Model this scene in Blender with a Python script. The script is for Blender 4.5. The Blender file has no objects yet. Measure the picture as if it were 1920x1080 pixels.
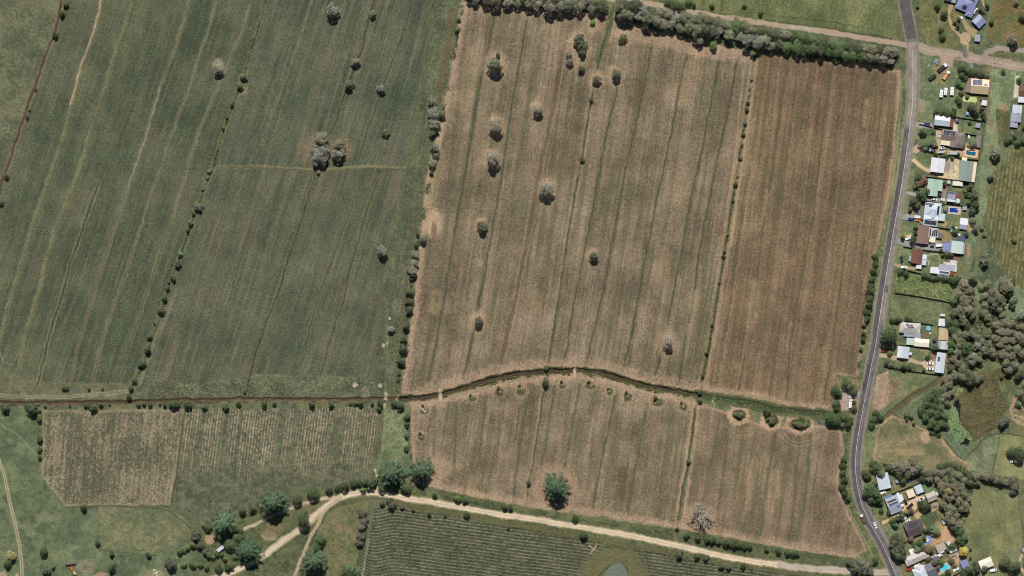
import bpy, bmesh, math, random
import numpy as np
from mathutils import Vector, Matrix

# ---------------------------------------------------------------- scene, camera, sky, sun, exposure
SC = bpy.context.scene
COL = SC.collection
M = 0.42                      # metres per map unit (one map unit = one photo pixel on the ground plane)
GAIN = 1.30                   # sunlit brightness of a flat white surface
def wx(px): return (px - 960.0) * M
def wy(py): return (540.0 - py) * M

CAM_H = 3400.0
cam_d = bpy.data.cameras.new('camera'); cam = bpy.data.objects.new('camera', cam_d); COL.objects.link(cam)
cam.location = (0, 0, CAM_H); cam.rotation_euler = (0, 0, 0)
cam_d.sensor_width = 36.0; cam_d.lens = 36.0 * CAM_H / (1920 * M)
cam_d.clip_start = 1.0; cam_d.clip_end = 30000.0
SC.camera = cam

SUN_EL, SUN_AZ = math.radians(55), math.radians(-3)      # sun in the north: shadows fall down the picture
world = bpy.data.worlds.new('World'); SC.world = world; world.use_nodes = True
wn = world.node_tree.nodes; wl = world.node_tree.links
sky = wn.new('ShaderNodeTexSky'); sky.sky_type = 'NISHITA'; sky.sun_disc = False
sky.sun_elevation = SUN_EL; sky.sun_rotation = SUN_AZ
wl.new(sky.outputs[0], wn['Background'].inputs[0]); wn['Background'].inputs[1].default_value = 0.042
sun_d = bpy.data.lights.new('sun', 'SUN'); sun_d.energy = 5.0; sun_d.angle = math.radians(0.5); sun_d.color = (1, .96, .9)
sun = bpy.data.objects.new('sun', sun_d); COL.objects.link(sun)
to_sun = Vector((math.sin(SUN_AZ) * math.cos(SUN_EL), math.cos(SUN_AZ) * math.cos(SUN_EL), math.sin(SUN_EL)))
sun.rotation_euler = (-to_sun).to_track_quat('-Z', 'Y').to_euler(); sun.location = (0, 300, 400)
SC.view_settings.view_transform = 'Standard'; SC.view_settings.look = 'None'
SC.view_settings.exposure = 0.0; SC.view_settings.gamma = 1.0
SC.render.engine = 'CYCLES'
SC.cycles.filter_width = 1.05; SC.cycles.max_bounces = 4; SC.cycles.diffuse_bounces = 2; SC.cycles.transparent_max_bounces = 4

# ---------------------------------------------------------------- colours and materials
def lin(c):
    c = np.asarray(c, float) / 255.0
    return np.where(c <= .04045, c / 12.92, ((c + .055) / 1.055) ** 2.4)
def A(r, g, b, k=1.0):        # real base colour of a surface that looks (r,g,b) in full sun
    return np.clip(lin((r, g, b)) / GAIN * k, 0.002, 0.9)

MATS = {}
def mat(name, col, rough=.7, metal=0.0, var=.16, scale=.9, spec=.3, coords='Object'):
    """plain surface with procedural weathering"""
    if name in MATS: return MATS[name]
    m = bpy.data.materials.new(name); m.use_nodes = True; MATS[name] = m
    n = m.node_tree.nodes; l = m.node_tree.links; b = n['Principled BSDF']
    b.inputs['Roughness'].default_value = rough; b.inputs['Metallic'].default_value = metal
    b.inputs['Specular IOR Level'].default_value = spec
    tc = n.new('ShaderNodeTexCoord')
    t1 = n.new('ShaderNodeTexNoise'); t1.inputs['Scale'].default_value = scale; t1.inputs['Detail'].default_value = 5
    l.new(tc.outputs[coords], t1.inputs['Vector'])
    mr = n.new('ShaderNodeMapRange'); mr.inputs[1].default_value = .3; mr.inputs[2].default_value = .7
    mr.inputs[3].default_value = 1 - var; mr.inputs[4].default_value = 1 + var
    l.new(t1.outputs['Fac'], mr.inputs[0])
    mx = n.new('ShaderNodeVectorMath'); mx.operation = 'SCALE'; mx.inputs[0].default_value = tuple(col)
    l.new(mr.outputs[0], mx.inputs['Scale']); l.new(mx.outputs[0], b.inputs['Base Color'])
    return m

def roofmat(name, rgb, stain=(120, 100, 80), amount=.25, ribs=True, rough=.5):
    """sheet-metal or tiled roof: ribs down the slope, patchy weathering, long stains"""
    if name in MATS: return MATS[name]
    m = bpy.data.materials.new(name); m.use_nodes = True; MATS[name] = m
    n = m.node_tree.nodes; l = m.node_tree.links; b = n['Principled BSDF']
    b.inputs['Roughness'].default_value = rough; b.inputs['Specular IOR Level'].default_value = .25
    tc = n.new('ShaderNodeTexCoord')
    mp = n.new('ShaderNodeMapping'); mp.inputs['Scale'].default_value = (.9, .35, .3); l.new(tc.outputs['Object'], mp.inputs[0])
    t1 = n.new('ShaderNodeTexNoise'); t1.inputs['Scale'].default_value = .8; t1.inputs['Detail'].default_value = 6; t1.inputs['Roughness'].default_value = .7
    l.new(mp.outputs[0], t1.inputs['Vector'])
    r = n.new('ShaderNodeMapRange'); r.inputs[1].default_value = .45; r.inputs[2].default_value = .72; r.inputs[3].default_value = 0; r.inputs[4].default_value = amount
    l.new(t1.outputs['Fac'], r.inputs[0])
    mx = n.new('ShaderNodeMix'); mx.data_type = 'RGBA'
    mx.inputs[6].default_value = (*A(*rgb), 1); mx.inputs[7].default_value = (*A(*stain), 1)
    l.new(r.outputs[0], mx.inputs[0]); l.new(mx.outputs[2], b.inputs['Base Color'])
    if ribs:
        wv = n.new('ShaderNodeTexWave'); wv.inputs['Scale'].default_value = 1.2; l.new(tc.outputs['Object'], wv.inputs['Vector'])
        bp = n.new('ShaderNodeBump'); bp.inputs['Strength'].default_value = .35; bp.inputs['Distance'].default_value = .05
        l.new(wv.outputs['Fac'], bp.inputs['Height']); l.new(bp.outputs[0], b.inputs['Normal'])
    return m

def groundmat(name, fine=.35, rough=.95, bump=.25, k=None, streak=.3):
    """soil and sward: the 'cover' colour (grass, stubble, clay ...) broken up by procedural grain"""
    if name in MATS: return MATS[name]
    m = bpy.data.materials.new(name); m.use_nodes = True; MATS[name] = m
    n = m.node_tree.nodes; l = m.node_tree.links; b = n['Principled BSDF']
    b.inputs['Roughness'].default_value = rough; b.inputs['Specular IOR Level'].default_value = .08
    at = n.new('ShaderNodeAttribute'); at.attribute_name = 'cover'
    ge = n.new('ShaderNodeNewGeometry')
    t1 = n.new('ShaderNodeTexNoise'); t1.inputs['Scale'].default_value = .68; t1.inputs['Detail'].default_value = 4; t1.inputs['Roughness'].default_value = .7
    t2 = n.new('ShaderNodeTexNoise'); t2.inputs['Scale'].default_value = .09; t2.inputs['Detail'].default_value = 3
    for t in (t1, t2): l.new(ge.outputs['Position'], t.inputs['Vector'])
    a1 = n.new('ShaderNodeMapRange'); a1.inputs[1].default_value = .3; a1.inputs[2].default_value = .7; a1.inputs[3].default_value = 1 - fine; a1.inputs[4].default_value = 1 + fine
    a2 = n.new('ShaderNodeMapRange'); a2.inputs[1].default_value = .3; a2.inputs[2].default_value = .7; a2.inputs[3].default_value = .88; a2.inputs[4].default_value = 1.12
    l.new(t1.outputs['Fac'], a1.inputs[0]); l.new(t2.outputs['Fac'], a2.inputs[0])
    mu = n.new('ShaderNodeMath'); mu.operation = 'MULTIPLY'; l.new(a1.outputs[0], mu.inputs[0]); l.new(a2.outputs[0], mu.inputs[1])
    if k is not None:                                   # drill rows and mower lines along the working direction
        dx = n.new('ShaderNodeVectorMath'); dx.operation = 'DOT_PRODUCT'; dx.inputs[1].default_value = (.62, -k*.62, 0); l.new(ge.outputs['Position'], dx.inputs[0])
        dy = n.new('ShaderNodeVectorMath'); dy.operation = 'DOT_PRODUCT'; dy.inputs[1].default_value = (k*.022, .022, 0); l.new(ge.outputs['Position'], dy.inputs[0])
        cb = n.new('ShaderNodeCombineXYZ'); l.new(dx.outputs['Value'], cb.inputs[0]); l.new(dy.outputs['Value'], cb.inputs[1])
        t3 = n.new('ShaderNodeTexNoise'); t3.inputs['Scale'].default_value = 1; t3.inputs['Detail'].default_value = 3; t3.inputs['Roughness'].default_value = .65; l.new(cb.outputs[0], t3.inputs['Vector'])
        a3 = n.new('ShaderNodeMapRange'); a3.inputs[1].default_value = .3; a3.inputs[2].default_value = .7; a3.inputs[3].default_value = 1 - streak; a3.inputs[4].default_value = 1 + streak; l.new(t3.outputs['Fac'], a3.inputs[0])
        m2 = n.new('ShaderNodeMath'); m2.operation = 'MULTIPLY'; l.new(mu.outputs[0], m2.inputs[0]); l.new(a3.outputs[0], m2.inputs[1]); mu = m2
    vs = n.new('ShaderNodeVectorMath'); vs.operation = 'SCALE'; l.new(at.outputs['Color'], vs.inputs[0]); l.new(mu.outputs[0], vs.inputs['Scale'])
    l.new(vs.outputs[0], b.inputs['Base Color'])
    bp = n.new('ShaderNodeBump'); bp.inputs['Strength'].default_value = bump; bp.inputs['Distance'].default_value = .4
    l.new(t1.outputs['Fac'], bp.inputs['Height']); l.new(bp.outputs[0], b.inputs['Normal'])
    return m

def leafmat(name):
    """foliage: the tree's own colour varied leaf cluster by leaf cluster"""
    if name in MATS: return MATS[name]
    m = bpy.data.materials.new(name); m.use_nodes = True; MATS[name] = m
    n = m.node_tree.nodes; l = m.node_tree.links; b = n['Principled BSDF']
    b.inputs['Roughness'].default_value = .6; b.inputs['Specular IOR Level'].default_value = .25
    oi = n.new('ShaderNodeObjectInfo'); at = n.new('ShaderNodeAttribute'); at.attribute_name = 'tone'
    sp = n.new('ShaderNodeSeparateColor'); l.new(at.outputs['Color'], sp.inputs[0])
    mr = n.new('ShaderNodeMapRange'); mr.inputs[3].default_value = .55; mr.inputs[4].default_value = 1.5; l.new(sp.outputs[0], mr.inputs[0])
    hs = n.new('ShaderNodeHueSaturation'); l.new(oi.outputs['Color'], hs.inputs['Color'])
    h = n.new('ShaderNodeMapRange'); h.inputs[3].default_value = .47; h.inputs[4].default_value = .525; l.new(sp.outputs[1], h.inputs[0]); l.new(h.outputs[0], hs.inputs['Hue'])
    s = n.new('ShaderNodeMapRange'); s.inputs[3].default_value = .7; s.inputs[4].default_value = 1.2; l.new(sp.outputs[2], s.inputs[0]); l.new(s.outputs[0], hs.inputs['Saturation'])
    vs = n.new('ShaderNodeVectorMath'); vs.operation = 'SCALE'; l.new(hs.outputs[0], vs.inputs[0]); l.new(mr.outputs[0], vs.inputs['Scale'])
    l.new(vs.outputs[0], b.inputs['Base Color'])
    return m

# ---------------------------------------------------------------- object helpers
def tag(o, label=None, cat=None, group=None, kind=None):
    if label: o['label'] = label
    if cat: o['category'] = cat
    if group: o['group'] = group
    if kind: o['kind'] = kind
    return o
def empty(name, x, y, rot=0.0, z=None):
    """an Empty standing on the ground at map position x,y; rot = degrees clockwise in plan"""
    o = bpy.data.objects.new(name, None); COL.objects.link(o)
    o.empty_display_size = .5
    o.location = (wx(x), wy(y), ground_h(x, y) if z is None else z); o.rotation_euler = (0, 0, math.radians(-rot))
    return o

class MB:
    """collects shapes, links them as ONE mesh object"""
    def __init__(s): s.v = []; s.f = []
    def add(s, verts, faces):
        k = len(s.v); s.v += [tuple(v) for v in verts]; s.f += [tuple(i + k for i in f) for f in faces]; return s
    def box(s, x0, y0, z0, x1, y1, z1, bev=0.0):
        if bev <= 0:
            return s.add([(x0,y0,z0),(x1,y0,z0),(x1,y1,z0),(x0,y1,z0),(x0,y0,z1),(x1,y0,z1),(x1,y1,z1),(x0,y1,z1)],
                         [(3,2,1,0),(4,5,6,7),(0,1,5,4),(1,2,6,5),(2,3,7,6),(3,0,4,7)])
        b = bev
        ring = lambda ix, z: [(x0+ix,y0+b+ix,z),(x0+b+ix,y0+ix,z),(x1-b-ix,y0+ix,z),(x1-ix,y0+b+ix,z),(x1-ix,y1-b-ix,z),(x1-b-ix,y1-ix,z),(x0+b+ix,y1-ix,z),(x0+ix,y1-b-ix,z)]
        vs = ring(0, z0) + ring(0, z1 - b) + ring(b * .7, z1)
        fs = [tuple(range(7, -1, -1)), tuple(range(16, 24))]
        for r in (0, 8):
            for i in range(8): j = (i + 1) % 8; fs.append((r+i, r+j, r+8+j, r+8+i))
        return s.add(vs, fs)
    def prism_x(s, prof, x0, x1):       # closed profile of (y,z), counter-clockwise seen from +x
        n = len(prof); vs = [(x0, y, z) for y, z in prof] + [(x1, y, z) for y, z in prof]
        fs = [tuple(range(n - 1, -1, -1)), tuple(range(n, 2 * n))] + [(i, (i+1) % n, n + (i+1) % n, n + i) for i in range(n)]
        return s.add(vs, fs)
    def prism_y(s, prof, y0, y1):       # closed profile of (x,z)
        n = len(prof); vs = [(x, y0, z) for x, z in prof] + [(x, y1, z) for x, z in prof]
        fs = [tuple(range(n)), tuple(range(2 * n - 1, n - 1, -1))] + [(i, n + i, n + (i+1) % n, (i+1) % n) for i in range(n)]
        return s.add(vs, fs)
    def prism_z(s, poly, z0, z1):
        n = len(poly); vs = [(x, y, z0) for x, y in poly] + [(x, y, z1) for x, y in poly]
        fs = [tuple(range(n - 1, -1, -1)), tuple(range(n, 2 * n))] + [(i, (i+1) % n, n + (i+1) % n, n + i) for i in range(n)]
        return s.add(vs, fs)
    def cyl(s, x, y, z0, z1, r, r2=None, n=20):
        r2 = r if r2 is None else r2
        vs = [(x + r*math.cos(6.2832*i/n), y + r*math.sin(6.2832*i/n), z0) for i in range(n)] + [(x + r2*math.cos(6.2832*i/n), y + r2*math.sin(6.2832*i/n), z1) for i in range(n)]
        return s.add(vs, [tuple(range(n-1, -1, -1)), tuple(range(n, 2*n))] + [(i, (i+1) % n, n + (i+1) % n, n + i) for i in range(n)])
    def wheel(s, x, y, r, w, n=14):     # axle along y
        vs = [(x + r*math.cos(6.2832*i/n), y - w/2, r + r*math.sin(6.2832*i/n)) for i in range(n)] + [(x + r*math.cos(6.2832*i/n), y + w/2, r + r*math.sin(6.2832*i/n)) for i in range(n)]
        return s.add(vs, [tuple(range(n)), tuple(range(2*n-1, n-1, -1))] + [(i, n+i, n+(i+1) % n, (i+1) % n) for i in range(n)])
    def tube(s, p, q, r, r2=None, n=6):
        r2 = r if r2 is None else r2; p = Vector(p); q = Vector(q); d = q - p
        if d.length < 1e-6: return s
        u = d.orthogonal().normalized(); w = d.normalized().cross(u)
        vs = [p + (u*math.cos(6.2832*i/n) + w*math.sin(6.2832*i/n)) * r for i in range(n)] + [q + (u*math.cos(6.2832*i/n) + w*math.sin(6.2832*i/n)) * r2 for i in range(n)]
        return s.add(vs, [tuple(range(n-1, -1, -1)), tuple(range(n, 2*n))] + [(i, (i+1) % n, n+(i+1) % n, n+i) for i in range(n)])
    def frustum(s, x0, y0, x1, y1, z0, X0, Y0, X1, Y1, z1):
        return s.add([(x0,y0,z0),(x1,y0,z0),(x1,y1,z0),(x0,y1,z0),(X0,Y0,z1),(X1,Y0,z1),(X1,Y1,z1),(X0,Y1,z1)],
                     [(3,2,1,0),(4,5,6,7),(0,1,5,4),(1,2,6,5),(2,3,7,6),(3,0,4,7)])
    def build(s, name, material, parent=None, smooth=False):
        me = bpy.data.meshes.new(name); me.from_pydata(s.v, [], s.f); me.update()
        if material: me.materials.append(material)
        if smooth: me.polygons.foreach_set('use_smooth', [True] * len(me.polygons))
        o = bpy.data.objects.new(name, me); COL.objects.link(o)
        if parent: o.parent = parent
        return o

# ---------------------------------------------------------------- ground map (metres-per-cell grid on the plane)
G = 1.5; PAD = 75
xs = np.arange(-PAD, 1920 + PAD + G, G); ys = np.arange(-PAD, 1080 + PAD + G, G)
NX, NY = len(xs), len(ys)
PX, PY = np.meshgrid(xs, ys)
def _hash(ix, iy, seed):
    h = (ix.astype(np.int64) * 374761393 + iy.astype(np.int64) * 668265263 + seed * 974711) & 0xffffffff
    h = ((h ^ (h >> 13)) * 1274126177) & 0xffffffff
    return ((h ^ (h >> 16)) & 0xffff) / 65535.0
def vn(x, y, seed=0):
    ix = np.floor(x); iy = np.floor(y); fx = x - ix; fy = y - iy
    fx = fx*fx*(3-2*fx); fy = fy*fy*(3-2*fy); ix = ix.astype(np.int64); iy = iy.astype(np.int64)
    a = _hash(ix, iy, seed); b = _hash(ix+1, iy, seed); c = _hash(ix, iy+1, seed); d = _hash(ix+1, iy+1, seed)
    return (a*(1-fx)+b*fx)*(1-fy) + (c*(1-fx)+d*fx)*fy
def fbm(x, y, seed=0, o=3):
    t = 0; a = 1; s = 0
    for i in range(o): t = t + a*vn(x*2**i, y*2**i, seed+i*17); s += a; a *= .55
    return t / s
def sstep(a, b, x):
    t = np.clip((x-a)/(b-a), 0, 1); return t*t*(3-2*t)
WX = PX + (fbm(PX/14, PY/14, 5)-.5)*5.0; WY = PY + (fbm(PX/14, PY/14, 9)-.5)*5.0    # natural, not ruler-straight, edges
C = np.zeros((NY, NX, 3)); K = np.zeros((NY, NX), int); H = np.zeros((NY, NX)); R = np.full((NY, NX), .045)

def P(s): 
    """'x,y x,y ...' -> list of points"""
    return [tuple(float(t) for t in q.split(',')) for q in s.split()]
def bslice(pts, pad):
    X = [p[0] for p in pts]; Y = [p[1] for p in pts]
    i0 = max(0, int((min(X)-pad+PAD)/G)); i1 = min(NX, int((max(X)+pad+PAD)/G)+2)
    j0 = max(0, int((min(Y)-pad+PAD)/G)); j1 = min(NY, int((max(Y)+pad+PAD)/G)+2)
    return (slice(j0, j1), slice(i0, i1))
def segdist(pts, x, y, closed=False):
    d = np.full(x.shape, 1e9); n = len(pts)
    for i in range(n if closed else n-1):
        ax, ay = pts[i]; bx, by = pts[(i+1) % n]; dx, dy = bx-ax, by-ay
        t = np.clip(((x-ax)*dx+(y-ay)*dy)/max(dx*dx+dy*dy, 1e-9), 0, 1)
        d = np.minimum(d, (x-ax-t*dx)**2+(y-ay-t*dy)**2)
    return np.sqrt(d)
def inside(pts, x, y):
    r = np.zeros(x.shape, bool); n = len(pts)
    for i in range(n):
        ax, ay = pts[i]; bx, by = pts[(i+1) % n]
        if ay == by: continue
        r ^= ((ay > y) != (by > y)) & (x < (bx-ax)*(y-ay)/(by-ay)+ax)
    return r
def sdf(pts, warp=True, pad=8):
    sl = bslice(pts, pad); x = (WX if warp else PX)[sl]; y = (WY if warp else PY)[sl]
    d = segdist(pts, x, y, True); return sl, np.where(inside(pts, x, y), -d, d)
CLASSES = ['ground']
def region(s, col, cls=None, soft=1.5, a=1.0, edge=None, edgew=10, warp=True, rough=None):
    """lay one kind of cover over an outline; col is a colour or a function of map x,y; edge = colour of the worn headland"""
    pts = P(s) if isinstance(s, str) else s
    sl, sd = sdf(pts, warp); m = sstep(soft, -soft, sd)*a
    c = col(PX[sl], PY[sl]) if callable(col) else np.asarray(col)
    c = np.broadcast_to(c, C[sl].shape)
    if edge is not None:
        e = sstep(-edgew, -1, sd + (fbm(PX[sl]/9, PY[sl]/9, 31)-.5)*edgew*.9)*.75
        c = c*(1-e[..., None]) + edge*e[..., None]
    C[sl] = C[sl]*(1-m[..., None]) + c*m[..., None]
    if rough is not None: R[sl] = np.where(sd < 0, rough, R[sl])
    if cls:
        if cls not in CLASSES: CLASSES.append(cls)
        K[sl] = np.where(sd < 0, CLASSES.index(cls), K[sl])
    return pts
def line(s, w, col, a=1.0, rag=.4, cls=None, dig=0.0, warp=True, off=0.0, soft=.9, seed=3):
    pts = P(s) if isinstance(s, str) else s
    if off: pts = [(x+off, y) for x, y in pts]
    sl = bslice(pts, w+6); x = (WX if warp else PX)[sl]; y = (WY if warp else PY)[sl]
    d = segdist(pts, x, y); nz = fbm(PX[sl]/5, PY[sl]/7, seed+int(pts[0][0]) % 50)
    ww = w/2*(1-rag*.5+rag*nz)
    m = sstep(soft, -soft, d-ww)*a*np.clip(1-rag+rag*2*fbm(PX[sl]/8, PY[sl]/16, seed+7), 0, 1)
    C[sl] = C[sl]*(1-m[..., None]) + np.asarray(col)*m[..., None]
    if dig: H[sl] -= dig*sstep(w*.75, w*.2, d)
    if cls:
        if cls not in CLASSES: CLASSES.append(cls)
        K[sl] = np.where(d < ww, CLASSES.index(cls), K[sl])
    return pts
def blob(x, y, r, col, a=1.0, soft=.5, ry=None, seed=1, h=0.0):
    ry = ry or r; sl = bslice([(x-r, y-ry), (x+r, y+ry)], r)
    q = np.sqrt(((WX[sl]-x)/r)**2+((WY[sl]-y)/ry)**2) + (fbm(PX[sl]/4, PY[sl]/4, seed)-.5)*.5
    m = sstep(1+soft/2, 1-soft/2, q)*a
    C[sl] = C[sl]*(1-m[..., None]) + np.asarray(col)*m[..., None]
    if h: H[sl] += h*sstep(1, 0, q)
def ground_h(px, py):
    i = int(np.clip(round((px+PAD)/G), 0, NX-1)); j = int(np.clip(round((py+PAD)/G), 0, NY-1)); return float(H[j, i])
def mixc(a, b, t): return a*(1-t[..., None]) + b*t[..., None]
# ---------------------------------------------------------------- GROUND COVER
def streaks(lo, hi, k, seed, wid=2.6, ln=70, patch=45, pa=.5, third=None, bend=0.0):
    """mown or ploughed sward: fine streaks along the working direction (x = -k*y), large soft patches"""
    def f(x, y):
        c = x + k*y + bend*((y-400)/400.0)**2
        s = fbm(c/wid, y/ln, seed, 2)*.55 + vn(c/(wid*3.3), y/(ln*2), seed+3)*.45
        p = fbm(x/patch, y/patch, seed+11, 3)
        g = fbm(x/3.2, y/3.2, seed+23, 2)
        t = np.clip((s-.5)*2.1*(1-pa) + (p-.5)*2.1*pa + (g-.5)*.7 + .5, 0, 1)
        col = mixc(np.asarray(lo), np.asarray(hi), t)
        if third is not None:
            q = sstep(.56, .78, vn(c/(wid*2.2), y/(ln*1.6), seed+41)*.6 + fbm(x/60, y/90, seed+47)*.4)
            col = mixc(col, np.asarray(third), q*.75)
        return col
    return f
def rough(lo, hi, seed, sc=6, big=50, third=None):
    def f(x, y):
        t = np.clip((fbm(x/sc, y/sc, seed, 3)-.5)*2.0 + (fbm(x/big, y/big, seed+9, 3)-.5)*1.7 + .5, 0, 1)
        col = mixc(np.asarray(lo), np.asarray(hi), t)
        if third is not None:
            q = sstep(.55, .7, fbm(x/(big*.6), y/(big*.6), seed+29, 3)); col = mixc(col, np.asarray(third), q*.7)
        return col
    return f
GR1, GR2 = A(76, 92, 62), A(112, 118, 82)            # verge grass
C[:] = rough(GR1, GR2, 100, 5, 60, A(124, 122, 84))(PX, PY)

# --- pastures of the left half
Lsl = .345
region('-75,-75 122,-75 117,0 110,30 102,65 85,105 70,150 52,200 35,250 20,295 3,340 -75,520', rough(A(86,94,68), A(116,117,88), 201, 4, 40), 'pasture', rough=.09)
BG = (A(69,82,57), A(103,108,80))
region('122,-75 510,-75 500,0 455,150 437,195 400,315 372,385 335,490 305,580 278,655 250,712 235,722 100,720 40,712 0,690 -75,690 -75,520 3,340 52,200 102,65',
       streaks(*BG, Lsl, 211, 2.4, 80, 75, .62, A(101,98,79)), 'green_field', edge=A(116,114,88), edgew=6)
region('508,-75 822,-75 815,0 790,150 765,300 757,312 700,308 600,314 404,311 437,203 460,150 495,40',
       streaks(A(68,80,61), A(102,107,82), .30, 221, 2.6, 80, 60, .5, A(112,106,86)), 'green_field.001')
region('400,320 500,316 595,322 700,316 754,320 742,400 722,500 708,620 698,708 600,704 470,702 370,722 300,712 262,735 255,718 282,655 310,580 340,490 376,385',
       streaks(A(74,84,63), A(106,108,83), .31, 231, 2.4, 70, 50, .5, A(114,106,86)), 'green_field.002')
region('818,-30 868,-30 862,25 845,140 820,250 800,330 788,440 776,560 764,640 752,742 712,745 700,700 712,620 726,500 746,400 768,300 792,150',
       streaks(A(70,82,56), A(116,121,90), .14, 241, 1.8, 22, 30, .45, A(96,100,70)), 'rough_grass', rough=.14)
region('262,735 300,712 370,722 470,702 600,704 700,708 716,742 600,745 400,744 250,745', rough(A(80,87,62), A(118,121,92), 251, 3.0, 26), 'rough_grass', rough=.14)
region('-75,690 0,690 40,712 110,722 240,722 244,742 120,752 -75,752', rough(A(94,100,74), A(118,116,88), 255, 5, 30), 'pasture')
line('-20,515 0,575 28,672 60,700 100,722', 5, A(104,92,74), .6, .6)
line('0,660 5,678 20,683 32,672 36,655', 1.3, A(150,142,118), .7, .4)
# swales and cart lines down the left field
TL, YL, DK, BR = A(142,134,104), A(132,130,86), A(72,74,50), A(106,90,72)
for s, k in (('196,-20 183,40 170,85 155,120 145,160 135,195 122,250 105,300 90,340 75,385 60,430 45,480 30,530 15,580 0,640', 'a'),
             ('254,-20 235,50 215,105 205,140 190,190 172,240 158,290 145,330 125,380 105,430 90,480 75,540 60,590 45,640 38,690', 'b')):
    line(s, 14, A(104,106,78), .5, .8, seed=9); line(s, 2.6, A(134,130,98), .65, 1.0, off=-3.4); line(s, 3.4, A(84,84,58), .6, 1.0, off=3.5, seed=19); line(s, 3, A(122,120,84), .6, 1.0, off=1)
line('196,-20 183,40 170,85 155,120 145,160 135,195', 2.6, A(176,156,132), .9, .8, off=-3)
for s, w in (('358,-20 345,40 330,85 315,125 300,165 285,215 272,260 255,310 240,350 225,395', 4.5), ('408,-10 390,60 372,105 360,150 345,190 330,230 305,300 290,345 275,390 260,440', 3.2),
          ('467,10 455,55 435,100 420,140 400,180 375,240 350,320 335,370 320,420', 4)):
    line(s, w+5, A(116,114,88), .5, .8); line(s, 1.8, A(132,124,98), .7, .9)
line('300,165 285,215 272,260 255,310 240,350', 1.8, A(158,150,118), .8, .7)
line('225,395 215,430 203,465 190,505 175,560 160,600 145,650 133,718', 8, A(120,118,90), .6, .5); line('225,395 215,430 203,465 190,505 175,560 160,600 145,650 133,718', 3, BR, .8, .5)
line('260,440 245,480 230,530 215,570 200,610 185,665 174,718', 8, A(120,118,88), .7, .5); line('260,440 245,480 230,530 215,570 200,610 185,665 174,718', 2.4, BR, .8, .5)
line('320,420 300,475 282,530 262,590 245,640 228,705', 8, A(116,114,84), .6, .5); line('320,420 300,475 282,530 262,590 245,640 228,705', 2.2, A(88,80,58), .8, .5)
for o in (-3.5, 3.5): line('182,350 165,400 145,460 130,500 115,560 100,600 85,660 70,722', 2.6, A(126,124,92), .7, .5, off=o)
line('182,350 165,400 145,460 130,500 115,560 100,600 85,660 70,722', 2.6, A(72,66,46), .9, .4, dig=.3)
for s, w, c in (('588,-10 565,60 535,150 510,215 490,270', 2.2, TL), ('645,10 610,125 590,190 568,260 555,300', 2, A(128,118,90)), ('700,0 690,40 680,90 665,125 645,180 628,230 622,250', 4, A(78,78,50)),
                ('774,0 755,70 735,115 712,180 690,240 672,300', 2.6, A(70,84,50)), ('550,0 525,70 500,160', 1.6, A(122,112,86)), ('740,20 722,70 700,140', 1.4, A(92,92,66)),
                ('590,330 570,400 545,470 525,540 500,600 480,660 460,738', 4, A(84,80,54)), ('712,330 690,390 672,450 655,510 645,560 625,620 600,706', 3.2, A(86,84,54)),
                ('675,345 640,440 610,520 585,600 565,690', 2, A(86,88,60)), ('548,330 510,440 475,560 445,650 425,715', 1.8, A(128,120,92)), ('500,340 460,450 430,560 395,690', 1.6, A(92,90,66)),
                ('735,420 722,470 700,560 678,640 655,702', 1.6, A(94,92,62)), ('455,330 415,450 380,560 340,690', 2.2, A(120,114,90)), ('440,330 395,470 350,600 320,700', 1.6, A(96,92,70))):
    line(s, w+5, A(118,116,88), .35, .8); line(s, w*1.1, c, .9, .7); line(s, max(1.2, w*.5), A(62,64,46), .75, .9, seed=21)
line('400,311 450,313 500,312 590,319 640,315 700,311 757,315', 5, A(128,120,92), .8, .5); line('400,313 500,314 590,321 640,318 700,315 757,318', 2, A(88,84,60), .8, .6)
line('0,228 60,235 130,282 180,292 250,300 330,318 400,312', 5, A(74,90,70), .35, .4)
# hedge bank on the diagonal
HEDGE = '503,-20 490,35 470,95 455,150 437,195 418,250 400,315 385,350 372,385 355,430 335,490 320,525 305,580 290,620 278,655 268,685 250,720 244,742'
line(HEDGE, 9, A(114,114,82), .75, .7); line(HEDGE, 4, A(80,78,50), .8, .5, dig=.4)
line('325,545 300,605 284,640 262,700 255,720', 8, A(132,128,102), .5, .6, off=7)
# far left ditch
line('118,-20 110,30 102,65 85,105 70,150 52,200 35,250 20,295 3,345', 9, A(136,124,98), .7, .5)
line('118,-20 110,30 102,65 85,105 70,150 52,200 35,250 20,295 3,345 -30,450', 5, A(84,71,57), 1, .3, 'ditch', dig=.8)
# rough strip, right of it brown rut
line('850,20 838,90 824,170 812,215', 13, A(108,94,70), .75, .5); line('790,335 775,430 763,520 752,600 742,690', 5, A(106,90,68), .75, .5)
line('812,-20 790,150 768,300 748,400 728,500', 5, A(92,102,58), .6, .5); line('745,690 735,745', 14, A(92,96,66), .6, .5)
line('716,560 712,620 700,690', 6, A(108,92,70), .6, .5); line('722,745 727,640 724,560', 5, A(120,130,96), .5, .5)
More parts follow.
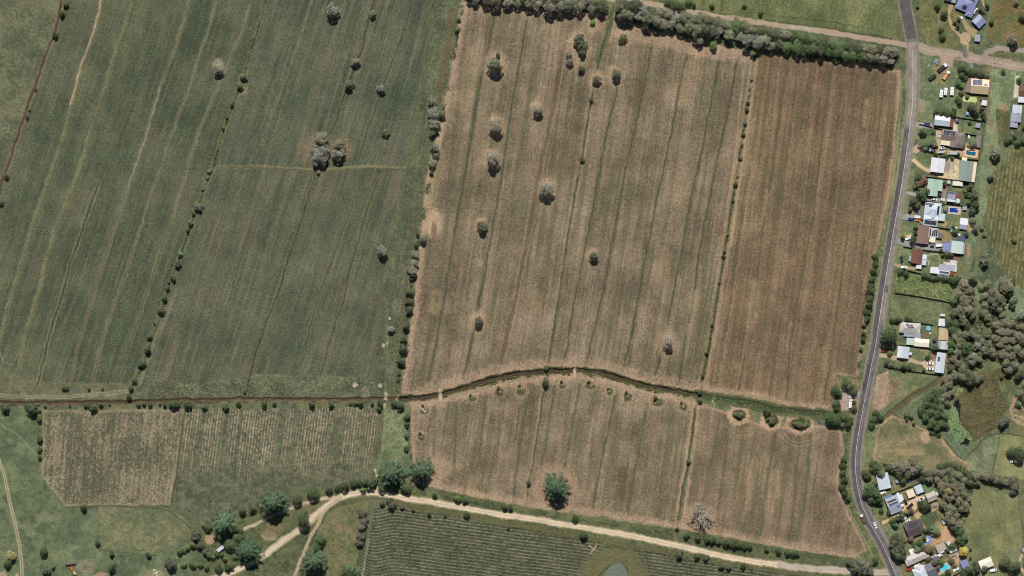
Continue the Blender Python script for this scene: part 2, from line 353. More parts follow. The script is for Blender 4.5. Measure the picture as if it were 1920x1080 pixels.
# --- brown mown fields
BK = .155
BRF = (A(98,88,70), A(150,133,109))
HEAD = A(172,146,122)
region('868,0 1000,12 1140,26 1200,50 1300,75 1412,98 1405,170 1390,270 1370,420 1350,540 1330,650 1312,735 1260,730 1190,716 1120,694 1060,690 1000,696 930,706 870,724 820,737 757,740 752,735 765,640 778,560 789,440 801,330 821,250 846,140',
       streaks(*BRF, BK, 301, 2.6, 110, 60, .5, A(102,100,74), 6), 'mown_field', edge=HEAD, edgew=11, rough=.05)
region('1421,98 1500,108 1600,122 1688,132 1684,200 1680,260 1672,330 1660,400 1640,480 1628,600 1614,690 1605,708 1567,702 1565,760 1540,768 1480,760 1420,741 1350,735 1320,730 1330,660 1352,540 1374,420 1394,270 1409,170',
       streaks(A(98,83,65), A(144,121,95), .13, 311, 2.4, 120, 70, .45, A(100,94,68), 6), 'mown_field.001', edge=A(166,138,112), edgew=7)
region('770,756 830,749 870,742 930,722 1000,708 1060,704 1130,708 1200,730 1260,742 1303,752 1295,830 1282,920 1270,990 1200,978 1100,960 1000,950 900,932 800,912 778,900 772,840',
       streaks(*BRF, .14, 321, 2.8, 90, 45, .58, A(106,103,76), 4), 'mown_field.002', edge=HEAD, edgew=11)
region('1309,757 1360,770 1440,800 1545,798 1580,812 1582,850 1572,890 1572,915 1590,960 1612,1000 1627,1030 1600,1046 1520,1036 1450,1022 1340,1002 1275,992 1290,900',
       streaks(A(104,91,73), A(148,128,104), .13, 331, 2.8, 80, 40, .6, A(104,100,72), 4), 'mown_field.003', edge=HEAD, edgew=8)
GS, GD = A(90,92,64), A(86,90,66)
STR = ('927,28 915,90 895,180 880,280 862,380 845,480 830,580 815,660 803,715', '988,40 960,200 945,300 930,390 915,480 900,560 885,640 868,712',
       '1158,165 1140,240 1128,300 1110,400 1090,500 1078,560 1065,640 1056,682', '1224,78 1210,150 1195,220 1175,310 1160,390 1145,470 1130,550 1115,620 1100,678',
       '1292,88 1275,160 1262,230 1250,290 1230,380 1215,460 1200,540 1185,620 1170,685 1160,702', '1350,98 1335,180 1318,270 1300,350 1285,430 1265,540 1245,640 1228,708',
       '1382,112 1360,230 1345,300 1325,400 1310,480 1300,560 1285,640 1272,722')
for i, s in enumerate(STR):
    line(s, 9, A(104,101,78), .4, .9, seed=i); line(s, 3.2, A(82,86,63), .95, .5, seed=i+30); line(s, 1.6, A(68,72,52), .7, .8, seed=i+60)
line('1062,70 1045,160 1030,240 1010,330 995,420 975,520 955,610 938,692', 8, A(104,86,68), .8, .5); line('1062,70 1045,160 1030,240 1010,330 995,420 975,520 955,610 938,692', 2, A(160,138,112), .7, .8, off=5)
line('1018,60 990,240 965,400 940,560 915,690', 8, A(98,98,74), .5, .8); line('1035,250 1005,400 985,520', 6, A(92,96,70), .6, .7)
for s in ('1480,108 1465,200 1450,300 1432,420 1415,560 1400,640 1385,732', '1562,118 1545,220 1535,310 1525,400 1510,480 1497,560 1480,650 1475,752', '1590,420 1578,520 1565,620 1545,748', '1520,112 1500,260'):
    line(s, 5, A(100,94,68), .5, .7); line(s, 2.6, A(84,88,56), .85, .5)
for o in (0, 6, 12, 20): line('1405,300 1380,470 1360,600 1340,722', 2.4, A(156,132,106) if o % 12 == 0 else A(98,94,68), .6, .6, off=o-4)
line('1402,130 1385,300 1362,460 1338,640 1326,720', 5, A(158,136,108), .7, .5, off=-8)
for s, w in (('856,762 852,890', 3), ('912,740 900,850 885,920', 2.6), ('990,740 975,830 963,930', 3), ('1040,722 1022,840 1015,870', 2.6), ('1087,722 1075,790 1058,880', 3.4), ('1153,742 1140,810 1125,880 1110,958', 4),
             ('1213,760 1200,830 1190,890 1175,968', 4), ('1420,850 1408,920 1396,1000', 2), ('1455,810 1440,900 1425,1010', 2.4), ('1500,815 1480,1020', 2), ('1520,812 1510,930 1490,1028', 3), ('815,765 812,850 808,900', 3)):
    line(s, w+4, A(106,102,76), .5, .6); line(s, w, GD, .85, .5)
DV = '1022,716 1010,800 1000,870 991,905 987,952'
line(DV, 6, A(160,138,110), .6, .6, off=-3); line(DV, 2.8, A(76,74,50), .95, .3)
line('1305,758 1298,810 1290,865 1278,930 1269,992', 5, A(164,142,112), .7, .5, off=-4); line('1305,758 1298,810 1290,865 1278,930 1269,992', 3.6, A(70,76,48), 1, .3, dig=.3)
# the fence ditch between the two big brown fields and the one at the middle
D2 = '1416,100 1403,190 1390,270 1375,370 1358,480 1342,580 1326,670 1313,735'
line(D2, 9, A(120,114,78), .7, .5); line(D2, 4.4, A(70,76,48), 1, .3, 'ditch', dig=.5)
D1 = '1150,10 1143,40 1132,80 1122,110 1118,140 1108,190 1095,270 1083,340 1065,440 1050,540 1035,640 1027,694'
line('1145,20 1140,55 1130,85 1120,112', 12, A(82,98,58), .9, .4); line(D1, 5, A(150,130,102), .5, .6, off=-3); line(D1, 3.0, A(82,88,54), .95, .35, 'ditch', dig=.4)
line('1151,5 1148,40 1142,80', 1.6, A(196,172,146), .8, .3, off=4)
# bare earth under the lone trees
for x, y, r in ((928,125,24),(929,237,18),(924,300,18),(904,424,15),(1007,207,15),(1025,355,18),(1085,90,26),(1155,145,18),(1113,480,13),(898,603,15),(1253,643,20),(1111,50,14),(1168,72,16),(1310,85,20),(1338,88,15),(1120,150,14)):
    blob(x+int(x) % 7-3, y-2, r*.95, A(172,147,118), .6, 1.0, r*(1.0+.1*(int(y) % 4)), seed=int(x) % 40); blob(x+int(y) % 9-4, y-r*.6, r*.5, A(184,158,128), .5, 1.0, seed=int(y) % 30)
blob(812,418,16, A(190,164,134), .9, .5, 26, 4); blob(814,430,5, A(116,96,76), .8, .4, 16, 5)
blob(1043,918,42, A(166,140,114), .8, .5, 44, 3); blob(1043,918,37, A(138,118,96), .6, .2, 38, 3); blob(1311,975,34, A(164,138,112), .7, .6, 32, 6); blob(820,880,30, A(176,150,120), .6, .7, 24, 8)
blob(596,282,32, A(128,112,90), .65, 1.0, 27, 8); blob(640,278,20, A(136,116,92), .7, .9, 22, 4); blob(408,122,11, A(150,146,120), .8, .6, 12, 8); blob(456,160,10, A(140,128,100), .6, .7, 18, 2)
for x, y, r in ((665,722,5),(713,722,4),(719,648,3),(730,596,3),(727,644,3)): blob(x, y, r, A(196,180,152), .9, .4)
# weedy mounds with stones at the top of the lower brown field
MOUNDS = [(795,768,9),(885,746,6),(937,734,7),(977,730,8),(1055,722,7),(1107,722,7),(1143,734,6),(1177,742,7),(1232,754,9),(1281,762,8),(790,818,6)]
for i, (x, y, r) in enumerate(MOUNDS):
    blob(x+(i*5) % 7-3, y-2+(i*3) % 5, r*(1.6+.25*(i % 3)), A(172,146,116), .6, .9, r*(1.3+.2*(i % 4)), seed=i+3); blob(x, y+1, r*(1.0+.15*(i % 3)), A(70,78,50), .9, .6, r*(.85+.15*(i % 4)), seed=i+13, h=.5)
for x, y, rx, ry in ((1385,778,13,11),(1447,788,13,12),(1500,795,20,12)):
    blob(x, y, rx+8, A(184,154,124), .9, .3, ry+8, 2); blob(x, y, rx, A(66,78,48), .95, .3, ry, 3)
for q, w in (('790,745 822,740 870,726 920,710 970,700 1030,695 1090,693 1130,698 1170,710 1220,725 1260,731 1312,740', 46), ('778,903 900,932 1000,950 1100,962 1200,978 1268,990', 24), ('1277,992 1340,1002 1450,1020 1600,1044', 24), ('872,5 850,140 826,250 806,330 794,440 782,560 770,640 760,730', 15), ('1325,733 1420,742 1480,760 1545,768', 18), ('880,10 1000,18 1120,30', 18), ('1160,60 1250,80 1320,98 1400,106', 20), ('1412,120 1397,270 1375,420 1355,540 1339,650', 8), ('1600,120 1684,134 1680,260 1655,420 1630,560 1610,700', 7)):
    line(q, w, A(174,148,122), .55, .9, soft=5)
# damp and dry patches, overlapping passes, turning marks of the mower
_r = random.Random(77)
for x0, x1, y0, y1, k, n in ((800,1380,60,690,.155,46),(1380,1660,130,720,.13,26),(790,1270,770,940,.14,26),(1310,1560,830,1010,.13,16)):
    for i in range(n):
        x, y, L = _r.uniform(x0, x1), _r.uniform(y0, y1), _r.uniform(25, 130); b = min(y1, y+L)
        line([(x, y), (x-k*(b-y)*.5+_r.uniform(-2, 2), (y+b)/2), (x-k*(b-y), b)], _r.uniform(3, 22), _r.choice((A(92,80,62), A(96,86,64), A(168,144,114), A(98,98,72), A(160,140,104))), _r.uniform(.2, .5), .9, soft=4, seed=i)
for cx, cy, rr in [(1043,916,r) for r in (34,38,43)] + [(930,690,30),(1000,672,26),(1100,672,24),(1210,690,30),(1290,705,24),(860,715,26),(800,712,24),(1360,720,22),(1450,735,22),(1520,745,24),(1395,790,26),(1500,806,30),(1190,955,28),(1110,935,28),(900,915,26)]:
    full = cx == 1043
    a0, a1 = (0, 6.4) if full else (.2, 2.9)
    for q in ((0,) if full else (0, 4, 8)): line([(cx+(rr+q)*math.cos(a0+(a1-a0)*t/14), cy+(rr+q)*.8*math.sin(a0+(a1-a0)*t/14)) for t in range(15)], 1.3, A(176,150,120) if q != 4 else A(106,94,70), .5, .9)
# --- drains
line('-75,756 60,756 240,755 330,752 450,750 600,750 720,749 760,748', 15, A(112,100,78), .6, .4)
line('-75,755 60,756 240,754', 8, A(92,78,60), 1, .4, 'drain', dig=.9); line('235,754 330,750 450,748 600,749 720,748 765,748', 6, A(88,76,60), 1, .5, 'drain', dig=.9); line('-75,753 100,754 240,752 450,746 720,746', 2.2, A(62,58,42), .8, .8)
ARC = '752,748 790,746 822,741 870,727 920,711 970,701 1030,696 1090,694 1130,699 1170,711 1220,726 1260,732 1312,741'
line(ARC, 21, A(166,142,112), .65, .5); line(ARC, 13, A(82,78,54), .9, .6); line(ARC, 8, A(62,54,40), 1, .5, 'drain', dig=1.3)
line(ARC, 2.2, A(96,86,62), .7, .9, off=1)
ARG = '1310,741 1350,748 1400,755 1450,768 1500,773 1550,777 1592,778'
line(ARG, 22, A(84,92,58), .85, .4); line(ARG, 11, A(70,82,50), .9, .3, 'drain', dig=1.1)
line('723,738 722,765', 5, A(176,166,140), .9, .2); line('824,733 826,750', 6, A(196,172,142), .95, .2); line('1076,690 1076,706', 5, A(190,170,142), .95, .2); line('1339,742 1337,752', 3, A(176,164,132), .8, .3); line('1341,755 1330,800', 4, A(158,142,112), .5, .4)
blob(685,735,7, A(146,140,124), .6, .6, 12)
# --- bottom left
region('-75,768 72,768 76,892 122,952 240,948 330,955 362,990 372,1100 -75,1100', rough(A(84,100,66), A(108,122,82), 401, 7, 45, A(124,130,92)), 'pasture.001', rough=.07)
region('185,948 325,952 365,990 330,1030 290,1040 187,1034', rough(A(98,106,74), A(128,128,94), 405, 6, 40), 'pasture.001')
line('0,795 30,812 55,838 72,860', 4, A(124,140,104), .6, .5)
def stub(x, y):
    s = vn((x+.06*y)/1.7, y/2.4, 411)*.5 + fbm(x/3.1, y/3.1, 412, 2)*.4 + (fbm(x/50, y/50, 413)-.5)*.55 + (vn((x+.08*y)/2.6, y/60, 414)-.5)*.35
    return mixc(A(90,92,70), A(147,133,110), sstep(.24, .78, s))
region('80,770 347,767 342,800 330,880 321,946 200,948 122,950 78,893', stub, 'stubble_field', edge=A(150,136,108), edgew=7, rough=.07)
def crop(x, y):
    c = x+.13*(y-850)+1.5*(fbm(x/60, y/40, 428)-.5); u = c/5.4; r = np.abs(u-np.floor(u)-.5)*2; ro = vn(np.floor(u+.5)*.73, y*0, 429)
    st = sstep(.45, .95, r + (vn(np.floor(u+.5)*1.3, y/2.6, 421)-.5)*.8)*sstep(.35, .75, ro*.6+fbm(x/45, (y-60)/60, 425)*.55 + .16*np.exp(-((x-590)/130)**2))*sstep(915, 840, y+34*(fbm(x/30, y/30, 426)-.5))
    g = np.clip((fbm(x/7, y/7, 423, 3)-.5)*2.4+.5, 0, 1)
    return mixc(mixc(A(80,88,66), A(108,110,84), g), A(176,154,128), st*.8)
region('347,768 500,766 718,764 714,830 703,905 560,918 470,956 362,988 330,955 321,946 332,880', crop, 'crop_field', rough=.05)
line('345,768 332,880 321,946', 2.2, A(70,66,48), .9, .3); line('325,500 320,510', 1, A(70,66,48), .1)
line('122,951 200,948 300,953 318,958 358,990', 1.8, A(62,66,44), .9, .3)
line('185,1033 230,1037 300,1042', 1.8, A(76,80,54), .8, .5); line('185,950 186,1033', 1.2, A(92,92,64), .8, .4)
region('722,765 758,765 765,800 765,860 740,870 705,868 716,830', rough(A(94,110,68), A(132,142,96), 431, 4, 24), 'verge')
line('723,765 719,840 708,880', 3, A(136,138,106), .6, .4); line('713,765 705,850', 7, A(104,94,68), .6, .5)
region('372,1100 362,990 470,956 560,918 700,900 770,905 900,935 1000,953 1270,992 1450,1024 1600,1048 1660,1060 1660,1100', rough(A(76,88,54), A(108,112,76), 441, 5, 40), 'verge')
region('560,935 640,935 610,955 590,985 520,1000 480,1000', rough(A(92,100,66), A(120,112,80), 445, 5, 26), 'verge')
blob(505,1005,16, A(166,148,118), .8, .6, 9); blob(505,1000,14, A(116,108,80), .6, .7, 8)
region('600,985 630,950 690,940 690,1000 668,1050 660,1100 560,1100 580,1040', rough(A(88,100,62), A(122,118,84), 451, 5, 30, A(134,116,88)), 'pasture.002')
# row crop with the dam
def vine(x, y):
    v = (y - .135*(x-700) - 12*np.exp(-((x-700)/25)**2) + 3*(fbm(x/60, y/60, 461)-.5))/6.1
    r = np.abs(v-np.floor(v)-.5)*2
    st = sstep(.60, .92, r + (vn(x/4, np.floor(v+.5)*1.7, 463)-.5)*.35)*(.5+.6*fbm(x/40, y/30, 464))
    g = np.clip((fbm(x/7, y/5, 465, 3)-.5)*2+.5, 0, 1)
    return mixc(mixc(A(60,72,50), A(86,93,66), g), A(164,150,122), np.clip(st, 0, 1)*.66)
region('690,962 700,950 760,952 900,978 1050,1003 1200,1030 1400,1066 1600,1092 1600,1120 668,1120 680,1020', vine, 'row_crop', rough=.1)
line('700,950 690,1010 676,1090', 7, A(98,112,84), .8, .4); line('692,1010 684,1050 678,1090', 1.2, A(168,164,138), .9, .4)
line('740,942 950,980 1100,1010 1300,1045 1500,1072', 9, A(100,96,66), .7, .6); line('960,990 1100,1014 1300,1052', 2, A(52,56,38), .7, .9)
line('1105,1022 1115,1030 1118,1018 1108,1040', 2, A(186,164,136), .8, .5)
blob(1150,1082,62, A(102,102,70), 1, .15, 55, 5); blob(1150,1082,56, A(110,106,74), .7, .5, 48, 6)
region('1118,1120 1121,1082 1130,1070 1142,1059 1158,1053 1170,1056 1177,1064 1180,1120', A(98,104,58), 'verge', edge=A(60,62,36), edgew=4)
region('1129,1120 1130,1080 1138,1068 1146,1060 1158,1055 1166,1057 1172,1066 1177,1076 1178,1120', A(112,120,104), 'pond_water', warp=False)
# --- top right
region('1150,-75 1690,-75 1684,0 1698,70 1650,70 1560,55 1450,42 1350,30 1250,8 1150,0', streaks(A(88,100,58), A(128,132,86), .2, 501, 4, 40, 40, .65, A(100,96,60)), 'pasture.003', rough=.09)
line('1240,3 1300,20 1400,37 1500,50 1600,64 1660,72', 9, A(70,86,50), .8, .5); line('1380,20 1460,30 1560,42 1620,52', 1.4, A(62,66,42), .8, .7)
region('868,-10 1140,-10 1140,26 1000,14 868,3', rough(A(82,90,58), A(112,108,78), 505), 'verge')
region('1695,135 1704,135 1704,190 1696,240 1690,300 1670,430 1650,540 1640,600 1620,690 1608,700 1630,590 1642,480 1662,400 1676,300 1682,220', rough(A(88,100,64), A(128,132,92), 511, 4, 30), 'verge')
line('1690,132 1689,200 1684,260 1672,350 1655,450', 1.8, A(170,146,112), .8, .5)
region('1724,0 1790,0 1798,30 1790,60 1800,95 1740,90 1728,60', rough(A(98,100,62), A(124,124,84), 521, 5, 30), 'pasture.004')
region('1858,-20 1990,-20 1990,85 1890,84 1850,70', rough(A(104,96,58), A(130,116,78), 525, 4, 30, A(96,112,66)), 'pasture.004')
line('1860,-10 1852,45 1846,75', 7, A(112,126,84), .7, .4)
region('1854,100 1862,92 1920,100 1990,105 1990,125 1915,122 1866,112', rough(A(84,96,58), A(118,122,80), 527, 4, 20), 'verge')
region('1725,98 1735,96 1752,108 1762,120 1780,120 1795,125 1800,200 1790,215 1720,212 1718,150', rough(A(92,112,68), A(124,138,94), 531, 4, 22), 'lawn')
blob(1765,135,16, A(150,130,98), .7, .7, 22); line('1724,110 1723,190', 3, A(136,122,106), .8, .5)
region('1858,128 1918,134 1915,180 1896,190 1888,220 1884,265 1870,292 1838,305 1845,262 1856,200', rough(A(106,124,80), A(138,150,104), 541, 6, 30), 'mown_strip')
region('1838,300 1872,288 1860,340 1852,380 1838,420 1828,470 1820,505 1800,525 1830,520 1850,540 1880,520 1910,520 1990,520 1990,100 1990,700 1830,560 1808,480 1812,420', rough(A(98,120,78), A(126,142,98), 545, 6, 34, A(118,116,78)), 'mown_strip')
region('1866,205 1890,203 1898,245 1885,285 1872,270', rough(A(82,88,54), A(112,108,74), 547, 3, 18), 'rough_grass'); blob(1882,202,9, A(156,132,104), .8, .5, 6)
line('1855,130 1853,200 1856,235', 5, A(144,116,100), .8, .5); line('1858,236 1862,242', 8, A(150,124,108), .7, .6)
def vine2(x, y):
    u = (x + .14*(y-400))/7.6; r = np.abs(u-np.floor(u)-.5)*2
    st = sstep(.7, .95, r + (vn(u, y/6, 553)-.5)*.5)*(.5+.8*fbm(x/30, y/40, 551)); g = np.clip((fbm(x/8, y/10, 552, 3)-.5)*2+.5, 0, 1)
    return mixc(mixc(A(84,90,56), A(114,108,72), g), A(160,152,112), np.clip(st, 0, 1)*.7)
region('1866,300 1900,280 1990,275 1990,540 1915,540 1870,500 1852,440 1850,380', vine2, 'row_crop.001', rough=.1)
blob(1870,290,24, A(112,124,82), .6, .8); line('1840,400 1835,470 1828,520', 5, A(126,130,90), .5, .4)
# yards and lawns of the street
LAWN = lambda s: rough(A(94,112,66), A(126,138,90), s, 5, 18, A(140,132,94))
for s in ('1719,207 1750,212 1750,233 1717,226', '1712,235 1730,236 1740,250 1735,262 1715,262 1709,258', '1708,283 1738,284 1752,294 1742,322 1728,315 1708,300', '1700,318 1716,316 1708,356 1695,356', '1693,368 1705,366 1703,395 1715,400 1725,398 1722,402 1688,402', '1686,413 1724,418 1718,440 1712,445 1698,444 1682,450',
          '1680,456 1712,466 1706,492 1676,494', '1784,228 1843,237 1840,253 1800,248', '1790,198 1842,222 1840,226 1788,218', '1775,405 1802,400 1800,430 1756,424 1760,412', '1755,430 1792,436 1780,452 1752,460', '1730,470 1768,476 1768,500 1745,508 1730,500', '1778,350 1804,352 1802,360 1778,358', '1690,500 1730,514 1720,500', '1706,650 1742,656 1740,675 1706,672', '1745,612 1758,612 1757,652 1742,640', '1800,388 1818,392 1814,408 1800,405'):
    region(s, LAWN(560+len(s)), 'lawn')
for s in ('1757,430 1790,436 1775,455 1757,452',): region(s, rough(A(128,118,76), A(150,134,94), 590, 5, 14), 'lawn')
region('1678,512 1730,517 1790,525 1784,566 1740,560 1678,548', rough(A(92,112,62), A(128,136,88), 601, 3, 20), 'rough_grass', rough=.14)
region('1664,555 1698,560 1694,600 1658,602', rough(A(92,108,66), A(126,130,88), 603), 'lawn'); region('1700,560 1780,570 1778,600 1752,606 1696,598', rough(A(92,108,66), A(120,126,84), 605, 4, 16), 'lawn')
for s in ('1727,572 1735,578 1748,576', '1722,592 1728,582 1738,580 1748,582 1752,595 1740,602 1722,594 1712,582'): line(s, 1.2, A(148,138,102), .8, .3)
PAVE, SAND, CONC = A(186,164,136), A(214,186,144), A(206,198,182)
def path(s, col, w, cls='driveway', a=.95): line(s, w, col, a, .15, cls)
path('1712,300 1722,308 1738,318 1760,328 1785,330', SAND, 7); region('1768,298 1800,298 1798,338 1760,336 1772,322', rough(A(196,178,140), A(224,206,170), 611, 4, 9, A(160,146,120)), 'yard'); blob(1777,312,6, A(150,138,128), .9, .4, 11)
region('1692,228 1716,228 1750,232 1750,240 1724,240 1706,236', A(158,150,142), 'driveway', warp=False); path('1704,275 1716,282 1722,276', A(196,172,148), 10)
region('1755,246 1766,244 1763,272 1775,284 1764,288 1736,286 1722,284 1724,272 1738,270 1752,262', rough(SAND, A(190,158,122), 613, 5, 10), 'yard')
region('1776,282 1806,280 1812,268 1838,278 1834,298 1800,294 1776,290', rough(A(176,152,128), A(200,172,136), 615), 'yard'); region('1788,230 1794,228 1796,248 1786,246', CONC, 'yard', warp=False)
path('1694,360 1714,365', A(172,166,160), 6); region('1735,368 1765,372 1764,346 1776,346 1775,380 1738,378', A(150,140,130), 'driveway')
path('1688,406 1712,408 1728,414', A(160,158,160), 10); path('1682,451 1700,456 1730,462 1768,468', A(158,154,158), 9); path('1676,496 1700,502 1716,504', A(180,158,122), 5)
region('1750,452 1768,456 1768,472 1748,466', A(158,154,158), 'driveway'); region('1698,442 1712,439 1714,446 1700,448', A(204,174,136), 'yard')
line('1736,478 1748,476 1758,477', 3, A(186,178,146), .9, .2); line('1736,486 1742,491 1741,496', 2.6, A(186,178,146), .9, .2)
line('1733,334 1735,352', 2.4, A(190,124,84), .95, .2); region('1766,348 1778,348 1776,358 1766,358', A(150,116,98), 'yard'); region('1792,362 1802,364 1800,378 1790,376', A(128,92,76), 'yard')
region('1764,388 1776,386 1774,398 1764,400', A(180,166,150), 'yard')
path('1650,667 1666,668 1690,674 1725,680 1742,685', A(186,166,138), 7); region('1725,678 1740,676 1756,672 1752,700 1738,698', rough(A(186,166,138), A(204,186,156), 621), 'yard')
region('1744,662 1756,662 1752,678 1748,676', A(146,112,96), 'yard'); region('1772,664 1782,664 1776,700 1770,698', rough(A(130,96,80), A(156,120,98), 623), 'yard')
blob(1735,630,6, A(130,98,76), .9, .6, 4); blob(1770,420,5, A(186,148,104), .7, .7); blob(1818,425,10, A(176,148,116), .8, .7, 9); blob(1790,484,7, A(140,104,84), .9, .6, 5); blob(1816,470,4, A(170,138,112), .8, .6, 14)
# south of the street: bare lot, drain, paddocks, wetland
region('1646,700 1668,694 1700,700 1785,690 1772,712 1745,735 1700,765 1660,790 1632,800 1636,740', rough(A(92,108,66), A(122,130,88), 631, 5, 26, A(140,130,94)), 'pasture.005')
region('1645,702 1664,696 1672,716 1676,742 1660,764 1640,770 1634,758', rough(A(148,128,106), A(178,154,128), 633, 5, 16), 'bare_lot'); region('1664,700 1690,716 1686,744 1664,756 1670,724', rough(A(112,104,74), A(152,130,104), 635, 2.5, 12), 'bare_lot')
region('1680,790 1700,770 1750,735 1790,712 1800,730 1775,830 1740,810 1700,795', rough(A(86,104,66), A(112,126,84), 637, 6, 26), 'pasture.005')
DD = '1765,708 1742,725 1710,742 1685,762 1665,778 1645,795 1628,806'
line(DD, 13, A(78,92,56), .8, .4); line(DD, 4.6, A(112,92,70), .95, .3, 'ditch', dig=.7); line(DD, 2, A(70,62,42), .7, .7, off=3)
region('1790,720 1830,700 1880,690 1898,720 1888,760 1870,800 1850,815 1826,830 1800,825 1795,780', rough(A(82,80,52), A(112,106,74), 641, 2.6, 24, A(106,94,66)), 'wetland', rough=.16)
region('1868,715 1915,720 1912,745 1890,760 1880,740', rough(A(92,110,66), A(120,132,84), 643), 'wetland')
region('1772,800 1800,812 1826,830 1816,858 1806,864 1780,835', rough(A(86,108,72), A(112,130,92), 645, 5, 20), 'wetland')
region('1790,752 1798,748 1802,765 1800,790 1808,806 1822,818 1816,834 1800,834 1790,815 1780,790', A(28,26,22), 'pond_water', warp=True)
region('1674,776 1700,785 1765,816 1772,832 1790,850 1808,864 1822,868 1818,885 1790,892 1640,868 1636,850 1642,815 1648,798',
       streaks(A(98,104,72), A(152,136,104), -.9, 651, 5, 40, 26, .7, A(122,122,82)), 'paddock', edge=A(184,156,118), edgew=7)
blob(1748,845,14, A(94,106,70), .7, .7, 8); blob(1735,820,10, A(186,156,126), .8, .7, 12); blob(1705,848,26, A(176,154,112), .5, .8, 7); blob(1715,832,14, A(96,104,70), .5, .8, 4)
region('1650,800 1644,815 1638,850 1628,872 1618,868 1618,850 1624,815 1640,796', rough(A(98,112,68), A(130,136,92), 653), 'verge')
region('1822,864 1850,818 1874,814 1872,850 1862,886 1820,882', rough(A(112,126,88), A(134,142,106), 655, 8, 30, A(98,108,70)), 'paddock.001'); region('1876,814 1990,825 1990,910 1866,890', streaks(A(122,126,82), A(146,144,102), .1, 657, 3, 30, 30, .5), 'paddock.002')
line('1806,864 1850,818 1876,812 1990,830', 2, A(56,64,42), .9, .4); line('1875,814 1862,888', 1.5, A(70,76,52), .9, .4); line('1676,777 1765,816', 2.2, A(54,60,38), .9, .5); line('1765,818 1785,842 1806,864', 2.5, A(60,76,48), .8, .4)
region('1895,752 1912,735 1990,730 1990,800 1915,798 1898,785 1893,768', rough(A(112,106,74), A(150,134,104), 661, 4, 14), 'round_yard')
for q in ('1915,738 1902,748 1895,768 1900,785 1912,796 1930,802', '1900,770 1920,768', '1902,778 1922,784 1940,783', '1903,785 1920,796', '1908,748 1916,747 1918,757 1912,764 1904,760 1904,752 1908,748'): line(q, 2.4, A(190,160,128), .8, .4)
region('1805,955 1825,925 1850,916 1880,925 1905,928 1914,980 1916,1030 1900,1075 1890,1120 1820,1120 1812,1060 1800,1010', streaks(A(96,106,66), A(138,136,94), -.05, 671, 5, 30, 26, .7, A(126,124,88)), 'round_paddock')
blob(1897,1038,9, A(112,124,100), .8, .4); line('1916,1040 1912,1062 1925,1085', 5, A(196,172,148), .9, .3); region('1908,940 1990,930 1990,1030 1922,1030 1916,980', rough(A(88,100,66), A(112,118,80), 675), 'pasture.006')
# yards of the lower houses
region('1610,870 1640,862 1740,880 1770,905 1800,1000 1810,1060 1820,1120 1690,1120 1670,1040 1655,990 1625,940', rough(A(104,104,68), A(138,130,92), 681, 4, 16, A(96,112,68)), 'garden')
region('1730,905 1750,915 1755,918 1735,927 1728,915', A(96,138,72), 'lawn'); region('1723,962 1752,950 1760,972 1745,985 1735,990', A(82,98,58), 'lawn', warp=False); line('1728,972 1753,962', 1, A(110,120,76), .8)
region('1665,985 1690,972 1693,1000 1680,1008 1668,1000', A(110,128,82), 'lawn'); region('1655,945 1668,945 1668,965 1650,965', LAWN(683), 'lawn'); region('1693,1025 1705,1018 1710,1032 1698,1040', A(100,124,70), 'lawn')
region('1695,945 1720,928 1736,930 1722,950 1705,965 1690,962', SAND, 'yard'); line('1690,962 1672,972 1656,981', 6, SAND, .95, .3, 'driveway')
region('1760,985 1775,985 1792,1012 1785,1020 1768,1015 1745,1022 1742,1018', rough(A(176,138,102), A(196,160,122), 685), 'yard'); region('1712,965 1725,958 1735,950 1740,958 1728,965 1722,975', A(184,154,122), 'yard'); region('1748,940 1762,944 1758,955 1745,960', A(172,140,116), 'yard')
region('1780,1035 1800,1038 1798,1058 1785,1064 1780,1050', A(182,152,124), 'yard'); region('1740,1022 1700,1015 1690,1018', A(150,130,98), 'yard'); region('1752,1064 1780,1058 1782,1072 1760,1078', A(196,176,150), 'yard'); region('1728,990 1733,984 1737,995 1732,1000', A(200,170,136), 'yard')
# road-side strip left of the lower road, rest area
region('1583,800 1600,800 1596,860 1602,930 1625,985 1655,1040 1668,1090 1640,1090 1625,1028 1592,960 1574,912 1584,860', rough(A(84,98,56), A(120,124,82), 691, 4, 22), 'verge')
line('1575,915 1595,962 1625,1020 1640,1045', 1.6, A(172,150,118), .8, .6)
region('1560,706 1608,712 1612,720 1600,800 1560,800 1548,770 1566,760', rough(A(98,102,66), A(150,130,98), 693, 4, 16), 'verge')
region('1575,730 1588,726 1600,738 1616,732 1616,744 1602,745 1596,770 1586,772 1574,760', rough(A(150,140,132), A(172,156,146), 695, 5, 14), 'rest_area'); region('1572,742 1580,748 1582,775 1574,772', A(176,142,122), 'rest_area'); region('1600,745 1612,748 1608,778 1598,772', A(158,130,104), 'rest_area')
# --- gravel roads and tracks
GV, GV2 = A(222,202,172), A(196,176,148)
BT = '390,1090 440,1070 470,1056 500,1038 530,1015 560,994 590,968 610,950 630,936 650,928 680,923 710,924 750,932 800,940 850,949 900,958 960,968 1000,974 1060,984 1120,994 1180,1004 1240,1017 1300,1030 1360,1044 1420,1054 1480,1062 1540,1068 1600,1071 1675,1073'
line(BT, 13, GV2, .8, .25, 'gravel_track'); line(BT, 10, A(206,186,154), .95, .35); line(BT, 2.6, GV, .9, .3, warp=False, off=-.2); line([(x, y-2.8) for x, y in P(BT)], 2.4, A(228,209,180), .8, .5, warp=False); line([(x, y+2.8) for x, y in P(BT)], 2.4, A(228,209,180), .8, .5, warp=False); line(BT, 1.7, A(176,158,128), .75, .8, warp=False); line([(x, y+5.2) for x, y in P(BT)], 1.6, A(120,120,86), .6, 1.0); line([(x, y-5.2) for x, y in P(BT)], 1.6, A(128,124,92), .5, 1.0); line('1460,1059 1540,1067 1600,1070 1675,1072', 9, A(164,156,152), .7, .3)
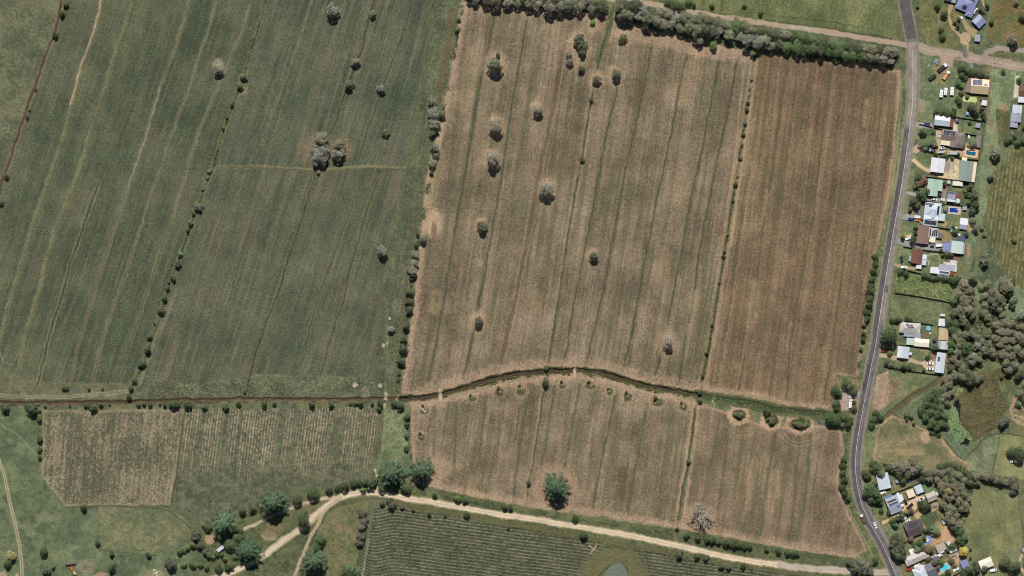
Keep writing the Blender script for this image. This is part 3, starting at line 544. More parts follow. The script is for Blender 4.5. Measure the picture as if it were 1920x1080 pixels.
line('452,994 480,982 510,968 540,955 565,945 600,936 625,931', 6, GV2, .9, .3, 'gravel_track')
T3 = '638,932 612,955 600,972 592,990 580,1010 570,1035 560,1060 548,1090'
line(T3, 6, A(152,136,106), .8, .3, 'gravel_track'); line(T3, 1.8, GV2, .9, .3, off=-1.6); line(T3, 1.8, GV2, .9, .3, off=1.8)
line('708,922 706,890 704,880', 3.5, A(196,178,142), .9, .3)
T4 = '-6,850 8,890 18,940 28,980 36,1020 40,1050 42,1090'
line(T4, 6, A(118,116,84), .8, .3, 'dirt_track'); line(T4, 1.8, A(188,172,140), .95, .2, off=-2, warp=False); line(T4, 1.8, A(188,172,140), .95, .2, off=2, warp=False)
for o in (-2.2, 2.2): line([(x, y+o) for x, y in P('-20,740 60,744 120,744 180,740 215,736 245,734')], 1.7, A(158,156,124), .8, .3)
TT = '1138,-4 1175,1 1200,4 1250,12 1300,22 1350,32 1400,38 1450,47 1500,53 1550,60 1600,68 1650,76 1700,84'
line(TT, 10, A(176,156,134), .95, .25, 'gravel_track'); line('1480,50 1520,55', 4, A(176,174,178), .7, .4)
RD = '1716,88 1740,94 1790,103 1840,112 1880,119 1930,128 1995,140'
line(RD, 17, A(164,146,130), 1, .15, 'side_road'); line(RD, 4, A(178,160,144), .6, .3); line('1843,108 1852,98 1868,91 1890,92 1930,97 1995,100', 9, A(160,146,134), 1, .2, 'side_road'); line('1778,118 1790,112 1800,108', 7, A(118,104,92), .5, .6)
blob(1757,117,5.5, A(150,156,170), .9, .4, 6, 2, h=.8); blob(1736,122,4, A(120,112,84), .6)
DWY = '1786,5 1780,20 1778,32 1783,45 1792,58 1805,72 1815,85 1812,100'
line(DWY, 6, A(180,156,124), .9, .3, 'driveway'); blob(1810,72,11, A(184,160,130), .9, .3, 12); region('1795,26 1805,33 1820,50 1834,58 1825,70 1812,55', A(170,148,112), 'driveway'); line('1842,0 1846,12', 4, A(196,166,130), .8)
line('1809,92 1810,104', 9, A(118,110,112), .9, .2); region('1904,142 1912,142 1908,182 1900,184', CONC, 'driveway', warp=False); region('1762,100 1790,108 1785,125 1775,130 1768,122', A(166,146,128), 'side_road')
blob(1727,200,6, A(168,146,124), .7, .6, 14)
line('1822,121 1823,132', 5, A(150,144,142), .9, .2)
# SW homestead
blob(393,1010,10, A(178,150,120), .8, .6, 9); blob(372,1035,14, A(86,110,78), .7, .6, 10); blob(290,1078,18, A(150,138,110), .7, .7, 10); blob(160,1062,18, A(146,138,112), .6, .8, 12); blob(5,1078,8, A(180,152,126), .7); blob(33,1078,4, A(190,160,138), .8); blob(188,1078,12, A(170,140,116), .8, .6, 5)
blob(150,1040,16, A(82,104,70), .6, .8, 10); blob(202,1050,14, A(90,120,66), .7, .7, 12)
# ground relief: soft swells plus the rough of the sward
H += (fbm(PX/130, PY/130, 900, 2)-.5)*.5
H += R*2.2*(fbm(PX/3.4, PY/3.4, 901, 2)-.5)*2
# ---------------------------------------------------------------- ROAD (real strips with shoulders and painted lines) and the ground meshes
ROAD = P('1690,-75 1696,0 1705,50 1710,76 1711.5,110 1711,190 1706.5,230 1700.5,280 1691.5,340 1683,390 1669,470 1653,570 1643,640 1633,690 1623,740 1612,800 1606,840 1604,870 1606,900 1614,940 1624,965 1632,982 1655,1022 1672,1060 1684,1090 1710,1160')
def smooth_line(pts, n=8):
    out = []
    for i in range(len(pts)-1):
        p0 = pts[max(i-1, 0)]; p1 = pts[i]; p2 = pts[i+1]; p3 = pts[min(i+2, len(pts)-1)]
        for k in range(n):
            t = k/n
            out.append(tuple(.5*((2*p1[a]) + (-p0[a]+p2[a])*t + (2*p0[a]-5*p1[a]+4*p2[a]-p3[a])*t*t + (-p0[a]+3*p1[a]-3*p2[a]+p3[a])*t**3) for a in (0, 1)))
    return out + [pts[-1]]
RS = smooth_line(ROAD)
sl = bslice(RS, 26); dR = segdist(RS[::3], PX[sl], PY[sl])
H[sl] *= sstep(11, 17, dR)
mS = sstep(14.5, 10.5, dR + (fbm(PX[sl]/5, PY[sl]/5, 950)-.5)*3)*.7
C[sl] = C[sl]*(1-mS[..., None]) + A(144, 138, 120)*mS[..., None]                      # gravel shoulder
padm = np.zeros_like(PX)
def offs(pts, a, b):
    """strip between offsets a and b (map units, + = right-hand side looking down the picture) of a centre line"""
    L = []; Rr = []
    for i, (x, y) in enumerate(pts):
        x0, y0 = pts[max(i-1, 0)]; x1, y1 = pts[min(i+1, len(pts)-1)]; dx, dy = x1-x0, y1-y0; d = math.hypot(dx, dy)
        nx, ny = dy/d, -dx/d
        L.append((x+nx*a, y+ny*a)); Rr.append((x+nx*b, y+ny*b))
    return L, Rr
def strip(name, pts, a, b, z, material, cuts=None, h=0.0):
    L, Rr = offs(pts, a, b); mb = MB(); n = len(pts)
    vs = [(wx(x), wy(y), z) for x, y in L] + [(wx(x), wy(y), z) for x, y in Rr]
    mb.add(vs, [(i, n+i, n+i+1, i+1) for i in range(n-1)])
    o = mb.build(name, material); tag(o, kind='structure'); return o
def asphalt(name, rgb, var=.12):
    m = mat(name, A(*rgb), .9, var=var, scale=.2, spec=.1, coords='Object'); return m
upper = [p for p in RS if p[1] <= 76]; lower = [p for p in RS if p[1] >= 70]
strip('road', RS, -9.6, 9.6, .05, asphalt('asphalt', (122, 117, 113)))
strip('road_lane', [p for p in RS if p[1] > 240], -9.0, -.2, .085, asphalt('asphalt_new', (96, 91, 93), .2))
strip('road_lane', [p for p in RS if 238 > p[1] > 76], -8.0, 8.0, .085, asphalt('asphalt_pale', (150, 140, 131), .2))
strip('road_lane', [p for p in RS if 600 < p[1] < 1050], .2, 8.6, .085, asphalt('asphalt_mid', (106, 101, 103), .2))
strip('road_lane', [p for p in RS if p[1] < 74], -9.8, 9.8, .085, asphalt('asphalt_new', (100, 94, 99)))
strip('road_lane', [p for p in RS if 230 < p[1] < 600], .4, 9.2, .085, asphalt('asphalt_worn', (142, 134, 128), .2))
paint = mat('road_paint', A(206, 204, 198), .7, var=.35, scale=.5)
strip('road_marking', [p for p in RS if p[1] > 92], -.34, .34, .12, paint)
for off in (-8.3, 8.3): strip('road_marking', [p for p in RS if p[1] > 620], off-.2, off+.2, .12, mat('road_paint_worn', A(160, 154, 148), .7, var=.4, scale=.4))
for off in (-3.2, 3.4): strip('road_marking', [p for p in RS if p[1] > 240], off-1.0, off+.2, .10, asphalt('tyre_wear', (128, 121, 123), .2)) if off > 0 else None
for a, b, o0, o1, c in ((262,300,-7,-2,(112,106,104)),(430,452,1,7,(120,114,112)),(540,548,-8,8,(104,99,100)),(690,720,-8,-1,(84,80,83)),(820,838,1,8,(98,94,96)),(130,150,-6,2,(138,129,122))):
    strip('road_patch', [p for p in RS if a-8 < p[1] < b+8], o0, o1, .097, asphalt('asphalt_patch_%d' % c[0], c, .2))
# side bay of worn asphalt by the lower bend
mb = MB(); mb.add([(wx(x), wy(y), .045) for x, y in P('1630,960 1645,976 1656,986 1663,997 1666,1010 1667,1024 1674,1042 1680,1056 1655,1024 1634,984')], [tuple(range(9, -1, -1))])
tag(mb.build('road_bay', asphalt('asphalt_bay', (142, 136, 132))), kind='structure')

lum = C @ np.array([.3, .55, .15]); gm = np.clip((C[..., 1]-np.maximum(C[..., 0], C[..., 2]))/np.maximum(C[..., 1], 1e-4)*3, 0, 1)[..., None]*.28 + .06
C[:] = C*(1-gm) + (lum[..., None]*np.array([1.02, 1.0, .93]))*gm
def build_ground():
    mats = {'fine': groundmat('turf'), 'hard': groundmat('gravel', .18, .9, .1), 'wet': None}
    w = bpy.data.materials.new('algae_water'); w.use_nodes = True; n = w.node_tree.nodes; l = w.node_tree.links; b = n['Principled BSDF']
    at = n.new('ShaderNodeAttribute'); at.attribute_name = 'cover'; l.new(at.outputs['Color'], b.inputs['Base Color']); b.inputs['Roughness'].default_value = .25; mats['wet'] = w
    kq = K[:-1, :-1]
    for ci, nm in enumerate(CLASSES):
        jj, ii = np.nonzero(kq == ci)
        if len(jj) == 0: continue
        v0 = jj*NX+ii; quads = np.stack([v0, v0+NX, v0+NX+1, v0+1], 1)
        used, inv = np.unique(quads, return_inverse=True); inv = inv.reshape(-1)
        co = np.empty((len(used), 3)); co[:, 0] = (PX.ravel()[used]-960)*M; co[:, 1] = (540-PY.ravel()[used])*M; co[:, 2] = H.ravel()[used]
        col = np.ones((len(used), 4)); col[:, :3] = C.reshape(-1, 3)[used]
        nq = len(quads)
        if nm == 'ground':                                             # the apron that runs on to the horizon
            x0, x1, y0, y1 = wx(xs[0]), wx(xs[-1]), wy(ys[-1]), wy(ys[0]); B = 9000.0; k = len(co)
            ap = np.array([(x0,y0,0),(x1,y0,0),(x1,y1,0),(x0,y1,0),(-B,-B,-2),(B,-B,-2),(B,B,-2),(-B,B,-2)], float)
            co = np.vstack([co, ap]); g = np.ones((8, 4)); g[:, :3] = GR1; col = np.vstack([col, g])
            inv = np.concatenate([inv, np.array([k+4,k+5,k+1,k, k+5,k+6,k+2,k+1, k+6,k+7,k+3,k+2, k+7,k+4,k,k+3])]); nq += 4
        me = bpy.data.meshes.new(nm.split('.')[0]); me.vertices.add(len(co)); me.vertices.foreach_set('co', co.ravel().astype(np.float32))
        me.loops.add(nq*4); me.loops.foreach_set('vertex_index', inv.astype(np.int32))
        me.polygons.add(nq); me.polygons.foreach_set('loop_start', np.arange(0, nq*4, 4, dtype=np.int32))
        a = me.attributes.new('cover', 'FLOAT_COLOR', 'POINT'); a.data.foreach_set('color', col.ravel().astype(np.float32))
        me.update()
        kdir = {'green_field': .345, 'green_field.001': .30, 'green_field.002': .31, 'mown_field': .155, 'mown_field.001': .13, 'mown_field.002': .14, 'mown_field.003': .13, 'pasture.003': .2, 'crop_field': .1, 'stubble_field': .06}.get(nm)
        hard = nm in ('driveway', 'gravel_track', 'side_road', 'rest_area', 'yard', 'dirt_track')
        me.materials.append(mats['wet'] if nm == 'pond_water' else mats['hard'] if hard else groundmat(nm+'_sward', .42, .95, .35, kdir, .13) if kdir else mats['fine'])
        o = bpy.data.objects.new(nm, me); COL.objects.link(o); o['kind'] = 'structure'
build_ground()
# ---------------------------------------------------------------- BUILDINGS
RM = {
 'lavender': roofmat('roof_lavender', (138,144,186), (120,124,160), .3), 'navy': roofmat('roof_navy', (74,82,108), (60,66,84), .3),
 'white': roofmat('roof_white', (226,228,236), (190,188,186), .35), 'ice': roofmat('roof_ice_blue', (202,212,222), (168,178,186), .35),
 'grey': roofmat('roof_grey', (164,168,182), (130,130,138), .35), 'dgrey': roofmat('roof_dark_grey', (108,108,118), (88,86,90), .3),
 'mint': roofmat('roof_mint', (176,202,188), (152,174,164), .3), 'sea': roofmat('roof_sea_green', (144,158,150), (118,130,124), .4),
 'palemint': roofmat('roof_pale_mint', (196,212,204), (172,186,178), .3),
 'tan': roofmat('roof_tan', (196,176,142), (160,140,110), .4), 'cream': roofmat('roof_cream', (240,222,190), (206,180,140), .4), 'ivory': roofmat('roof_ivory', (240,236,218), (206,190,160), .45),
 'taupe': roofmat('roof_taupe', (136,124,120), (112,100,94), .35), 'brown': roofmat('roof_brown_tile', (140,116,106), (112,92,82), .45, rough=.8), 'umber': roofmat('roof_umber', (92,80,82), (74,64,64), .3, rough=.7),
 'rust': roofmat('roof_rusty', (150,84,60), (196,150,120), .6, rough=.8), 'terra': roofmat('roof_terracotta', (122,84,72), (96,66,56), .4, rough=.8), 'patchy': roofmat('roof_patched_tin', (214,208,204), (160,110,84), .75),
 'stone': roofmat('roof_weathered', (206,200,192), (140,134,128), .7), 'pinkgrey': roofmat('roof_pink_grey', (186,174,166), (150,136,126), .4),
}
WALL = {'brick': mat('wall_brick', A(150,112,92), .9, var=.25, scale=2), 'board': mat('wall_board', A(200,196,186), .8), 'tin': mat('wall_tin', A(160,166,170), .5), 'creamw': mat('wall_cream', A(206,190,160), .8)}
GLASS = mat('window_glass', (.02,.025,.03), .12, spec=.6, var=.1); FRAME = mat('window_frame', A(220,220,216), .5); DOORM = mat('door_paint', A(120,96,80), .6)
PANEL = mat('solar_cells', A(44,46,62), .6, spec=.08, var=.12); PFRAME = mat('solar_frame', A(92,96,108), .6, spec=.1); PLITE = mat('solar_cells_pale', A(92,102,140), .6, spec=.1)
GUTTER = mat('gutter_metal', A(210,210,206), .5); VENTM = mat('vent_metal', A(90,90,92), .5)

def roof_z(kind, hw, e, rise, t):          # height at distance t from the ridge line
    return e + rise*(1-abs(t)/hw)
def section(par, u0, v0, u1, v1, kind='gable_u', roof='white', wall='board', e=2.7, rise=1.3, over=.45, nm='roof', openings=True, open_sides=False):
    """one roof with the walls under it; rectangle in map units about the building's centre"""
    x0, x1, y0, y1 = u0*M, u1*M, -v1*M, -v0*M; rm = RM[roof]; T = .14; mb = MB(); wb = MB(); xm, ym = (x0+x1)/2, (y0+y1)/2
    X0, X1, Y0, Y1 = x0+over, x1-over, y0+over, y1-over
    if kind == 'gable_u':
        hw = (y1-y0)/2; mb.prism_x([(y0,e-T),(ym,e+rise-T),(y1,e-T),(y1,e),(ym,e+rise),(y0,e)], x0, x1)
        mb.box(x0-.02, ym-.14, e+rise-.03, x1+.02, ym+.14, e+rise+.05)
        zi = e+rise*(over/hw)-T-.02; wb.prism_x([(Y0,0),(Y1,0),(Y1,zi),(ym,e+rise-T-.02),(Y0,zi)], X0, X1)
    elif kind == 'gable_v':
        hw = (x1-x0)/2; mb.prism_y([(x0,e-T),(xm,e+rise-T),(x1,e-T),(x1,e),(xm,e+rise),(x0,e)], y0, y1)
        mb.box(xm-.14, y0-.02, e+rise-.03, xm+.14, y1+.02, e+rise+.05)
        zi = e+rise*(over/hw)-T-.02; wb.prism_y([(X0,0),(X1,0),(X1,zi),(xm,e+rise-T-.02),(X0,zi)], Y0, Y1)
    elif kind == 'hip':
        w, d = x1-x0, y1-y0; q = min(w, d)/2
        if w >= d: r0, r1 = (x0+q, ym), (x1-q, ym)
        else: r0, r1 = (xm, y0+q), (xm, y1-q)
        vs = [(x0,y0,e-T),(x1,y0,e-T),(x1,y1,e-T),(x0,y1,e-T),(x0,y0,e),(x1,y0,e),(x1,y1,e),(x0,y1,e),(r0[0],r0[1],e+rise),(r1[0],r1[1],e+rise)]
        fs = [(3,2,1,0),(0,1,5,4),(1,2,6,5),(2,3,7,6),(3,0,4,7)]
        if abs(r0[0]-r1[0])+abs(r0[1]-r1[1]) < .05: fs += [(4,5,8),(5,6,8),(6,7,8),(7,4,8)]
        elif w >= d: fs += [(4,5,9,8),(5,6,9),(6,7,8,9),(7,4,8)]
        else: fs += [(4,5,8),(5,6,9,8),(6,7,9),(7,4,8,9)]
        mb.add(vs, fs)
        for a, b in ((4,8),(7,8 if w >= d else 9),(5,9 if w >= d else 8),(6,9),(8,9)):
            mb.tube(vs[a], vs[b], .09, n=4)
        wb.box(X0, Y0, 0, X1, Y1, e-T-.02)
    else:                                   # skillion: falls to the side named in kind ('flat_s','flat_n','flat_e','flat_w')
        s = kind[-1]; zz = {'s': (0,0,1,1), 'n': (1,1,0,0), 'e': (1,0,0,1), 'w': (0,1,1,0)}[s]; z = [e+rise*k for k in zz]; c = [(x0,y0),(x1,y0),(x1,y1),(x0,y1)]
        mb.add([(*c[i], z[i]-T) for i in range(4)]+[(*c[i], z[i]) for i in range(4)], [(3,2,1,0),(4,5,6,7),(0,1,5,4),(1,2,6,5),(2,3,7,6),(3,0,4,7)])
        ci = [(X0,Y0),(X1,Y0),(X1,Y1),(X0,Y1)]
        if open_sides:
            for i in range(4): MB().box(ci[i][0]-.06, ci[i][1]-.06, 0, ci[i][0]+.06, ci[i][1]+.06, z[i]-T-.04).build('post', WALL[wall], par)
        else: wb.add([(*ci[i], 0) for i in range(4)]+[(*ci[i], z[i]-T-.06) for i in range(4)], [(3,2,1,0),(4,5,6,7),(0,1,5,4),(1,2,6,5),(2,3,7,6),(3,0,4,7)])
    ro = mb.build(nm, rm, par)
    wo = None if open_sides else wb.build('wall', WALL[wall], par)
    if openings and not open_sides and e > 2.3:
        L = X1-X0
        for side, yy, sg in ((0, Y0, -1), (1, Y1, 1)):
            for k, f in enumerate((.25, .75) if L > 5 else (.5,)):
                if side == 0 and k == 0:
                    db = MB(); db.box(X0+L*f-.45, min(yy, yy+sg*.05), .02, X0+L*f+.45, max(yy, yy+sg*.05), 2.02); d_ = db.build('door', DOORM, wo)
                    continue
                fb = MB(); fb.box(X0+L*f-.7, min(yy, yy+sg*.04), .9, X0+L*f+.7, max(yy, yy+sg*.04), 2.0); fo = fb.build('window', GLASS, wo)
    return ro
def solar(par, u0, v0, u1, v1, zf, nu, nv, pale=False):
    """array of panels lying on a slope; zf(x,y) = roof height"""
    mb = MB(); fb = MB(); g = .06
    for i in range(nu):
        for j in range(nv):
            xa, xb = (u0+(u1-u0)*i/nu)*M, (u0+(u1-u0)*(i+1)/nu)*M; ya, yb = -(v0+(v1-v0)*(j+1)/nv)*M, -(v0+(v1-v0)*j/nv)*M
            for B, gg, dz in ((mb, g+.03, .16), (fb, g-.02, .13)):
                c = [(xa+gg,ya+gg),(xb-gg,ya+gg),(xb-gg,yb-gg),(xa+gg,yb-gg)]
                B.add([(x, y, zf(x, y)+.05) for x, y in c]+[(x, y, zf(x, y)+dz) for x, y in c], [(3,2,1,0),(4,5,6,7),(0,1,5,4),(1,2,6,5),(2,3,7,6),(3,0,4,7)])
    o = mb.build('solar_panel', PLITE if pale else PANEL, par); fb.build('panel_frame', PFRAME, o); return o
def zgu(v0, v1, e, rise):      # gable ridge along u
    ym, hw = -(v0+v1)/2*M, (v1-v0)/2*M; return lambda x, y: e+rise*(1-abs(y-ym)/hw)
def zgv(u0, u1, e, rise):
    xm, hw = (u0+u1)/2*M, (u1-u0)/2*M; return lambda x, y: e+rise*(1-abs(x-xm)/hw)
def zs(e, rise, u0, v0, u1, v1, s):
    if s == 's': return lambda x, y: e+rise*((y+v1*M)/((v1-v0)*M))
    if s == 'n': return lambda x, y: e+rise*(1-(y+v1*M)/((v1-v0)*M))
    if s == 'e': return lambda x, y: e+rise*(1-(x-u0*M)/((u1-u0)*M))
    return lambda x, y: e+rise*((x-u0*M)/((u1-u0)*M))
def house(name, x, y, ang, label, cat='house', group=None):
    o = empty(name, x, y, ang, z=ground_h(x, y)-.05); tag(o, label, cat, group); return o
def vents(par, pts, z=4.2):
    for u, v in pts:
        mb = MB(); mb.cyl(u*M, -v*M, z-1.4, z, .16, n=8); mb.cyl(u*M, -v*M, z, z+.12, .26, .1, n=8); mb.build('vent', VENTM, par)

h = house('house', 1812, 9, 22, 'lavender-blue hip-roofed house at the top edge beside a smaller lavender shed')
section(h, -18,-17,17,14,'hip','lavender',e=2.8,rise=2.0); section(h, 4,8,18,20,'hip','lavender',e=2.65,rise=1.0)
solar(h, -6,3,2,11, lambda x,y: 2.8+2.0*((y+14*M)/(15.5*M))+.02, 3,2); solar(h,-2,-13,12,-9.5, lambda x,y: 2.8+2.0*((17*M-y)/(15.5*M))+.02, 6,1)
h = house('shed', 1835, 40.5, -44, 'lavender metal shed with pale skylight strips, diamond-wise below the top house', 'shed')
section(h, -9.5,-10,9.5,10,'gable_u','lavender','tin',e=2.7,rise=1.0)
for k in range(5):
    mb = MB(); u = -7.5+k*3.6; zf = zgu(-10,10,2.7,1.0); c = [(u*M,1.2*M),((u+1.9)*M,1.2*M),((u+1.9)*M,9.4*M),(u*M,9.4*M)]
    mb.add([(a,b,zf(a,b)+.02) for a,b in c]+[(a,b,zf(a,b)+.06) for a,b in c],[(3,2,1,0),(4,5,6,7),(0,1,5,4),(1,2,6,5),(2,3,7,6),(3,0,4,7)]); mb.build('skylight', mat('skylight_sheet', A(176,180,208), .4), h)
h = house('shed', 1781, -1, 14, 'dark blue shed with a grey end, cut by the top edge beside the lavender house', 'shed'); section(h,-11,-7,3,5,'gable_u','navy','tin',e=2.6,rise=.9); section(h,3,-6,11,5,'flat_s','grey','tin',e=2.5,rise=.5,nm='annex_roof')
h = house('carport', 1832, 72, 4, 'pale lavender carport roof at the end of the curved sandy drive', 'carport'); section(h,-5,-7,5,6,'flat_s','grey','board',e=2.5,rise=.4,open_sides=True)
h = house('house', 1832.5, 161, 5, 'tan and cream gabled house with a large pale solar array, below the gravel side road')
section(h,-13,-13,21,15,'gable_u','tan',e=2.8,rise=1.7); section(h,-21,-13,-13,14,'flat_w','taupe',e=2.5,rise=.5,nm='verandah_roof')
zf = zgu(-13,15,2.8,1.7); mb = MB(); c = [(-12.8*M,-.6*M),(20.8*M,-.6*M),(20.8*M,12.7*M),(-12.8*M,12.7*M)]
mb.add([(a,b,zf(a,b)+.01) for a,b in c]+[(a,b,zf(a,b)+.045) for a,b in c],[(3,2,1,0),(4,5,6,7),(0,1,5,4),(1,2,6,5),(2,3,7,6),(3,0,4,7)]); mb.build('roof_sheet', RM['cream'], h)
solar(h,-10,-11,8,-.8,zf,8,3,True); solar(h,12,-4,18,-.8,zf,3,1,True)
h = house('shed', 1845, 193, 10, 'small pinkish white shed below the tan and cream house', 'shed'); section(h,-5,-5,5,5,'flat_s','white','tin',e=2.2,rise=.3)
h = house('house', 1768.5, 227.5, 6, 'white and pale blue gabled house with a terracotta strip at its right end')
section(h,-17,-11,12,9,'gable_u','ice',e=2.8,rise=1.5); section(h,12,-9,19,9.5,'flat_e','terra',e=2.5,rise=.3,nm='verandah_roof')
zf = zgu(-11,9,2.8,1.5); mb = MB(); c = [(-16.8*M,1.3*M),(11.8*M,1.3*M),(11.8*M,10.8*M),(-16.8*M,10.8*M)]
mb.add([(a,b,zf(a,b)+.01) for a,b in c]+[(a,b,zf(a,b)+.045) for a,b in c],[(3,2,1,0),(4,5,6,7),(0,1,5,4),(1,2,6,5),(2,3,7,6),(3,0,4,7)]); mb.build('roof_sheet', RM['white'], h)
h = house('house', 1784, 261, 7, 'taupe tiled house with dark solar rows on its left wing, above the kidney pool')
section(h,-20,-16,6,4,'gable_u','taupe','brick',e=2.8,rise=1.7); section(h,4,-15,24,15,'hip','taupe','brick',e=2.82,rise=2.0); section(h,-2,2,14,15,'gable_v','taupe','brick',e=2.7,rise=1.3); section(h,-20,3.5,-2,13,'flat_s','cream','brick',e=2.45,rise=.25,nm='patio_roof')
solar(h,-17,-14.5,5,-10.6,zgu(-16,4,2.8,1.7),9,1); solar(h,-4,-10.2,5,-6.8,zgu(-16,4,2.8,1.7),4,1); solar(h,-17,-10.2,-6,-6.8,zgu(-16,4,2.8,1.7),4,1); vents(h,[(12,-12),(9,11)],4.3)
h = house('shed', 1834, 265.5, 6, 'long narrow taupe shed beside the kidney pool', 'shed'); section(h,-4.7,-11.5,4.7,11,'flat_w','taupe','brick',e=2.4,rise=.4)
h = house('shed', 1833, 235.5, 5, 'small white lawn shed behind the house with the terracotta strip', 'shed'); section(h,-4.7,-4.5,4.7,4,'flat_s','grey','tin',e=2.2,rise=.3)
h = house('shed', 1757.5, 310, 7, 'large white gabled shed reached by the curved sandy drive', 'shed'); section(h,-13,-13.5,13,13.5,'gable_v','white','tin',e=3.0,rise=1.2); vents(h,[(1,4)],4.4)
h = house('warehouse', 1812, 321, 7, 'big sea-green metal shed with a cream strip, behind the sandy yard', 'shed')
section(h,-14,-19,11,19,'gable_v','sea','tin',e=3.6,rise=1.5); section(h,11,-19,17,19,'flat_e','cream','tin',e=3.1,rise=.35,nm='awning'); section(h,-12,-25,-2,-19.2,'flat_n','cream','tin',e=2.6,rise=.3,nm='lean_to_roof')
h = house('house', 1750, 352, 7, 'mint-green gabled house beside two round mint water tanks')
section(h,-12,-16,8.5,16,'gable_v','mint',e=2.8,rise=1.5); section(h,8.5,-15,16.5,5,'flat_e','mint',e=2.55,rise=.35,nm='verandah_roof'); vents(h,[(-5,-12),(2,-14)],4.2)
h = house('shed', 1783.5, 369, 8, 'grey-white shed with a blue solar row along its top edge', 'shed'); section(h,-7.5,-9.5,7.5,5,'flat_s','grey','tin',e=2.6,rise=.7); section(h,-7.5,5,7.5,9.5,'flat_s','white','tin',e=2.3,rise=.2,nm='awning'); solar(h,-7,-9,7,-5,zs(2.6,.7,-7.5,-9.5,7.5,5,'s'),7,1,True)
h = house('pergola', 1797, 369, 8, 'open brown timber pergola frame beside the shed with the blue solar row', 'pergola')
mb = MB()
for a in (-5,0,5): mb.box((a-.25)*M,-5.5*M,2.2,(a+.25)*M,5.5*M,2.35)
mb2 = MB()
for b in (-5,-1.7,1.7,5): mb2.box(-5.5*M,(b-.25)*M,2.36,5.5*M,(b+.25)*M,2.5)
pm = mat('pergola_timber', A(140,96,78), .8); mb.build('beam', pm, h); mb2.build('rafter', pm, h)
for a,b in ((-5,-5),(5,-5),(5,5),(-5,5)): mb = MB(); mb.box((a-.2)*M,(b-.2)*M,0,(a+.2)*M,(b+.2)*M,2.18); mb.build('post', pm, h)
h = house('carport', 1795, 344.5, 6, 'long ivory carport roof beside the mint tank and the sea-green shed', 'carport'); section(h,-9.5,-4.5,9.5,4,'flat_s','ivory','board',e=2.4,rise=.3,open_sides=True)
h = house('house', 1746, 401, 7, 'ice-blue house of crossing gables carrying three solar arrays, beside the rectangular pool')
section(h,-14,-21,17,5,'hip','ice',e=2.85,rise=2.1); section(h,-14,2,13,23,'gable_u','ice',e=2.8,rise=1.7); section(h,12,-3,26,11,'flat_e','ice',e=2.6,rise=.5,nm='verandah_roof'); section(h,-4,-10,10,8,'gable_v','ice',e=2.9,rise=1.9)
solar(h,-12.5,-19.5,2,-16.2,lambda x,y: 2.85+2.1*((21*M-y)/(13*M))+.05,7,1); solar(h,-7,-16,-1,-12.6,lambda x,y: 2.85+2.1*((21*M-y)/(13*M))+.05,3,1); solar(h,9.4,-16,13.4,0,lambda x,y: 2.85+2.1*((17*M-x)/(13*M))+.05,1,8); solar(h,-11.5,10.4,11,20.4,lambda x,y: 2.8+1.7*(1-abs(y+12.5*M)/(10.5*M)),10,3)
h = house('shade_sail', 1724.5, 396, 6, 'dark grey shade awnings on the street side of the ice-blue house', 'awning'); section(h,-3.5,-8.5,3,7,'flat_w','dgrey','board',e=2.3,rise=.2,open_sides=True,nm='awning'); section(h,2,7.5,8,15,'flat_w','dgrey','board',e=2.2,rise=.2,open_sides=True,nm='awning')
h = house('house', 1737, 442, 7, 'brown tiled house with blue solar rows on a white wing and a cream patio roof')
section(h,-19,-18,5,16,'gable_v','brown','brick',e=2.8,rise=1.6); section(h,3,-16,20.5,1,'flat_e','stone','brick',e=2.6,rise=.6,nm='wing_roof'); section(h,6,1.2,17,11,'flat_s','ivory','brick',e=2.5,rise=.2,nm='patio_roof',open_sides=True); section(h,20.5,-8,29,2,'flat_e','dgrey','brick',e=2.3,rise=.25,nm='verandah_roof',open_sides=True); section(h,9,11.5,16,18,'flat_s','dgrey','brick',e=2.3,rise=.2,nm='porch_roof')
for k in range(4): solar(h,[4.3,9.5,13,16.5][k],[-14,-11.5,-13.5,-14][k],[7.2,12.4,15.9,19.4][k],-.8,zs(2.6,.6,3,-16,20.5,1,'e'),1,[4,3,4,4][k])
h = house('shed', 1806.5, 419.5, 8, 'grey-white two-tone shed at the back fence below the small lawn hut', 'shed'); section(h,-7.5,-10.5,7.5,2,'flat_n','white','tin',e=2.5,rise=.6); section(h,-7.3,2.2,7.3,10.5,'flat_s','grey','tin',e=2.5,rise=.5,nm='lean_to_roof')
h = house('hut', 1808.5, 390.5, 5, 'tiny pale hut on the lawn beside the rectangular pool', 'hut'); section(h,-4,-3.5,4,3.5,'flat_s','grey','tin',e=2.1,rise=.25)
h = house('hut', 1784, 432, 5, 'tiny grey hut by the fence below the lawn of the ice-blue house', 'hut'); section(h,-2.2,-3,2.2,3,'flat_s','grey','tin',e=2.0,rise=.2)
h = house('workshop', 1788, 463, 7, 'big workshop, half lavender-blue and half pale mint roof, behind the brown tiled house', 'workshop')
section(h,-20,-6,-5,11,'flat_w','lavender','tin',e=2.9,rise=.7); section(h,-9,-13,-5,-6.2,'flat_w','lavender','tin',e=2.9,rise=.3,nm='annex_roof'); section(h,-5,-11.5,17,11.5,'gable_v','palemint','tin',e=3.1,rise=.8); section(h,3,-20,18,-11.7,'flat_n','navy','tin',e=2.6,rise=.3,nm='annex_roof'); section(h,17,-9,20.5,11.5,'flat_e','grey','tin',e=2.5,rise=.3,nm='awning')
h = house('shed', 1807.5, 440.5, 8, 'small dark navy shed above the half-mint workshop', 'shed'); section(h,-3.2,-4.5,3.2,4.5,'flat_s','navy','tin',e=2.2,rise=.3)
h = house('house', 1719, 481.5, 7, 'terracotta-brown gabled house with small white annexes on its right side')
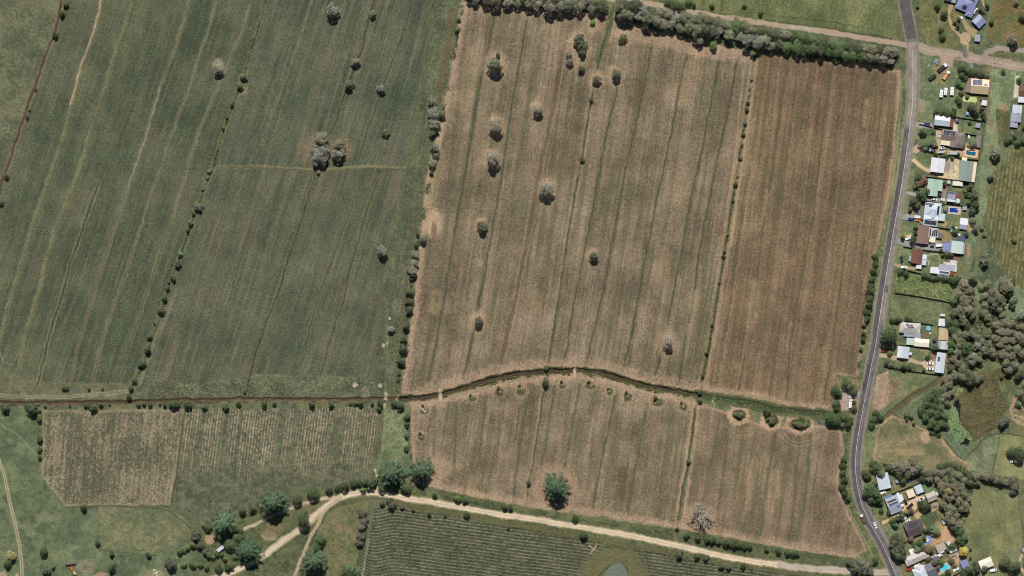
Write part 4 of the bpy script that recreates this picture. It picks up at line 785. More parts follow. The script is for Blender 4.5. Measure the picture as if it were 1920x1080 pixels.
section(h,-10.5,-13.5,10,13,'gable_v','terra','board',e=2.8,rise=1.6); section(h,10,-6,18,3,'flat_e','white','board',e=2.4,rise=.3,nm='annex_roof'); section(h,10,3.6,18.5,14,'flat_e','ice','board',e=2.35,rise=.3,nm='annex_roof'); section(h,0,14,10.5,22,'flat_s','white','board',e=2.3,rise=.2,nm='porch_roof',open_sides=True); section(h,-15,0,-10.6,10,'flat_w','grey','board',e=2.3,rise=.25,nm='porch_roof')
vents(h,[(2,-8),(2,7)],4.0)
h = house('shed_complex', 1770, 506, 7, 'rambling white tin sheds with a solar strip and a rusty end, above the overgrown lot', 'sheds')
section(h,-26,-3,-11,9,'flat_w','white','tin',e=2.7,rise=.35); section(h,-11,-10,19,1,'flat_n','grey','tin',e=2.8,rise=.5,nm='roof'); section(h,-11,1.2,11,14.5,'flat_s','white','tin',e=2.7,rise=.55,nm='roof'); section(h,11.2,3,23,13.5,'flat_e','rust','tin',e=2.5,rise=.2,nm='rusty_roof'); section(h,9,-20,22.5,-10.2,'flat_n','patchy','tin',e=2.4,rise=.3,nm='tin_roof'); section(h,-3,-15,8.8,-10.2,'flat_n','patchy','tin',e=2.3,rise=.2,nm='tin_roof'); section(h,19.2,-10,23,1,'flat_e','ice','tin',e=2.3,rise=.2,nm='awning')
solar(h,-8.5,3,9,7,zs(2.7,.55,-11,1.2,11,14.5,'s'),9,1); solar(h,-8.5,8.2,9,12.2,zs(2.7,.55,-11,1.2,11,14.5,'s'),9,1,True)
h = house('farmhouse', 1905.5, 215, 6, 'long pale house in three stepped roofs by the right edge', 'house')
section(h,-9,-18,9,-2.5,'gable_v','ice','board',e=2.9,rise=1.0); section(h,-10.5,-2.2,9,14,'gable_v','grey','board',e=2.75,rise=.9); section(h,-10,14.2,4,24.5,'flat_s','grey','board',e=2.4,rise=.3,nm='porch_roof')
h = house('house', 1924, 176, 4, 'rusty-roofed house with a white lean-to, cut by the right edge', 'house'); section(h,-14,-14,14,6,'gable_u','terra','brick',e=2.8,rise=1.3); section(h,-15,6.3,14,17,'flat_s','white','brick',e=2.4,rise=.4,nm='lean_to_roof')
h = house('cottage', 1706, 616, 5, 'grey hip-roofed house with dark solar panels, beside the big roadside tree', 'house')
section(h,-20,-11,19,9,'hip','stone',e=2.8,rise=2.0); section(h,-11,9.3,9,15.5,'flat_s','grey',e=2.3,rise=.25,nm='porch_roof'); section(h,9.2,8,21,18,'flat_s','grey',e=2.5,rise=.4,nm='verandah_roof')
zf = lambda x,y: 2.8+2.0*((11*M-y)/(10*M)); solar(h,-9,-7.6,-2,-4.6,zf,4,1); solar(h,-1.4,-7.4,5,-4.4,zf,4,1); solar(h,-6,-4,7,-1.2,zf,7,1); vents(h,[(-3,-9.5),(7,-9.2)],3.6)
h = house('carport', 1706, 640, 5, 'pale green square carport below the grey hip-roofed house', 'carport'); section(h,-7,-6.5,7,6.5,'flat_s','palemint','tin',e=2.5,rise=.3,open_sides=True)
h = house('shed', 1727.5, 642.5, 5, 'long ivory shed with a stained lower slope beside the pale green carport', 'shed'); section(h,-14,-7.5,14,7.5,'gable_u','ivory','tin',e=2.6,rise=.7)
h = house('shed', 1765.5, 604.5, 4, 'white square shed, topmost of three along the wood edge', 'shed'); section(h,-6.5,-7,6.5,7,'flat_s','white','tin',e=2.5,rise=.4)
h = house('shed', 1768.5, 626, 4, 'weathered tan shed between two white sheds along the wood edge', 'shed'); section(h,-9,-11.5,9,11.5,'gable_v','tan','tin',e=2.6,rise=.7)
h = house('shed', 1767.5, 647, 4, 'pale blue-white shed with a patched strip, just below the weathered tan shed', 'shed'); section(h,-9.5,-8,-4,8,'flat_w','grey','tin',e=2.4,rise=.3,nm='awning'); section(h,-4,-8,4.5,8,'flat_s','palemint','tin',e=2.6,rise=.4); section(h,4.7,-8,9.5,8,'flat_e','stone','tin',e=2.4,rise=.3,nm='awning')
h = house('lean_to', 1767, 590.5, 4, 'small white lean-to above the topmost white shed', 'shed'); section(h,-4.5,-2,4.5,2.5,'flat_s','white','tin',e=2.1,rise=.2)
h = house('house', 1693, 661, 7, 'small white and grey-blue gabled house on the pale concrete drive')
section(h,-11,-11.5,11,10.5,'gable_v','ice','board',e=3.0,rise=1.5); section(h,-11.2,-11.3,-4.6,10.3,'flat_w','white','board',e=3.05,rise=.9,nm='roof_sheet',openings=False,over=1.2); section(h,11.3,-2,16,3,'flat_e','white','board',e=2.2,rise=.2,nm='porch_roof')
h = house('shed', 1762.5, 680, 7, 'long white and grey ridged shed with two white cars parked beside it', 'shed'); section(h,-8.5,-19,8.5,19,'gable_v','ice','tin',e=3.0,rise=1.0); solar(h,-5.5,-11,-2,-2,zgv(-8.5,8.5,3.0,1.0),1,5)
h = house('house', 1656, 902, -13, 'plain white long-roofed house between roadside trees by the lower bend'); section(h,-11.5,-15,11.5,15,'gable_v','ice','board',e=2.9,rise=1.2); vents(h,[(3,0),(5,3)],3.9)
h = house('shed', 1669.5, 900, -13, 'small grey lean-to shed against the plain white house', 'shed'); section(h,-3.2,-5,3.2,5,'flat_s','dgrey','tin',e=2.2,rise=.3)
h = house('hut', 1682.5, 902, -15, 'small pale pointed-roof hut under the dark garden trees', 'hut'); section(h,-3.5,-3.2,3.5,3.2,'gable_v','grey','tin',e=2.0,rise=.6)
h = house('house', 1675, 945, -22, 'grey-roofed house with two dark ribbed solar bands and a blue strip')
section(h,-12,-15,12,17,'gable_u','grey','board',e=2.8,rise=1.6); section(h,-12,-18.5,3,-15.2,'flat_n','ice','board',e=2.4,rise=.2,nm='verandah_roof'); section(h,12.2,-17,17,2,'flat_e','white','board',e=2.4,rise=.3,nm='annex_roof'); section(h,17.2,-12,21,0,'flat_e','white','board',e=2.1,rise=.2,nm='awning')
zf = zgu(-15,17,2.8,1.6); solar(h,-10,-9,8,-5,zf,10,1); solar(h,-9,-3.2,8.5,.4,zf,10,1); solar(h,4,5,9,9,zf,3,1,True)
bl = MB(); bl.box(-11.5*M,15.4*M,2.70,2.5*M,18.3*M,2.78); bl.build('blue_sheet', mat('blue_tarp', A(70,130,190), .5), h)
h = house('shed', 1707, 925, -22, 'square tan-roofed shed on the sandy yard', 'shed'); section(h,-7,-7.5,7,7.5,'flat_s','cream','tin',e=2.6,rise=.3)
h = house('shed', 1722, 917, -22, 'pale grey gabled shed beside the square tan-roofed shed', 'shed'); section(h,-7,-8,7,8,'gable_v','ice','tin',e=2.7,rise=.8); section(h,5,3,10,9,'flat_e','dgrey','tin',e=2.2,rise=.2,nm='lean_to_roof')
h = house('shed', 1746, 931, -22, 'weathered pink-brown gabled shed at the wood edge beside the bright green lawn', 'shed'); section(h,-9.5,-8.5,9.5,8.5,'gable_u','pinkgrey','tin',e=2.6,rise=1.3)
h = house('hut', 1757.5, 925, -20, 'tiny white hut beside the weathered pink-brown shed', 'hut'); section(h,-2.6,-3.6,2.6,3.6,'flat_s','white','tin',e=2.1,rise=.3)
h = house('house', 1711, 990.5, -22, 'dark umber-roofed house with black solar rows beside a mown dark lawn')
section(h,-14,-14,13,15,'gable_u','umber','brick',e=2.8,rise=1.9); section(h,13.2,-12,20,12,'flat_e','umber','brick',e=2.4,rise=.3,nm='verandah_roof')
zf = zgu(-14,15,2.8,1.9); 
for r in range(3): solar(h,-7.5+r*.3,-10.5+r*3.2,11,-8+r*3.2,zf,8,1)
h = house('house', 1718, 1045, -24, 'stained white long-roofed house crossed by a palm shadow'); section(h,-23,-9,23,8.5,'hip','stone','board',e=2.8,rise=1.6); section(h,-8,-19,5,-9.2,'flat_n','ivory','board',e=2.4,rise=.3,nm='verandah_roof'); vents(h,[(-3,2),(3,4),(9,6),(2,-1)],4.0)
h = house('shed', 1763.5, 1026, -24, 'flat pink-grey shed amid the cluttered yard', 'shed'); section(h,-9,-7.5,9,7.5,'flat_s','pinkgrey','tin',e=2.6,rise=.4)
h = house('house', 1733, 1074, -24, 'star-ridged white hip-roofed house cut by the bottom edge'); section(h,-20,-15,6,16,'hip','ice','board',e=2.8,rise=2.4); section(h,4,-14,22,14,'gable_u','dgrey','board',e=2.8,rise=1.5); section(h,-13,-17,2,8,'gable_v','white','board',e=2.85,rise=1.8)
h = house('shed', 1808.5, 1057, -24, 'lavender-roofed square shed near the oval cyan pool', 'shed'); section(h,-7.5,-7.5,7.5,7.5,'flat_s','lavender','tin',e=2.6,rise=.4)
h = house('barn', 1848, 1056, -22, 'cream ribbed barn standing in the mown field beside a white van', 'barn'); section(h,-12.5,-9,12.5,9,'gable_u','ivory','tin',e=3.2,rise=.7)
h = house('shed', 1920, 1031, -20, 'small pale shed at the right edge of the round paddock', 'shed'); section(h,-4,-4,4,4,'flat_s','grey','tin',e=2.2,rise=.3)
h = house('shed', 1755, 1047, -24, 'small grey shed roof half under bushes in the cluttered yard', 'shed'); section(h,-6,-4,6,4,'flat_s','dgrey','tin',e=2.2,rise=.2)
h = house('shed', 1771, 978, -22, 'small white shed at the corner of the mown dark lawn', 'shed'); section(h,-4.5,-4,4.5,4,'flat_s','white','tin',e=2.2,rise=.3)
h = house('shed', 1779, 1019, -30, 'small white tin shed with junk beside the flat pink-grey shed', 'shed'); section(h,-3.5,-5,3.5,5,'flat_s','ice','tin',e=2.1,rise=.2)
h = house('shed', 1787, 1032, -24, 'long low white shed half hidden by a dark bush in the cluttered yard', 'shed'); section(h,-7,-2.6,7,2.6,'flat_s','white','tin',e=2.1,rise=.2)
h = house('shed', 414, 1028.5, -38, 'silvery L-shaped tin shed among the big pines of the homestead', 'shed'); section(h,-9,-3.5,7,3,'flat_s','ice','tin',e=2.4,rise=.3); section(h,-13,-3,-9.2,6,'flat_w','ice','tin',e=2.2,rise=.2,nm='lean_to_roof')
# ---------------------------------------------------------------- VEHICLES
TYRE = mat('tyre_rubber', (.02,.02,.02), .9); CHROME = mat('trim_metal', A(150,150,150), .35); LAMP = mat('headlamp_lens', A(230,230,220), .2); TAIL = mat('tail_lamp', A(170,40,36), .3)
def pmat(n, rgb): return mat('paint_'+n, A(*rgb), .3, spec=.5, var=.05)
PW = pmat('white', (240,240,240)); PS = pmat('silver', (186,190,198)); PB = pmat('blue', (44,60,110)); PK = pmat('black', (48,48,54)); PO = pmat('orange', (226,132,60)); PR = pmat('red', (186,60,48)); PG = pmat('grey', (110,114,124))
def wheels(par, L, W, r=.33, xs_=None):
    for x in (xs_ or (-L*.31, L*.31)):
        for y in (-W/2+.09, W/2-.09):
            w = MB(); w.wheel(x, y, r, .2); t = w.build('wheel', TYRE, par); rb = MB(); rb.wheel(x, y, r*.6, .22, 10); rb.v = [(a, b, c + r*.4) for a, b, c in rb.v]; rb.build('rim', CHROME, t)
def lamps(par, L, W, z=.62):
    for y in (-W*.34, W*.34):
        a = MB(); a.box(L/2-.06, y-.16, z, L/2+.02, y+.16, z+.14); a.build('headlight', LAMP, par)
        a = MB(); a.box(-L/2-.02, y-.16, z+.05, -L/2+.06, y+.16, z+.2); a.build('tail_light', TAIL, par)
def car(x, y, ang, label, paint=PW, L=4.5, W=1.85, kind='car', group=None, z=None, grow=1.12):
    """ang: plan direction of the bonnet, degrees clockwise from the right"""
    L *= grow; W *= grow
    nm = {'car':'parked_car','ute':'pickup_truck','van':'van','moving':'car'}[kind]
    o = empty(nm, x, y, ang, z); tag(o, label, {'car':'car','moving':'car','ute':'pickup','van':'van'}[kind], group)
    b = MB(); h = L/2
    if kind == 'van':
        b.prism_y([(-h,.3),(h,.3),(h,.95),(h*.82,1.15),(h*.58,1.95),(-h*.97,2.0),(-h,1.8)], -W/2, W/2); b.build('body', paint, o)
        g = MB(); g.add([(h*.80,-W*.42,1.2),(h*.80,W*.42,1.2),(h*.60,W*.38,1.92),(h*.60,-W*.38,1.92)],[(0,1,2,3)]); g.v=[(a+.03,c,d+.03) for a,c,d in g.v]; g.build('windscreen', GLASS, o)
    elif kind == 'ute':
        b.prism_y([(-h,.45),(h,.45),(h,.9),(h*.92,1.02),(h*.45,1.08),(-h*.12,1.08),(-h*.12,.75),(-h,.75)], -W/2, W/2)
        b.box(-h,-W/2,.75,-h+.08,W/2,1.1); b.box(-h+.08,-W/2,.75,-h*.12-.02,-W/2+.07,1.1); b.box(-h+.08,W/2-.07,.75,-h*.12-.02,W/2,1.1); b.build('body', paint, o)
        g = MB(); g.frustum(-h*.1,-W*.46,h*.44,W*.46,1.085,-h*.06,-W*.4,h*.26,W*.4,1.62); g.build('cabin_glass', GLASS, o)
        r = MB(); r.box(-h*.07,-W*.41,1.625,h*.27,W*.41,1.7,.03); r.build('roof', paint, o)
    else:
        b.prism_y([(-h,.3),(h,.3),(h,.72),(h*.93,.84),(h*.42,.95),(-h*.72,.98),(-h*.97,.9),(-h,.8)], -W/2, W/2); b.build('body', paint, o)
        g = MB(); g.frustum(-h*.74,-W*.46,h*.42,W*.46,.985,-h*.52,-W*.38,h*.12,W*.38,1.42); g.build('cabin_glass', GLASS, o)
        r = MB(); r.box(-h*.54,-W*.39,1.425,h*.13,W*.39,1.49,.03); r.build('roof', paint, o)
    wheels(o, L, W); lamps(o, L, W); return o
def caravan(x, y, ang, label, L=6, W=2.4, paint=PW, group=None, hatches=2):
    o = empty('caravan', x, y, ang); tag(o, label, 'caravan', group)
    b = MB(); h = L/2; b.prism_y([(-h,.5),(h*.94,.5),(h,.9),(h*.9,2.3),(h*.8,2.5),(-h*.92,2.5),(-h,2.3)], -W/2, W/2); b.build('body', paint, o)
    for k in range(hatches):
        c = MB(); u = -h*.5+k*h*.8; c.box(u-.3,-.3,2.505,u+.3,.3,2.62,.05); c.build('roof_hatch', PG, o)
    for s in (-1,1):
        w = MB(); yy = s*W/2; w.box(-h*.5,min(yy,yy+s*.03),1.3,h*.4,max(yy,yy+s*.03),1.9); w.build('window', GLASS, o)
    t = MB(); t.tube((h*.95,-.5,.45),(h+1.2,0,.45),.05); t.tube((h*.95,.5,.45),(h+1.2,0,.45),.05); t.build('tow_bar', CHROME, o)
    wheels(o, L, W, .32, (-L*.06, L*.06)); return o
def boat(x, y, ang, label, L=6.5, W=2.3, hull=PW, group=None):
    o = empty('boat', x, y, ang); tag(o, label, 'boat', group); n = 9; z0 = .45
    top = []; bot = []
    for i in range(n):
        t = i/(n-1); u = -L/2+L*t; w = W/2*(1-max(0,(t-.45)/.55)**2.2); top.append((u, w)); bot.append((u*.94, w*.55))
    poly = [(u,-w) for u,w in top]+[(u,w) for u,w in reversed(top[:-1])]; pb = [(u,-w) for u,w in bot]+[(u,w) for u,w in reversed(bot[:-1])]
    m = len(poly); mb = MB(); inn = [(u*.88,v*.78) for u,v in poly]
    mb.add([(u,v,z0) for u,v in pb]+[(u,v,1.35) for u,v in poly]+[(u,v,1.35) for u,v in inn]+[(u,v,.95) for u,v in inn],
           [tuple(range(m-1,-1,-1))]+[(r*m+i,r*m+(i+1)%m,(r+1)*m+(i+1)%m,(r+1)*m+i) for r in range(3) for i in range(m)]+[tuple(range(3*m,4*m))])
    mb.build('hull', hull, o)
    c = MB(); c.frustum(-L*.05,-W*.3,L*.2,W*.3,.96,0,-W*.26,L*.12,W*.26,1.75); c.build('windscreen', GLASS, o)
    s = MB(); s.box(-L*.3,-W*.3,.96,-L*.2,W*.3,1.4,.05); s.build('seat', PG, o); e = MB(); e.box(-L*.5,-.2,.7,-L*.42,.2,1.7,.06); e.build('outboard_motor', PK, o)
    t = MB(); t.box(-L*.4,-.6,.3,L*.62,-.5,.4); t.box(-L*.4,.5,.3,L*.62,.6,.4); t.build('trailer_frame', CHROME, o); wheels(o, L, W*.9, .28, (-L*.15,)); return o
def truck(x, y, ang, label, L, W, cab, tray, cover, cabL=2.3, group=None):
    o = empty('truck', x, y, ang); tag(o, label, 'truck', group); h = L/2
    c = MB(); c.prism_y([(h-cabL,.6),(h,.6),(h,1.5),(h-.35,2.45),(h-cabL,2.5)],-W/2,W/2); c.build('cab', cab, o)
    g = MB(); g.add([(h+.02,-W*.42,1.55),(h+.02,W*.42,1.55),(h-.30,W*.4,2.38),(h-.30,-W*.4,2.38)],[(0,1,2,3)]); g.build('windscreen', GLASS, o)
    f = MB(); f.box(-h,-.5,.55,h-cabL-.02,.5,.85); f.build('chassis', PK, o)
    b = MB(); e = h-cabL-.35; b.box(-h,-W/2,.9,e,W/2,1.1)
    for a,bb,cc,d in ((-h,-W/2,-h+.1,W/2),(e-.1,-W/2,e,W/2),(-h+.1,-W/2,e-.1,-W/2+.1),(-h+.1,W/2-.1,e-.1,W/2)): b.box(a,bb,1.1,cc,d,1.7)
    b.build('tray', tray, o); k = MB(); k.box(-h+.12,-W/2+.12,1.12,e-.12,W/2-.12,1.5,.15); k.build('load', cover, o)
    wheels(o, L, W, .48, (-L*.32, L*.34)); lamps(o, L, W, .9); return o

car(1641, 985, 69, 'white car driving on the lower bend of the road', PW, 4.6, kind='moving', z=.1)
truck(1617.5, 972, -115, 'white-cab truck with a rusty orange tray on the verge of the lower bend', 7.5, 2.3, PW, mat('tray_rust', A(176,96,72), .8), mat('load_rust', A(110,70,60), .8), 2.2)
truck(1767, 127, -42, 'truck with a white cab and long black tray, nearest the gravel heap', 9, 2.9, PW, PK, mat('black_cover', A(52,50,52), .8), 2.6)
o = empty('trailer', 1748, 145, -36); tag(o, 'black box trailer standing on the grass behind the black-tray truck', 'trailer')
MB().box(-3.1,-1.3,.7,3.1,1.3,2.2,.12).build('body', mat('black_cover', None), o); MB().tube((3.1,-.5,.6),(4.6,0,.6),.06).tube((3.1,.5,.6),(4.6,0,.6),.06).build('tow_bar', CHROME, o); wheels(o, 6, 2.4, .36, (-.6,.6))
truck(1774, 141, -56, 'truck with a white cab and tan timber tray beside the black-tray truck', 8, 2.6, PW, mat('tray_timber', A(206,158,112), .8), mat('timber_load', A(214,164,120), .8), 2.4)
GC = 'white caravans parked on the corner lawn'
caravan(1764.5, 175.5, -84, 'white caravan parked lowest on the corner lawn, leftmost of three', 6.2, 2.5, group=GC); caravan(1772.7, 171.5, -84, 'white caravan parked between two others on the corner lawn', 6.0, 2.4, group=GC); caravan(1784.6, 171, -85, 'white caravan with a pale awning rim, nearest the shrubs on the corner lawn', 6.6, 2.6, group=GC, hatches=3)
car(1828, 137.5, 62, 'black car on the short drive under the round dark bush', PK, 4.7)
car(1738.3, 233, 6, 'dark blue car on the grey driveway of the white house with the terracotta strip', PB, 4.3)
boat(1760.5, 252.5, -88, 'narrow white boat standing upright to the taupe house front', 4.2, 1.7); boat(1766.5, 277.3, 2, 'white motor boat beside the cream patio roof of the taupe house', 4.8, 2.2)
car(1739, 280, 10, 'silver car under garden palms on the sandy yard of the taupe house', PS, 4.9); car(1752.5, 275.5, -5, 'red car under garden palms beside the taupe house', PR, 4.2); car(1750.5, 282, 3, 'grey car by the lower fence of the taupe house', PG, 4.2)
o = empty('trailer', 1765.5, 284.5, 3); tag(o, 'small grey flat trailer below the white motor boat', 'trailer'); MB().box(-1.6,-1,.5,1.6,1,.62).box(-1.6,-1,.62,1.6,-.93,.95).box(-1.6,.93,.62,1.6,1,.95).build('body', PS, o); MB().tube((1.6,0,.5),(2.7,0,.5),.05).build('tow_bar', CHROME, o); wheels(o, 3, 2.1, .3, (0,))
caravan(1788, 287, 4, 'silver caravan between the boat and the kidney-shaped pool', 6.3, 2.5, PS, hatches=3)
car(1751.7, 373.3, 3, 'white station wagon below the mint-green house', PW, 4.3); car(1766.4, 374.3, 3, 'white hatchback between the mint-green house and the grey-white shed', PW, 3.6)
caravan(1720, 406.6, 4, 'white caravan on the drive of the ice-blue house', 5.0, 2.2); car(1708.3, 411, 4, 'dark blue car on the drive of the ice-blue house', PB, 4.2); car(1721, 413.2, 6, 'orange car below the white caravan on the ice-blue house drive', PO, 4.3)
car(1702.3, 447, -15, 'white car beside the round bush in front of the brown tiled house', PW, 4.2, kind='ute'); car(1761.5, 460, -4, 'white van on the grey yard beside the half-mint workshop', PW, 5.2, kind='van')
car(1695, 500.5, 6, 'white pickup on the dirt drive below the terracotta-brown house', PW, 4.5, kind='ute')
car(1744.3, 681.2, 3, 'white car beside the long ridged shed, upper of two', PW, 4.6); car(1744.5, 691.5, 3, 'white car beside the long ridged shed, lower of two', PW, 4.7)
car(1656.3, 657.5, 4, 'red car half under the big roadside tree', PR, 3.6)
car(1594.8, 748.5, -90, 'white car parked at the gravel rest area', PW, 4.4); caravan(1593.8, 759.5, -88, 'white caravan behind the white car at the gravel rest area', 4.8, 2.2)
boat(1726.5, 936, -21, 'long white motor boat beside the weathered pink-brown shed', 7.4, 2.7); car(1706, 949, -43, 'large black car with a white rear on the sandy yard', PK, 5.4, 2.0); car(1698, 941.5, 68, 'black car beside the white annex of the grey-roofed house', PK, 4.2)
car(1655.5, 923.5, -18, 'white pickup below the plain white long-roofed house', PW, 4.6, kind='ute'); car(1694.7, 972, -24, 'white van above the dark umber-roofed house', PW, 4.4, kind='van'); car(1702, 975.6, -24, 'white car half behind the dark umber roof', PW, 3.8)
car(1705, 1067.5, -18, 'red car on the lawn below the stained white long-roofed house', PR, 4.2); car(1719.3, 1060.5, -25, 'white van on the strip between two long white roofs', PW, 4.8, kind='van')
car(1862, 1069, -10, 'white van parked below the cream barn', PW, 4.9, kind='van'); car(1899, 865, -4, 'white car beside the dark tree in the mown paddock', PW, 3.8)
car(1761, 1041, -24, 'white van in the cluttered yard below the flat pink-grey shed', PW, 4.6, kind='van'); car(1749, 1043.5, -27, 'silver car in the cluttered yard, left of the white van', PS, 4.4); caravan(1765.5, 1034.5, -25, 'narrow white caravan tight against the flat pink-grey shed', 4.2, 1.5); car(1792, 1067.5, -24, 'white pickup on grass beside the lavender square shed', PW, 4.4, kind='ute')
boat(1793, 1040, 62, 'small white dinghy lying in the cluttered yard by the yellow tree', 3.6, 1.5)
o = empty('truck', 137.5, 1070, 56); tag(o, 'old truck with a rusty orange tray and cream cab in the rough pasture', 'truck')
MB().box(-4.2,-1.1,.9,.6,1.1,1.05).box(-4.2,-1.1,1.05,.6,-.95,1.6).box(-4.2,.95,1.05,.6,1.1,1.6).box(-4.2,-.95,1.05,-4.05,.95,1.6).build('tray', mat('rusty_steel', A(176,100,62), .9, var=.4), o)
MB().prism_y([(1.0,.6),(2.4,.6),(2.4,1.5),(2.2,2.3),(1.0,2.3)],-1.0,1.0).build('cab', (CREAM := pmat('cream',(232,222,160))), o); MB().prism_y([(2.42,.6),(3.6,.6),(3.6,1.25),(2.42,1.35)],-.85,.85).build('bonnet', CREAM, o); wheels(o, 7, 2.1, .45, (-2.4, 2.7))
o = empty('storage_tank', 133, 1057, -8); tag(o, 'long dark brown cylindrical tank lying beside the rusty truck', 'tank')
mb = MB(); mb.tube((-4.3,0,1.05),(4.3,0,1.05),1.0,n=18).build('tank_body', mat('tank_rust', A(112,96,94), .8, var=.3), o); b_ = MB()
for u in (-2.6,2.6): b_.box(u-.2,-.9,0,u+.2,.9,.35)
b_.build('cradle', mat('cradle_wood', A(110,90,70), .9), o)

# ---------------------------------------------------------------- POOLS, TANKS, TRAMPOLINES, YARD THINGS
WATER = {}
def water(n, rgb):
    m = mat('water_'+n, A(*rgb), .08, spec=.5, var=.1, scale=.4); return m
def pool(x, y, ang, pts, deck, label, rgb, deckm, rim=None):
    o = empty('swimming_pool', x, y, ang); tag(o, label, 'pool'); T = lambda q: [(u*M, -v*M) for u, v in q][::-1]
    d = MB(); d.prism_z(T(deck), -.2, .14); d.build('deck', deckm, o)
    r = MB(); r.prism_z(T([(u*1.1, v*1.16) for u, v in pts]), -.15, .2); r.build('coping', rim or mat('pool_coping', A(226,216,198), .6), o)
    w = MB(); w.prism_z(T(pts), -.1, .235); w.build('water', water(label[:9].strip().replace(' ', '_'), rgb), o); return o
pool(1820.5, 287, 3, [(-9,-4.5),(-6,-5.5),(-3,-3),(1,-2.2),(5,-3.4),(9,-2.5),(9,4),(5,5),(-9,3)], [(-12,-9),(-5,-12),(4,-9),(12,-7),(12.5,7),(8,9),(-12,6)], 'kidney-shaped teal pool in a sandy surround behind the taupe house', (46,104,130), mat('sandstone', A(228,186,134), .8))
o = pool(1788.5, 394, 4, [(-8.3,-4),(8.3,-4),(8.3,4.2),(-8.3,4.2)], [(-11,-7),(13,-7),(13,8),(-11,8)], 'rectangular deep-blue pool with a pale rim beside the ice-blue house', (34,62,150), mat('paving_grey', A(190,176,164), .8))
MB().box(5*M,1*M,.236,7.5*M,2.6*M,.30).build('pool_float', mat('float_white', A(230,236,240), .5), o)
pool(1771, 1064, -24, [(9.2*math.cos(t*math.pi/9), 5*math.sin(t*math.pi/9)*(1.06 if math.cos(t*math.pi/9) > 0 else .95)) for t in range(18)], [(-10,-4),(-5,-6.5),(6,-7),(10.5,-4),(10.5,4),(5,7),(-6,6.5),(-10,4)], 'oval bright cyan above-ground pool in the cluttered yard', (80,206,226), mat('pool_wall', A(200,190,170), .8))
def tank(x, y, r, label, rgb, h=2.4, group=None):
    o = empty('water_tank', x, y); tag(o, label, 'tank', group); R_ = r*M
    m_ = mat('tank_%d_%d' % (rgb[0], rgb[2]), A(*rgb), .6); MB().cyl(0,0,0,h,R_,n=28).build('tank_body', m_, o); MB().cyl(0,0,h+.005,h+.4,R_*1.02,.12,n=28).build('lid', m_, o); MB().cyl(R_*.4,0,h+.2,h+.5,.22,n=10).build('hatch', CHROME, o)
tank(1778.5, 342, 3.6, 'round mint water tank beside the mint-green house', (176,192,176)); tank(1795.5, 377, 4.5, 'larger round mint water tank beside the brown pergola', (196,216,204)); tank(1752, 636.5, 4, 'dark round water tank right of the long ivory shed', (70,72,84)); tank(1794, 226, 3.8, 'dark grey round tank below the back fence of the white house', (100,100,112), 2.0); tank(1691.5, 947.5, 3.2, 'pale round water tank against the grey-roofed house', (214,218,218), 2.0)
def trampoline(x, y, r, label, rim, bed):
    o = empty('trampoline', x, y); tag(o, label, 'trampoline'); R_ = r*M; mb = MB(); n = 28
    vs = [(q*math.cos(6.2832*i/n), q*math.sin(6.2832*i/n), z) for q, z in ((R_*.78,.8),(R_,.8),(R_,.88),(R_*.78,.88)) for i in range(n)]
    mb.add(vs, [(a*n+i, a*n+(i+1)%n, ((a+1)%4)*n+(i+1)%n, ((a+1)%4)*n+i) for a in range(4) for i in range(n)]); mb.build('rim_pad', rim, o)
    MB().cyl(0,0,.81,.84,R_*.77,n=28).build('jumping_bed', bed, o)
    for i in range(6):
        a = 6.2832*i/6; MB().tube((R_*.9*math.cos(a),R_*.9*math.sin(a),0),(R_*.9*math.cos(a),R_*.9*math.sin(a),.8),.04).build('leg', CHROME, o)
TBL = mat('pad_blue', A(112,160,176), .6); TGR = mat('pad_grey', A(130,140,140), .7); BED = mat('bed_dark', A(44,46,52), .8)
trampoline(1740.5, 615.5, 5, 'round pale-blue trampoline right of the grey hip-roofed house', TBL, mat('bed_blue', A(120,186,206), .7)); trampoline(1708, 900.5, 5, 'dark round trampoline on dry grass above the pale grey gabled shed', TGR, BED); trampoline(1721.5, 898.5, 4.2, 'smaller dark trampoline half shaded by trees, right of another', mat('pad_brown', A(110,100,92), .8), BED); trampoline(1737, 1012, 4.2, 'round trampoline with a pale yellow bed on a blue tarp', mat('pad_white', A(220,222,216), .6), mat('bed_yellow', A(222,206,130), .7))
o = MB().prism_z([(-3.4,-3.4),(3.4,-3.0),(3.2,2.8),(-3.0,3.2)], 0, .04).build('ground_tarp', mat('tarp_blue', A(112,144,200), .6)); o.location = (wx(1738.5), wy(1012), ground_h(1738,1012)+.1); o.rotation_euler = (0,0,.42); tag(o, 'square blue tarp spread under the yellow-bedded trampoline', 'tarp')
o = MB().prism_z([((-10.5 if abs(a)>1.6 else 10.5)*M+3.2*M*math.cos(a)*1.0, 5.2*M*math.sin(a)) for a in [x*math.pi/8 for x in range(-8,8)]], 0, .05).build('artificial_lawn', mat('turf_green', A(188,202,128), .9)); o.location = (wx(1818.5), wy(186.5), ground_h(1818,186)+.12); o.rotation_euler = (0,0,-.1); tag(o, 'pale lime artificial lawn with rounded ends below the tan and cream house', 'lawn')
def yard_seat(x, y, ang, label, m_, L=2.2, W=1.1, nm='garden_table', cat='table'):
    o = empty(nm, x, y, ang); tag(o, label, cat); MB().box(-L/2,-W/2,.68,L/2,W/2,.75,.03).build('table_top', m_, o)
    for a in (-1,1):
        for b in (-1,1): MB().box(a*(L/2-.15)-.05,b*(W/2-.15)-.05,0,a*(L/2-.15)+.05,b*(W/2-.15)+.05,.68).build('leg', CHROME, o)
